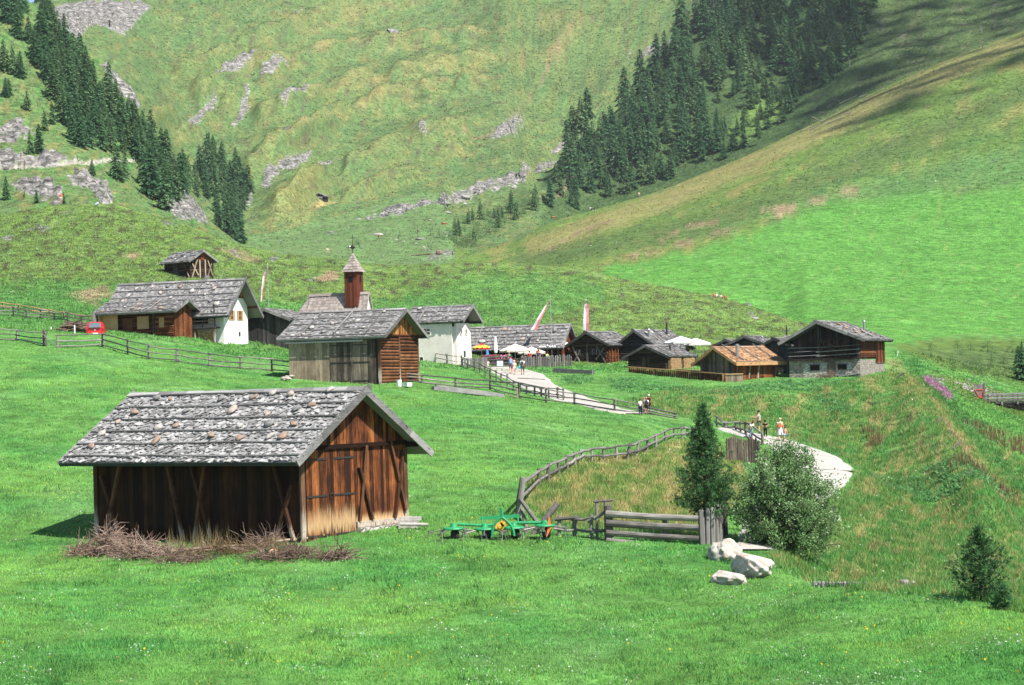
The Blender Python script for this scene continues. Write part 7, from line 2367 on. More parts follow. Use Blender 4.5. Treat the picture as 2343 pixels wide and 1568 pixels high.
person(140, 467.5, 440, 175, 'person in an orange jacket and white cap standing on the knoll crest', ORS, BG, 'white', 'stand', hat=True, shorts=True)
person(223, 472, 460, 200, 'person in a light blue shirt sitting on the knoll crest', LB, LBS, 'dark', 'sit')
for x, y, h, c, hr, lab in ((1632.5, 681, 670, ORS, 'orange', 'person in an orange shirt sitting leftmost in the row on the green knoll'), (1639, 682, 671, WH, 'white', 'person in white with a white cap sitting in the row on the green knoll'), (1648.5, 684, 673, PKC, 'dark', 'dark haired person in pale clothes sitting in the row on the green knoll'), (1658.4, 686, 675, RD, 'orange', 'person in red sitting at the right end of the row on the green knoll')):
    person(x, y, h, 30, lab, c, BROWNS, hr, 'sit', hat=hr in ('white', 'orange'))
q = person(1169, 857, 815, 0, 'person in a red shirt and grey shorts walking up the gravel road', RD, GS, 'brown', 'walk', shorts=True); backpack(q, 'light blue backpack worn over a red shirt on the gravel road', C_('light_blue_pack', (0.20, 0.36, 0.62)), 1.1)
person(1177, 859, 825, -8, 'child in pale pink with a white hat walking beside the red shirted walker', PKC, PKC, 'white', 'walk', hat=True, shorts=True)
q = person(1195.6, 859.5, 819.5, 5, 'person with a small navy rucksack and olive shorts walking rightmost up the road', WH, OL, 'dark', 'walk', shorts=True, skin=SKIND); backpack(q, 'small navy rucksack on the rightmost walker on the gravel road', C_('navy_pack', (0.03, 0.035, 0.08)), 0.85)
p_ = g(1190, 853); m = MB(); m.lathe([(.10, 0), (.2, .06), (.22, .2), (.12, .34), (.05, .36)], (0, 0, 0.35), 10); m.tube([(-.05, 0, .7), (0, 0, .95), (.05, 0, .7)], .015, 5)
tag(m.build('carrier_bag', C_('turquoise_bag', (0.04, 0.50, 0.62)), None, p_), 'turquoise carrier bag held by the rightmost walker on the road', 'bag')
person(1116, 843, 824, 200, 'person in white sitting by the foot of the folded blue parasol', WH, PKC, 'dark', 'chair')
for x, f, h, c, hr, lab in ((1212, 838, 803.6, RD, 'dark', 'dark haired person in a red shirt behind the picket fence'), (1232.8, 838, 801, NV, 'brown', 'person in a navy shirt behind the picket fence'), (1252.6, 838, 806, LM, 'dark', 'person in a lime green shirt behind the picket fence')):
    person(x, f, h, 20 if c is not LM else 160, lab, c, DK, hr, 'stand', off=(0, 1.2, 0.1))
person(1231, 832, 796.5, 150, 'person in a bright red top standing back under the inn roof', RD, DK, 'brown', 'stand')
person(1165, 836, 806, 10, 'person in a green top beyond the red shirted walker', C_('green_top', (0.02, 0.36, 0.19)), DK, 'grey', 'stand')
person(1465, 951, 913, 8, 'person in a white sleeveless top walking behind the pole fence', WH, NB, 'brown', 'walk', sleeves=False)
q = person(1479, 949, 909, 4, 'grey haired person in a white shirt with a dark rucksack behind the pole fence', WH, DK, 'grey', 'walk', skin=SKIND, shorts=True); backpack(q, 'dark grey rucksack on the white shirted walker by the pole fence', C_('dark_pack', (0.03, 0.034, 0.042)), 1.05)
q = person(1484.5, 945, 903, -5, 'person in a white cap and dark red top ahead of the grey haired walker', C_('dark_red_top', (0.20, 0.03, 0.03)), DK, 'white', 'walk', hat=True, skin=SKIND); backpack(q, 'black rucksack on the walker in the white cap', BK, 0.9)
person(1474, 945, 910, -10, 'child in a pink cap between the walkers at the pole fence', BROWNS, BROWNS, 'pink', 'walk', hat=True)
person(1737, 993, 939.5, 285, 'person in a grey t-shirt and brown shorts pointing beside the road bend', GY, BROWNS, 'dark', 'point', shorts=True)
person(1718, 1003, 962, 150, 'person in a white and blue shirt leaning on the fence at the road bend', WH, LBS, 'brown', 'lean', skin=SKIND)
person(1751, 1002, 961, 190, 'black haired person in a black top looking down beside the road bend', BK, BK, 'dark', 'look', long=True)
q = person(1785, 1011, 957, 8, 'blond person in a white skirt with an orange pack at the road bend', C_('cream_top', (0.70, 0.66, 0.58)), WH, 'blond', 'walk', dress=True, sleeves=False); backpack(q, 'orange backpack on the blond walker at the road bend', C_('orange_pack', (0.75, 0.14, 0.03)), 0.85)
person(1796.5, 1013, 977, 15, 'bare backed child in light trousers beside the blond walker', PKC, LBS, 'dark', 'walk', bare=True, shorts=True)


# ------------------------------------------------------------------ cattle far up the valley
def cowmat(name, a, c, th):
    t = NT(name, 0.85, 0.1)
    n = t.noise(t.coord(), 1.5, 2, 0.4)
    return t.base(t.mix(t.maprange(n, th - 0.02, th + 0.02, 0, 1), a, c))


COWS = {'black and white': cowmat('pied_hide', (0.02, 0.02, 0.02), (0.62, 0.60, 0.57), 0.52), 'brown': cowmat('brown_hide', (0.20, 0.085, 0.04), (0.30, 0.16, 0.08), 0.5),
        'cream': cowmat('cream_hide', (0.58, 0.42, 0.28), (0.66, 0.55, 0.42), 0.5), 'grey': cowmat('grey_hide', (0.36, 0.32, 0.27), (0.48, 0.44, 0.38), 0.5)}


def cow(px, py, face, kind, label, graze=True):
    p = g(px, py)
    ro = empty('cow', p, R(face), label, 'cow', 'cattle grazing up the valley')
    hz = 0.45 if graze else 1.35
    vs = [(-.75, 0, 1.18), (-.3, 0, 1.08), (.2, 0, 1.05), (.62, 0, 1.12), (.95, 0, 1.15 if graze else 1.35), (1.2, 0, (hz + 1.1) / 2 + .05), (1.35, 0, hz + .1), (1.55, 0, hz - .1)]
    rs = [.27, .36, .37, .33, .2, .16, .15, .085]
    es = [(i, i + 1) for i in range(7)]
    for s in (-1, 1):
        b = len(vs)
        vs += [(-.72, s * .17, .86), (-.62, s * .19, .62), (-.80, s * .19, .36), (-.76, s * .19, .04)]; rs += [.19, .11, .065, .06]
        es += [(0, b), (b, b + 1), (b + 1, b + 2), (b + 2, b + 3)]
        b = len(vs)
        vs += [(.62, s * .16, .80), (.60, s * .18, .45), (.62, s * .18, .04)]; rs += [.14, .075, .06]
        es += [(3, b), (b, b + 1), (b + 1, b + 2)]
        b = len(vs); vs += [(1.27, s * .22, hz + .22)]; rs += [.045]; es += [(6, b)]
    b = len(vs); vs += [(-1.0, 0, 1.2), (-1.06, 0, .6)]; rs += [.04, .035]; es += [(0, b), (b, b + 1)]
    skinned('body', vs, es, rs, COWS[kind], ro, 1)


for a in ((803, 573.5, 8, 'black and white', 'black and white cow grazing beside the chapel spire', True), (750, 579.5, 80, 'cream', 'pale cream cow left of the grazing black and white cow'), (866, 547, 95, 'brown', 'brown cow standing above the chapel spire', False), (957, 534, 100, 'black and white', 'black and white cow seen end on by the grey rocks'), (1016, 518, 10, 'brown', 'brown cow among the green bushes'),
          (971, 575, 85, 'grey', 'pale grey cow seen end on by the fallen trunk'), (1265, 503, 15, 'brown', 'reddish brown cow on the pasture below the bare gully', False), (1352, 484.5, 10, 'black and white', 'black and white cow on the pasture edge below the forest'), (1462, 449, 85, 'cream', 'cream cow on the pasture edge right of the black and white one')):
    cow(*a)
# ------------------------------------------------------------------ foliage material
def leafmat(name, stops, rnd=0.12, rough=0.7, trans=0.25, attr='tint'):
    t = NT(name, rough, 0.15)
    oi = t.node('ShaderNodeObjectInfo')
    f = t.math('ADD', t.attr(attr), t.math('MULTIPLY', t.math('SUBTRACT', oi.outputs['Random'], 0.5), rnd * 2), True)
    c = t.ramp(f, stops)
    t.base(c)
    tr = t.node('ShaderNodeBsdfTranslucent'); t.link(c, tr.inputs[0])
    mx = t.node('ShaderNodeMixShader'); mx.inputs[0].default_value = trans
    out = [n for n in t.n if n.type == 'OUTPUT_MATERIAL'][0]
    t.link(t.b.outputs[0], mx.inputs[1]); t.link(tr.outputs[0], mx.inputs[2]); t.link(mx.outputs[0], out.inputs[0])
    return t.m


L_SPR = leafmat('spruce_needles', [(0.0, (0.046, 0.125, 0.062)), (0.45, (0.092, 0.21, 0.098)), (0.8, (0.145, 0.28, 0.13)), (1.0, (0.20, 0.33, 0.15))], 0.2, 0.7, 0.42)
L_LAR = leafmat('larch_needles', [(0.0, (0.062, 0.145, 0.066)), (0.5, (0.12, 0.225, 0.098)), (1.0, (0.19, 0.29, 0.13))], 0.2)
L_PIN = leafmat('pine_needles', [(0.0, (0.030, 0.080, 0.028)), (0.5, (0.068, 0.165, 0.058)), (1.0, (0.125, 0.25, 0.095))], 0.05)
L_WIL = leafmat('willow_leaves', [(0.0, (0.085, 0.18, 0.060)), (0.5, (0.18, 0.31, 0.115)), (0.85, (0.32, 0.44, 0.23)), (1.0, (0.56, 0.63, 0.48))], 0.05, 0.4, 0.4)
L_ALD = leafmat('alder_leaves', [(0.0, (0.030, 0.085, 0.030)), (0.5, (0.065, 0.150, 0.055)), (1.0, (0.115, 0.215, 0.085))], 0.2)
BARK = plain('bark', (0.085, 0.065, 0.052), 0.95, 0.35, 8); BARKG = plain('grey_bark', (0.16, 0.145, 0.13), 0.95, 0.35, 6)


def tri_mesh(name, T, tint, mat):
    """T (n,3,3) triangles"""
    n = len(T)
    me = np_mesh(name, T.reshape(-1, 3), np.arange(n * 3), np.full(n, 3))
    set_attr(me, 'tint', tint, 'FACE')
    me.materials.append(mat)
    return me


def unit(v): return v / (np.linalg.norm(v, axis=-1, keepdims=True) + 1e-9)


def conifer(seed, n=2400, R0=0.17, base=0.06, ragged=0.3, spread=0.8, whorls=24):
    """crown of height 1: whorls of drooping boughs, every bough a fan of small sprays"""
    r = np.random.default_rng(seed)
    nb = whorls * 9
    zb = base + (1 - base) * (np.repeat(np.arange(whorls) / whorls, 9) ** 0.92) + r.uniform(-.012, .012, nb)
    az = r.uniform(0, 2 * PI, nb)
    fz = np.clip((zb - base) / (1 - base), 0, 1)
    Lb = R0 * ((1 - fz) ** spread) * np.clip(fz * 7 + 0.55, 0, 1) * r.uniform(1 - ragged, 1 + ragged * 0.6, nb) + 0.012
    tb = np.clip(r.normal(0.45, 0.2, nb), 0, 1)
    w = Lb / Lb.sum()
    i = r.choice(nb, n, p=w * 0.6 + 0.4 / nb)
    t = r.uniform(0.12, 1.0, n) ** 0.75
    a = az[i] + r.normal(0, 0.16, n) * t
    droop = 0.30 + 0.25 * (1 - fz[i])
    rad = Lb[i] * t
    c = np.stack([np.cos(a) * rad, np.sin(a) * rad, zb[i] - droop * rad * t + r.normal(0, 0.004, n)], -1)
    out = np.stack([np.cos(a), np.sin(a), -0.35 + r.normal(0, 0.25, n)], -1)
    side = unit(np.cross(out, np.array([0, 0, 1.0]))) + r.normal(0, 0.35, (n, 3))
    sz = (0.020 + 0.030 * (1 - fz[i])) * r.uniform(0.7, 1.4, n)
    p0 = c - unit(out) * sz[:, None] * 0.4; p1 = p0 + unit(out) * sz[:, None] * 1.5
    h = unit(side) * sz[:, None] * 0.55
    T = np.stack([p0 - h, p1, p0 + h + r.normal(0, 0.15, (n, 3)) * sz[:, None]], 1)
    top = np.array([[[-.006, 0, .95], [.006, 0, .95], [0, 0, 1.02]], [[0, -.006, .95], [0, .006, .95], [0, 0, 1.02]]])
    T = np.concatenate([T, top]); tint = np.concatenate([np.clip(tb[i] * 0.75 + 0.22 * t + r.normal(0, 0.1, n), 0, 1), [0.5, 0.5]])
    return T, tint


def tree_proto(name, T, tint, lm, bark, trunk_r=0.012, trunk_top=0.9, bare=None):
    ro = bpy.data.objects.new(name, None)
    cr = bpy.data.objects.new('crown', tri_mesh('crown', T, tint, lm)); cr.parent = ro
    m = MB()
    m.tube([(0, 0, -0.03), (0.003, 0, 0.3), (0, 0.002, trunk_top)], [trunk_r, trunk_r * 0.75, trunk_r * 0.15], 6)
    me = bpy.data.meshes.new('trunk'); me.from_pydata(m.v, [], m.f); me.materials.append(bark)
    tr = bpy.data.objects.new('trunk', me); tr.parent = ro
    return ro


PROT = {'spruce': [tree_proto('spruce_tree', *conifer(s, 2300, rr, 0.04, rg, sp), L_SPR, BARK) for s, rr, rg, sp in ((1, .225, .35, .68), (2, .20, .4, .78), (3, .25, .45, .62), (4, .215, .5, .7))],
        'larch': [tree_proto('larch_tree', *conifer(s, 1500, rr, 0.06, .45, .7), L_LAR, BARKG) for s, rr in ((11, .21), (12, .24), (13, .19))],
        'bare': [tree_proto('larch_tree', *conifer(s, 750, .12, 0.42, .6, .5), L_LAR, BARKG, 0.014) for s in (21, 22)],
        'alder': [tree_proto('alder_bush', *conifer(s, 800, .58, 0.0, .5, .28, 10), L_ALD, BARK, 0.02) for s in (31, 32)]}


def plant(kind, p, h, label, group, r=random, lean=0.03, w=1.0, idx=None):
    pr = PROT[kind][idx if idx is not None else r.randrange(len(PROT[kind]))]
    o = bpy.data.objects.new(pr.name, None); COL.objects.link(o)
    o.location = p; k = r.uniform(0.9, 1.12) * w
    o.scale = (h * k, h * k, h); o.rotation_euler = (r.uniform(-lean, lean), r.uniform(-lean, lean), r.uniform(0, 6.28))
    for ch in pr.children:
        c = bpy.data.objects.new(ch.name, ch.data); c.parent = o; COL.objects.link(c)
    return tag(o, label, 'tree' if kind != 'alder' else 'bush', group)


def scatter(poly, n, mind, seed, maxtry=9000):
    r = random.Random(seed)
    xs_ = [q[0] for q in poly]; ys_ = [q[1] for q in poly]
    out = []
    for _ in range(maxtry):
        if len(out) >= n: break
        x, y = r.uniform(min(xs_), max(xs_)), r.uniform(min(ys_), max(ys_))
        if poly_sd(np.array([x]), np.array([y]), poly)[0] < 0: continue
        if any((x - a) ** 2 + ((y - c) * 1.35) ** 2 < mind ** 2 for a, c in out): continue
        out.append((x, y))
    return sorted(out, key=lambda q: q[1])


rt = random.Random(5)
# right hand forest
FOREST = [(1238, 452), (1262, 478), (1300, 492), (1345, 478), (1452, 438), (1560, 400), (1690, 358), (1745, 330), (1700, 300), (1610, 290), (1600, 262), (1690, 214), (1770, 262), (1830, 255), (1900, 200), (1945, 160), (1975, 100), (2000, 30), (2010, -60), (1640, -70), (1600, 40), (1530, 140), (1440, 240), (1350, 320), (1280, 390)]
for x, y in scatter(FOREST, 330, 13.5, 3, 16000):
    p = g(x, y)
    hp = rt.uniform(44, 88) * (0.8 if y > 400 else 1.0)
    if 1640 < x < 1800 and y > 200: hp *= 0.75
    kind = 'larch' if rt.random() < 0.45 else 'spruce'
    shape = 'bare' if rt.random() < 0.05 else kind
    if shape == 'bare': kind = 'larch'
    where = 'low in the dark forest by the pasture edge' if y > 380 else ('in the middle of the dark forest right of the mountain' if y > 150 else 'high in the dark forest under the shaded slope')
    plant(shape, p, hp / F * p.y, ('light green larch ' if kind == 'larch' else 'dark green spruce ') + where, ('larches ' if kind == 'larch' else 'spruces ') + where, rt)
for x, y, h in ((1330, 345, 125), (1312, 350, 110), (1345, 318, 120), (1300, 372, 100), (1560, 90, 110), (1500, 175, 100), (1430, 245, 95), (1465, 210, 100)):
    p = g(x, y); plant('bare' if h > 108 and x < 1400 else 'spruce', p, h / F * p.y, 'tall tree standing out on the left edge of the dark forest', 'trees on the left edge of the dark forest', rt)
for x, y in scatter([(1690, 262), (1740, 225), (1800, 260), (1790, 300), (1740, 320), (1690, 300)], 9, 20, 8):
    p = g(x, y); plant('larch', p, rt.uniform(35, 70) / F * p.y, 'young larch in the light grassy clearing of the dark forest', 'young larches in the forest clearing', rt)
# left slope
LEFT = [(5, 20), (60, 90), (100, 200), (135, 265), (165, 335), (235, 350), (330, 378), (372, 478), (400, 470), (415, 430), (350, 330), (305, 285), (255, 215), (215, 180), (160, 105), (110, 40), (60, -20)]
for x, y in scatter(LEFT, 135, 13.0, 4, 14000):
    if 50 < x < 92 and y < 85: continue
    p = g(x, y); kind = 'larch' if rt.random() < 0.45 else 'spruce'
    where = 'in the wooded strip down the left slope, ' + ('upper part' if y < 200 else 'lower part')
    plant(kind, p, rt.uniform(48, 92) / F * p.y, ('light larch ' if kind == 'larch' else 'dark spruce ') + where, kind + ' ' + where, rt)
for x, y, h in ((30, 172, 70), (47, 178, 62), (10, 162, 75), (12, 222, 45), (62, 252, 48), (20, 218, 40), (70, 354, 58), (90, 352, 70), (102, 300, 50), (118, 285, 55), (210, 402, 38), (14, 458, 55), (84, 466, 32), (145, 468, 28), (268, 412, 80), (285, 405, 60), (345, 455, 120), (378, 482, 110), (330, 430, 100), (365, 440, 90)):
    p = g(x, y); plant('spruce' if rt.random() < .6 else 'larch', p, h / F * p.y, 'single conifer standing apart on the grassy left slope', 'single conifers on the left slope', rt)
for x, y in scatter([(-30, -20), (48, -30), (52, 40), (40, 95), (8, 60)], 16, 11, 14):
    p = g(x, y); plant('spruce', p, rt.uniform(55, 90) / F * p.y, 'dark spruce crowding the top left corner', 'spruces in the top left corner', rt)
# gorge
for x, y in scatter([(405, 400), (440, 380), (480, 360), (560, 400), (575, 420), (560, 500), (548, 552), (520, 545), (500, 500), (470, 470), (430, 450)], 44, 13, 6):
    p = g(x, y); kind = 'larch' if rt.random() < .5 else 'spruce'
    plant(kind, p, rt.uniform(45, 82) / F * p.y, ('larch' if kind == 'larch' else 'spruce') + ' crowded in the gorge between the slope and the mountain', kind + ' in the gorge', rt)
for x, y, h in ((486, 348, 40), (478, 330, 30), (548, 555, 75), (535, 548, 60), (520, 535, 70), (500, 520, 60)):
    p = g(x, y); plant('spruce', p, h / F * p.y, 'dark spruce at the mouth of the gorge behind the knoll', 'spruces at the gorge mouth', rt)
# young growth in the valley
for x, y in scatter([(1010, 548), (1060, 510), (1120, 485), (1180, 470), (1232, 460), (1222, 490), (1160, 520), (1100, 556), (1050, 575)], 55, 11, 9):
    p = g(x, y); k = 'alder' if rt.random() < .6 else 'larch'
    h = rt.uniform(12, 26) if k == 'alder' else rt.uniform(24, 52)
    plant(k, p, h / F * p.y, ('light green alder bush' if k == 'alder' else 'young larch') + ' in the thicket below the forest', k + ' thicket below the forest', rt)
for x, y, h in ((1080, 565, 34), (1045, 560, 26), (1066, 562, 30), (985, 540, 20), (1005, 545, 22), (815, 560, 18), (820, 562, 14), (985, 572, 12), (1040, 575, 14)):
    p = g(x, y); plant('alder', p, h / F * p.y, 'lone green bush on the stony valley floor', 'bushes on the valley floor', rt)
for x, y in scatter([(2095, 800), (2200, 795), (2342, 800), (2342, 870), (2250, 862), (2150, 838)], 22, 20, 12):
    p = g(x, y); plant('alder', p, rt.uniform(16, 34) / F * p.y, 'rounded shrub on the rough bank above the footbridge', 'shrubs above the footbridge', rt, w=1.2)
for x, y, h in ((2338, 870, 90), (2330, 850, 60)):
    p = g(x, y); plant('spruce', p, h / F * p.y, 'dark spruce cut by the right edge above the footbridge', 'spruces at the right edge', rt)


# ------------------------------------------------------------------ foreground pines
def pine(px, py, top, label, wpx, base_f, seed, nbr=90, up=0.5, dens=1.0, taper=0.8):
    p = g(px, py)
    H = height_at(p, top)
    Rm = wpx / 2 / F * p.y
    r = np.random.default_rng(seed)
    ro = empty('pine_tree', p, 0, label, 'tree')
    m = MB(); m.tube([(0, 0, -0.2), (0.02, 0, H * 0.5), (0, 0, H * 0.97)], [H * 0.022, H * 0.014, H * 0.003], 8)
    Ts, ti = [], []
    for b_ in range(nbr):
        f = base_f + (1 - base_f) * (b_ + r.uniform(0, 1)) / nbr
        z0 = H * f
        prof = min(1.0, (1 - f) ** taper * 1.28) * (0.66 + 0.34 * min(1, (f - base_f) * 5))
        L = Rm * prof * r.uniform(0.75, 1.12) + 0.08
        a = b_ * 2.399 + r.normal(0, 0.3)
        e = np.array([math.cos(a), math.sin(a), 0])
        rise = up * r.uniform(0.5, 1.2)
        q = [np.array([0, 0, z0]) + e * L * t + np.array([0, 0, L * (rise * t * t * 1.1 - 0.12 * t)]) for t in (0, .35, .7, 1)]
        m.tube([tuple(x) for x in q], [0.022, 0.016, 0.011, 0.006], 5, None, False)
        nt_ = int(26 * dens * (0.35 + L / Rm))
        btint = r.uniform(0.15, 0.75)
        for k in range(nt_):
            t = r.uniform(0.22, 1.03)
            c = np.array([0, 0, z0]) + e * L * t + np.array([0, 0, L * (rise * t * t * 1.1 - 0.12 * t)]) + r.normal(0, 0.055 + 0.05 * L * (1 - abs(t - .6)), 3)
            n = 9
            dv = unit(r.normal(0, 1, (n, 3)) * 0.75 + e * 0.5 + np.array([0, 0, 0.55]))
            ln = r.uniform(0.09, 0.16, n)[:, None]
            sd = unit(np.cross(dv, r.normal(0, 1, (n, 3)))) * r.uniform(0.012, 0.022, n)[:, None]
            Ts.append(np.stack([c - sd, c + sd, c + dv * ln], 1)); ti.append(np.clip(btint + 0.25 * (t - 0.5) + r.normal(0, 0.12, n), 0, 1))
    m.build('trunk', BARK, ro)
    o = link_mesh('crown', tri_mesh('crown', np.concatenate(Ts), np.concatenate(ti), L_PIN), None, ro)
    return ro


pine(1617, 1240, 930, 'dark green pine behind the pale fence left of the willow bush', 172, 0.20, 5, 135, 0.42, 1.0, 1.0)
pine(2243, 1376, 1208, 'young open pine on the meadow edge at the lower right', 150, 0.05, 9, 70, 0.8, 0.55, 1.15)
pine(2292, 1396, 1340, 'tiny pine seedling right of the young open pine', 28, 0.05, 10, 14, 0.9, 0.5, 1.1)

# willow bush: several stems, a wide airy crown
p = g(1788, 1256)
U = p.y / F
ro = empty('willow_bush', p, 0, 'tall rounded grey green willow bush between the white boulders and the road', 'bush')
r = np.random.default_rng(77)
stems = MB(); Ts, ti = [], []
tips = []
ctr = np.array([12 * U, 0.0, 92 * U]); ax_ = np.array([122, 105, 152]) * U
nc = 440
vv = unit(r.normal(0, 1, (nc, 3))) * (r.uniform(0.12, 1, nc) ** 0.42)[:, None]
cl = ctr + vv * ax_ * r.uniform(0.86, 1.08, (nc, 1)) * np.stack([1 - 0.33 * np.clip(vv[:, 2], 0, 1)] * 2 + [np.ones(nc)], -1)
cl = np.array([q for q in cl if q[2] + p.z > gz(p.x + q[0], p.y + q[1]) + 0.12])
b0 = np.array([0.0, 0, -0.1])
for k, ex in enumerate(cl):
    bt = r.uniform(0.0, 0.9)
    if k % 5 == 0:
        b1_ = b0 + np.array([r.normal(0, 0.2), r.normal(0, 0.2), 0])
        q = [b1_ + (ex - b1_) * np.array([t ** 1.3, t ** 1.3, t ** 0.85]) for t in (0, .25, .5, .75, 1)]
        stems.tube([tuple(x) for x in q], [0.055, 0.042, 0.03, 0.018, 0.006], 6, None, False)
    d = unit(vv[k % len(vv)] + r.normal(0, 0.5, 3) + np.array([0, 0, 0.35])); L = r.uniform(0.35, 0.75)
    for q in range(2):
        d2 = unit(d + r.normal(0, 0.35, 3))
        stems.tube([tuple(ex - d2 * L * .6), tuple(ex), tuple(ex + d2 * L)], [0.012, 0.008, 0.003], 4, None, False)
        n = 46
        tt = r.uniform(-0.6, 1.05, n)[:, None]
        cc = ex + d2 * L * tt + r.normal(0, 0.10, (n, 3))
        dv = unit(d2 + r.normal(0, 0.8, (n, 3))); sd = unit(np.cross(dv, r.normal(0, 1, (n, 3))))
        ln = r.uniform(0.075, 0.14, n)[:, None]; wd = ln * 0.27
        A0, B0, C0, D0 = cc, cc + dv * ln * .5 + sd * wd, cc + dv * ln, cc + dv * ln * .5 - sd * wd
        Ts.append(np.stack([A0, B0, C0], 1)); Ts.append(np.stack([A0, C0, D0], 1))
        tv = np.clip(bt * 0.6 + 0.2 + r.normal(0, 0.17, n), 0, 1); ti += [tv, tv]
low = []
stems.build('stems', BARK, ro)
link_mesh('crown', tri_mesh('crown', np.concatenate(Ts), np.concatenate(ti), L_WIL), None, ro)

# ------------------------------------------------------------------ loose rocks up the valley and on the slopes
FARR = [lump('scree_rock', m_, 60 + i, 0.62, 2, 0.3) for i, m_ in enumerate((R_FAR, R_FAR, R_DUST, R_DUST, R_FAR))]


def rocks(pts, label, group, idx=None, flat=1.0):
    for x, y, w_ in pts:
        p = g(x, y)
        o = bpy.data.objects.new('scree_rock', FARR[rt.randrange(5) if idx is None else idx]); COL.objects.link(o)
        s = w_ / F * p.y
        o.location = p - Vector((0, 0, s * 0.2 * flat)); o.scale = (s, s * rt.uniform(.7, 1), s * rt.uniform(.6, 1.0) * flat); o.rotation_euler = (0, 0, rt.uniform(0, 6.28))
        tag(o, label, 'rock', group)


pl = []
for i in range(85):
    f = rt.random(); k = rt.randrange(2, 9); a, c = STREAM[k], STREAM[min(k + 1, 9)]
    pl.append((a[0] + (c[0] - a[0]) * f + rt.gauss(0, 3), a[1] + (c[1] - a[1]) * f + rt.gauss(0, 4), rt.choice((5, 6, 8, 11))))
rocks(pl, 'pale rock in the stony stream bed at the foot of the mountain', 'rocks in the stream bed')
for x, y, w_, f_, lab in ((864, 538, 34, .62, 'long flat grey rock slab lying on the valley floor'), (853, 500, 22, 1, 'big rounded grey rock on the left end of the boulder row'), (841, 502, 16, 1, 'squat grey rock beside the rounded one in the boulder row'), (873, 491, 15, .8, 'grey rock in the middle of the boulder row'), (893, 487, 13, .8, 'darker rock right of the middle of the boulder row'), (1020, 468, 30, .7, 'dark rock at the left end of the shaded ledges'), (1066, 453, 26, .8, 'broad grey ledge right of the shaded dark rock'), (1023, 488, 24, .7, 'grey rock below the shaded ledges'), (962, 548, 30, .6, 'low grey rocks by the end-on black and white cow'), (983, 505, 16, .5, 'flat pale slab in the grass below the cart tracks'), (815, 464, 18, .6, 'lone pale rock right of the tiny alpine hut'), (1176, 430, 20, 1.1, 'tall pale block in the stream bed below the forest'), (1195, 420, 14, 1, 'second pale block in the stream bed below the forest'), (757, 533, 18, .5, 'flat grey rock left of the long slab')):
    rocks([(x, y, w_)], lab, 'large rocks on the valley floor', None, f_)
pl = [(rt.uniform(620, 1060), rt.uniform(515, 600), rt.choice((3, 4, 5, 7))) for _ in range(60)] + [(rt.uniform(900, 1040), rt.uniform(530, 592), rt.choice((5, 7, 9))) for _ in range(22)]
rocks(pl, 'small stone scattered on the grazed valley floor', 'stones scattered on the valley floor')
pl = [(rt.uniform(30, 470), rt.uniform(500, 610), rt.choice((3, 4, 6))) for _ in range(22)] + [(rt.uniform(480, 1100), rt.uniform(600, 690), rt.choice((4, 5, 7))) for _ in range(18)] + [(30, 668, 8)]
rocks(pl, 'small pale stone lying in the knoll pasture', 'stones on the knoll')
pl = [(rt.uniform(1900, 2330), rt.uniform(230, 430), rt.choice((4, 5, 7))) for _ in range(26)] + [(rt.uniform(1200, 1800), rt.uniform(470, 600), rt.choice((4, 5, 6))) for _ in range(20)]
rocks(pl, 'small stone scattered on the sunny pasture spur', 'stones on the pasture spur')
pl = [(rt.uniform(120, 330), rt.uniform(385, 480), rt.choice((4, 6, 8))) for _ in range(22)] + [(rt.uniform(2130, 2290), rt.uniform(862, 900), rt.choice((7, 9, 13))) for _ in range(26)] + [(rt.uniform(1500, 2330), rt.uniform(470, 720), 3) for _ in range(8)]
rocks(pl, 'grey stone on the broken rocky slope', 'stones on rocky slopes')
# wind-thrown trunks on the cleared slope
for i in range(34):
    if i < 20: x, y = rt.uniform(1955, 2330), rt.uniform(10, 200)
    else: x, y = rt.uniform(1800, 2000), rt.uniform(215, 300)
    if y > 300 - (x - 1800) * 0.55 and x > 1990: y = rt.uniform(5, 90)
    p = g(x, y); L = rt.uniform(14, 42) / F * p.y
    a = rt.gauss(-0.5, 0.45)
    dv = Vector((math.cos(a), rt.uniform(-.3, .3), -math.sin(a) * 0.8)).normalized() * L
    m = MB(); m.tube([-dv * 0.5, dv * 0.5], [0.28, 0.14], 6)
    tag(m.build('fallen_trunk', BARKG if i % 3 else W_GREY, None, p + Vector((0, -0.3, abs(dv.z) * 0.5 + 0.3))), 'bleached fallen trunk on the cleared slope right of the forest', 'log', 'fallen trunks on the cleared slope')
p = g(975, 586)
m = MB(); m.tube([(-4.5, 0, .3), (3.5, .5, .6)], [.12, .3], 6); m.tube([(-3, .8, .2), (3, .3, .7)], [.1, .22], 6); m.lathe([(.2, -.6), (1.1, -.2), (1.0, .5), (.3, .9)], (3.8, .5, .8), 9)
tag(m.build('uprooted_tree', W_TWIG, None, p), 'bleached uprooted tree with its root plate on the valley floor', 'log')

# ------------------------------------------------------------------ meadow grass, real blades
GM = leafmat('grass_blades', [(0, (0, 0, 0)), (1, (1, 1, 1))], 0, 0.75, 0.45)
nd = GM.node_tree
at_ = nd.nodes.new('ShaderNodeAttribute'); at_.attribute_name = 'bcol'
for n_ in nd.nodes:
    if n_.type == 'BSDF_PRINCIPLED': nd.links.new(at_.outputs['Color'], n_.inputs['Base Color'])
    if n_.type == 'BSDF_TRANSLUCENT': nd.links.new(at_.outputs['Color'], n_.inputs[0])

ROADSD = None
cell_ok = np.ones(FP.shape)


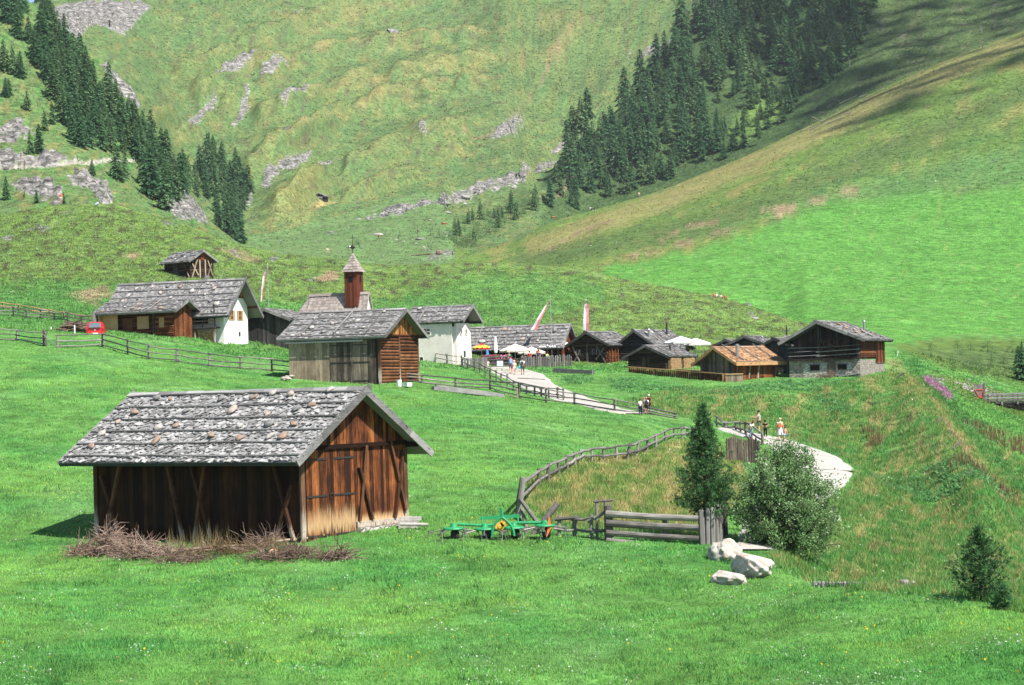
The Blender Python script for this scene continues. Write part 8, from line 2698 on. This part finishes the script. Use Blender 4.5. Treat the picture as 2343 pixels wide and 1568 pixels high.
def cells(mask, n, seed):
    """n random spots on the sheet, even in the picture, within a cell mask"""
    r = np.random.default_rng(seed)
    ax = PX[1:, 1:] - PX[:-1, :-1]; ay = PY[:-1, :-1] - PY[1:, :-1]
    area = np.clip(ax, 0, 40) * np.clip(ay, 0, 40)
    vis = (FP > -140) & (FP < 2480) & (FY < 1640)
    w = np.where(vis, area, 0) * mask
    w = w.ravel() / w.sum()
    i = r.choice(w.size, n, p=w)
    a, c = np.unravel_index(i, FP.shape)
    u, v = r.uniform(0, 1, n)[:, None], r.uniform(0, 1, n)[:, None]
    global LASTROCK
    LASTROCK = rock[a, c]
    P = (G[a, c] * (1 - u) + G[a, c + 1] * u) * (1 - v) + (G[a + 1, c] * (1 - u) + G[a + 1, c + 1] * u) * v
    col = C[a, c]
    px = (PX[a, c] * (1 - u[:, 0]) + PX[a, c + 1] * u[:, 0]); py = PY[a, c] * (1 - v[:, 0]) + PY[a + 1, c] * v[:, 0]
    return P, col, px, py, r


def blades(name, P, col, h, w, nb, r, label=None, spread=0.08, lean=0.45, cat=None):
    n = len(P)
    P = np.repeat(P, nb, 0); col = np.repeat(col, nb, 0); h = np.repeat(h, nb); w = np.repeat(w, nb)
    N = len(P)
    s = np.repeat(np.full(n, spread), nb) * (0.6 + h * 1.5)
    base = P + np.stack([r.normal(0, 1, N) * s, r.normal(0, 1, N) * s, np.full(N, -0.02)], -1)
    az = r.uniform(0, 2 * PI, N)
    dirv = np.stack([np.cos(az) * lean, np.sin(az) * lean, np.ones(N)], -1) * r.uniform(0.55, 1.25, N)[:, None] * h[:, None]
    sa = r.uniform(0, 2 * PI, N)
    sd = np.stack([np.cos(sa), np.sin(sa), np.zeros(N)], -1) * (w * r.uniform(0.7, 1.3, N))[:, None]
    T = np.stack([base - sd, base + sd, base + dirv], 1)
    me = np_mesh(name, T.reshape(-1, 3), np.arange(N * 3), np.full(N, 3))
    cc = col * r.uniform(0.8, 1.22, (N, 1)) * r.uniform(0.93, 1.07, (N, 3))
    set_attr(me, 'bcol', np.repeat(cc, 3, 0), 'POINT', 'FLOAT_COLOR')
    o = link_mesh(name, me, [GM])
    return tag(o, label, cat, kind='stuff')


ROADP = [(1092, 841), (1190, 841), (1256, 867), (1356, 914), (1475, 946), (1632, 968), (1738, 995), (1815, 1010), (1912, 1042), (1951, 1068), (1954, 1088), (1906, 1133), (1832, 1190), (1770, 1262), (1682, 1262), (1736, 1133), (1772, 1042), (1712, 1003), (1628, 975), (1410, 946), (1262, 914), (1156, 867)]
offroad = (poly_sd(FP, FY, ROADP) < -1.5).astype(float)
BARNP = [(221, 1243), (690, 1246), (931, 1210), (700, 1190), (420, 1190)]
nearm = (FR < 8.6) & (FR > 1.0)
b1 = (poly_sd(FP, FY, BANK1) > -4) | (poly_sd(FP, FY, BANK2) > -4)
mead = (nearm & ~b1).astype(float) * offroad
P, col, px, py, r = cells(mead, 150000, 101)
n1 = fbm(P[:, 0] / 3.2, P[:, 1] / 3.2, 3, 201); n2 = fbm(P[:, 0] / 0.9, P[:, 1] / 0.9, 2, 202)
h = (0.065 + 0.08 * np.clip(n1 + 0.25, 0, 1) + 0.10 * np.clip(n2 - 0.25, 0, 1)) * (1 + (P[:, 1] - 60) / 300)
w = 0.011 + 0.00012 * P[:, 1]
n0 = fbm(P[:, 0] / 13, P[:, 1] / 17, 3, 205)
k = np.clip(1.95 + 0.65 * n2 + 0.4 * n1 + 0.7 * n0, 1.05, 2.7)[:, None]
col = np.where((n0 > 0.12)[:, None], col * np.array([1.16, 1.0, 0.92]), col)
col = col * k * np.array([1.12, 1.06, 1.0]) * np.where(n1[:, None] > 0.25, np.array([0.85, 0.95, 1.05]), 1.0)
blades('grass', P, col, h, w, 4, r, 'short green meadow grass around the hay barn', cat='grass')
P, col, px, py, r = cells((nearm & b1).astype(float) * offroad, 46000, 103)
n1 = fbm(P[:, 0] / 4, P[:, 1] / 4, 3, 203); n2 = fbm(P[:, 0] / 1.3, P[:, 1] / 1.3, 2, 204)
col = np.where((n2 > 0.2)[:, None], col * 0.6 + np.array([0.30, 0.25, 0.11]) * 0.45, col * 1.25) * np.clip(1.3 + 0.7 * n2, 0.6, 2.0)[:, None]
blades('bank_grass', P, col, 0.20 + 0.22 * np.clip(n1 + 0.3, 0, 1), 0.012 + 0.00013 * P[:, 1], 4, r, 'long mixed green and dry grass on the banks by the road', cat='grass')
# rougher turf on the knoll
P, col, px, py, r = cells(((FR >= 8.6) & (FR < 12.2) & (FP < 1870)).astype(float) + ((FR >= 7.6) & (FR < 9.6) & (FP > 2040) & (field[:-1, :-1] < .5)), 70000, 105)
n2 = fbm(P[:, 0] / 2.6, P[:, 1] / 2.6, 3, 206)
col = col * np.clip(1.5 + 1.1 * n2, 0.5, 2.3)[:, None]
blades('knoll_turf', P, col, 0.12 + 0.24 * np.clip(n2 + 0.1, 0, 1), np.full(len(P), 0.09), 3, r, 'tussocky pasture turf on the knoll behind the village', 0.25, cat='grass')
P, col, px, py, r = cells(((FR >= 8.2) & (field[:-1, :-1] > .5)).astype(float), 42000, 106)
n2 = fbm(P[:, 0] / 5, P[:, 1] / 9, 4, 208)
blades('hay_field_grass', P, col * np.clip(1.9 + 0.4 * n2, 1.3, 2.4)[:, None], P[:, 1] / 450 * (0.10 + 0.14 * np.clip(n2, 0, 1)), P[:, 1] / 450 * 0.13, 3, r, 'close bright green grass of the hay field on the slope', 0.4, cat='grass')
P, col, px, py, r = cells(mead * (FR < 7.8), 5200, 109)
n1 = fbm(P[:, 0] / 2.4, P[:, 1] / 4.5, 3, 231)
P, col, n1 = P[n1 > 0.12], col[n1 > 0.12], n1[n1 > 0.12]
blades('grass_clumps', P, col * r.uniform(0.75, 1.5, (len(P), 1)) * np.array([0.85, 1.0, 1.0]), 0.13 + 0.36 * np.clip(n1, 0, .45), 0.010 + 0.0001 * P[:, 1], 9, r, 'taller darker grass clumps in the meadow', 0.16, 0.5, cat='grass')
# dock leaves
DOCK = [[(1985, 1066), (2010, 1060), (2060, 1078), (2180, 1098), (2310, 1145), (2290, 1168), (2160, 1140), (2050, 1100)], [(1390, 868), (1430, 866), (1500, 884), (1450, 900), (1400, 888)], [(1270, 862), (1345, 858), (1360, 875), (1300, 880)], [(1860, 880), (1925, 905), (1945, 940), (1905, 930), (1870, 905)], [(1470, 880), (1640, 894), (1720, 880), (1800, 868), (1960, 870), (1900, 884), (1640, 906), (1480, 892)], [(2180, 955), (2260, 965), (2250, 985), (2190, 975)], [(520, 790), (700, 800), (780, 812), (640, 812), (540, 804)]]
mk = np.zeros(FP.shape)
for q in DOCK: mk = np.maximum(mk, (poly_sd(FP, FY, q) > 0).astype(float))
P, col, px, py, r = cells(mk * nearm, 5200, 107)
keep = fbm(P[:, 0] / 1.6, P[:, 1] / 1.6, 2, 209) > -0.12
P = P[keep]
blades('dock_leaves', P, np.tile(np.array([[0.12, 0.27, 0.095]]), (len(P), 1)) * r.uniform(0.6, 1.5, (len(P), 1)), r.uniform(0.12, 0.27, len(P)), np.full(len(P), 0.09), 4, r, 'broad dock leaves growing in patches on the banks', 0.2, 1.5, cat='dock plants')
# flowers
def blooms(name, mask, n, seed, colr, size, z, label, clump=0.1, jit=0.2):
    P, col, px, py, r = cells(mask, n, seed)
    keep = fbm(P[:, 0] / 2.2, P[:, 1] / 3.5, 3, seed) > clump
    P = P[keep]; N = len(P)
    c = P + np.stack([np.zeros(N), np.zeros(N), z * r.uniform(0.6, 1.3, N)], -1)
    s = size * r.uniform(0.7, 1.4, N)[:, None]
    a = unit(r.normal(0, 1, (N, 3))); b_ = unit(np.cross(a, r.normal(0, 1, (N, 3))))
    V = np.stack([c + a * s, c + b_ * s, c - a * s, c - b_ * s], 1).reshape(-1, 3)
    me = np_mesh(name, V, np.arange(N * 4), np.full(N, 4))
    set_attr(me, 'bcol', np.repeat(np.array([colr]) * r.uniform(1 - jit, 1 + jit, (N, 1)), 4, 0), 'POINT', 'FLOAT_COLOR')
    tag(link_mesh(name, me, [GM]), label, 'flowers', kind='stuff')


blooms('clover_blooms', mead, 16000, 111, (0.55, 0.58, 0.48), 0.024, 0.14, 'white clover blooms sprinkled through the meadow', 0.14)
blooms('yellow_blooms', mead * (FR > 1.5), 1500, 112, (0.70, 0.50, 0.02), 0.03, 0.15, 'yellow flower heads dotted over the meadow', 0.1)
blooms('white_umbels', (nearm & b1).astype(float) * offroad, 2600, 113, (0.55, 0.55, 0.50), 0.035, 0.35, 'pale flower heads on the dry banks', 0.18)
blooms('seed_heads', mead, 5000, 116, (0.26, 0.19, 0.09), 0.022, 0.22, 'brown seed heads standing in the meadow grass', 0.05)
FW = [(2112, 880), (2135, 884), (2165, 905), (2182, 928), (2165, 928), (2138, 908), (2115, 892)]
blooms('fireweed', (poly_sd(FP, FY, FW) > 0).astype(float), 1100, 114, (0.46, 0.20, 0.36), 0.06, 0.75, 'pink fireweed in bloom down the bank right of the stone based barn', -0.6)
SO = [[(2205, 968), (2250, 975), (2342, 1010), (2400, 1040), (2342, 1045), (2260, 1010)], [(2150, 1098), (2320, 1140), (2325, 1165), (2200, 1125)], [(1980, 970), (2010, 990), (2020, 1020), (1990, 1005)]]
mk = np.zeros(FP.shape)
for q in SO: mk = np.maximum(mk, (poly_sd(FP, FY, q) > 0).astype(float))
P, col, px, py, r = cells(mk, 260, 115)
blades('sorrel_stalks', P, np.tile(np.array([[0.20, 0.125, 0.07]]), (len(P), 1)), r.uniform(0.5, 0.95, len(P)), np.full(len(P), 0.05), 3, r, 'rust brown dock stalks gone to seed on the right banks', 0.15, 0.15, cat='dock stalks')
# seeding grass against the barn
P = np.array([tuple(g(random.uniform(395, 520), random.uniform(1245, 1262))) for _ in range(60)])
blades('barn_weeds', P, np.tile(np.array([[0.34, 0.27, 0.13]]), (60, 1)), RNG.uniform(0.5, 1.1, 60), np.full(60, 0.012), 4, RNG, 'tall straw coloured grass against the hay barn wall', 0.12, 0.2, cat='grass')

# scrub and rough turf that grains the far slopes
P, col, px, py, r = cells((((FR >= 15.2) & (FR < 20.5) & (FP < 1660)) | ((FR >= 12) & (FR < 15.4) & (FP <= 1050)) | ((FR >= 12.0) & (FR < 18) & (FP > 1040) & (field[:-1, :-1] < .5))).astype(float), 110000, 120)
n2 = fbm(P[:, 0] / 9, P[:, 1] / 14, 4, 220)
rkk_ = LASTROCK
col = col * np.clip(1.5 + 0.6 * n2, 0.95, 2.1)[:, None]
sc_ = P[:, 1] / 900
keep = rkk_ < 0.3
P, col, sc_, n2 = P[keep], col[keep], sc_[keep], n2[keep]
blades('slope_turf', P, col, sc_ * (0.30 + 0.75 * np.clip(n2 + 0.05, 0, 1)), sc_ * 0.42, 2, r, 'rough turf and low scrub graining the far slopes', 0.5, cat='grass')

# ------------------------------------------------------------------ a cloud outside the picture that shades the upper right slope
SH = [(1640, -90), (1650, 60), (1700, 140), (1790, 195), (1830, 290), (1930, 320), (2120, 255), (2360, 150), (2560, 60), (2600, -120)]
rc = random.Random(3)
ib = bmesh.new(); bmesh.ops.create_icosphere(ib, subdivisions=2, radius=1)
IV = np.array([v.co[:] for v in ib.verts]); IF = np.array([[v.index for v in f.verts] for f in ib.faces]); ib.free()
CV, CF = [], []
cnt = 0
while cnt < 800:
    x, y = rc.uniform(1560, 2600), rc.uniform(-120, 330)
    e = poly_sd(np.array([x]), np.array([y]), SH)[0]
    if e < 0 or rc.random() > 0.35 + e / 60: continue
    cnt += 1
    p = g(x, y)
    if p.z > 300 or p.y > 1300: continue
    q = p + SUNV * ((1040 - p.z) / SUNV.z)
    k = rc.uniform(2.2, 4.4)
    CF.append(IF + len(CV) * len(IV)); CV.append(IV * np.array([k * rc.uniform(1, 1.6), k, k * 0.6]) + np.array([q.x, q.y, q.z + rc.uniform(0, 15)]))
CF = np.concatenate(CF)
me = np_mesh('cloud', np.concatenate(CV), CF.ravel(), np.full(len(CF), 3), True)
tag(link_mesh('cloud', me, [plain('cloud_white', (0.8, 0.8, 0.8), 1.0, 0.03, 0.02)]), kind='structure')

# ------------------------------------------------------------------ the air
hb = MB(); hb.bb(-1600, 1600, -60, 2900, -60, 1000)
hz = hb.build('haze', [], None)
hm = bpy.data.materials.new('mountain_air'); hm.use_nodes = True
hn = hm.node_tree.nodes; hn.remove(hn['Principled BSDF'])
pv = hn.new('ShaderNodeVolumePrincipled'); pv.inputs['Density'].default_value = 0.000045; pv.inputs['Color'].default_value = (0.82, 0.90, 1.0, 1)
hm.node_tree.links.new(pv.outputs[0], hn['Material Output'].inputs['Volume'])
hz.data.materials.append(hm)
tag(hz, 'thin bluish mountain air', kind='stuff')
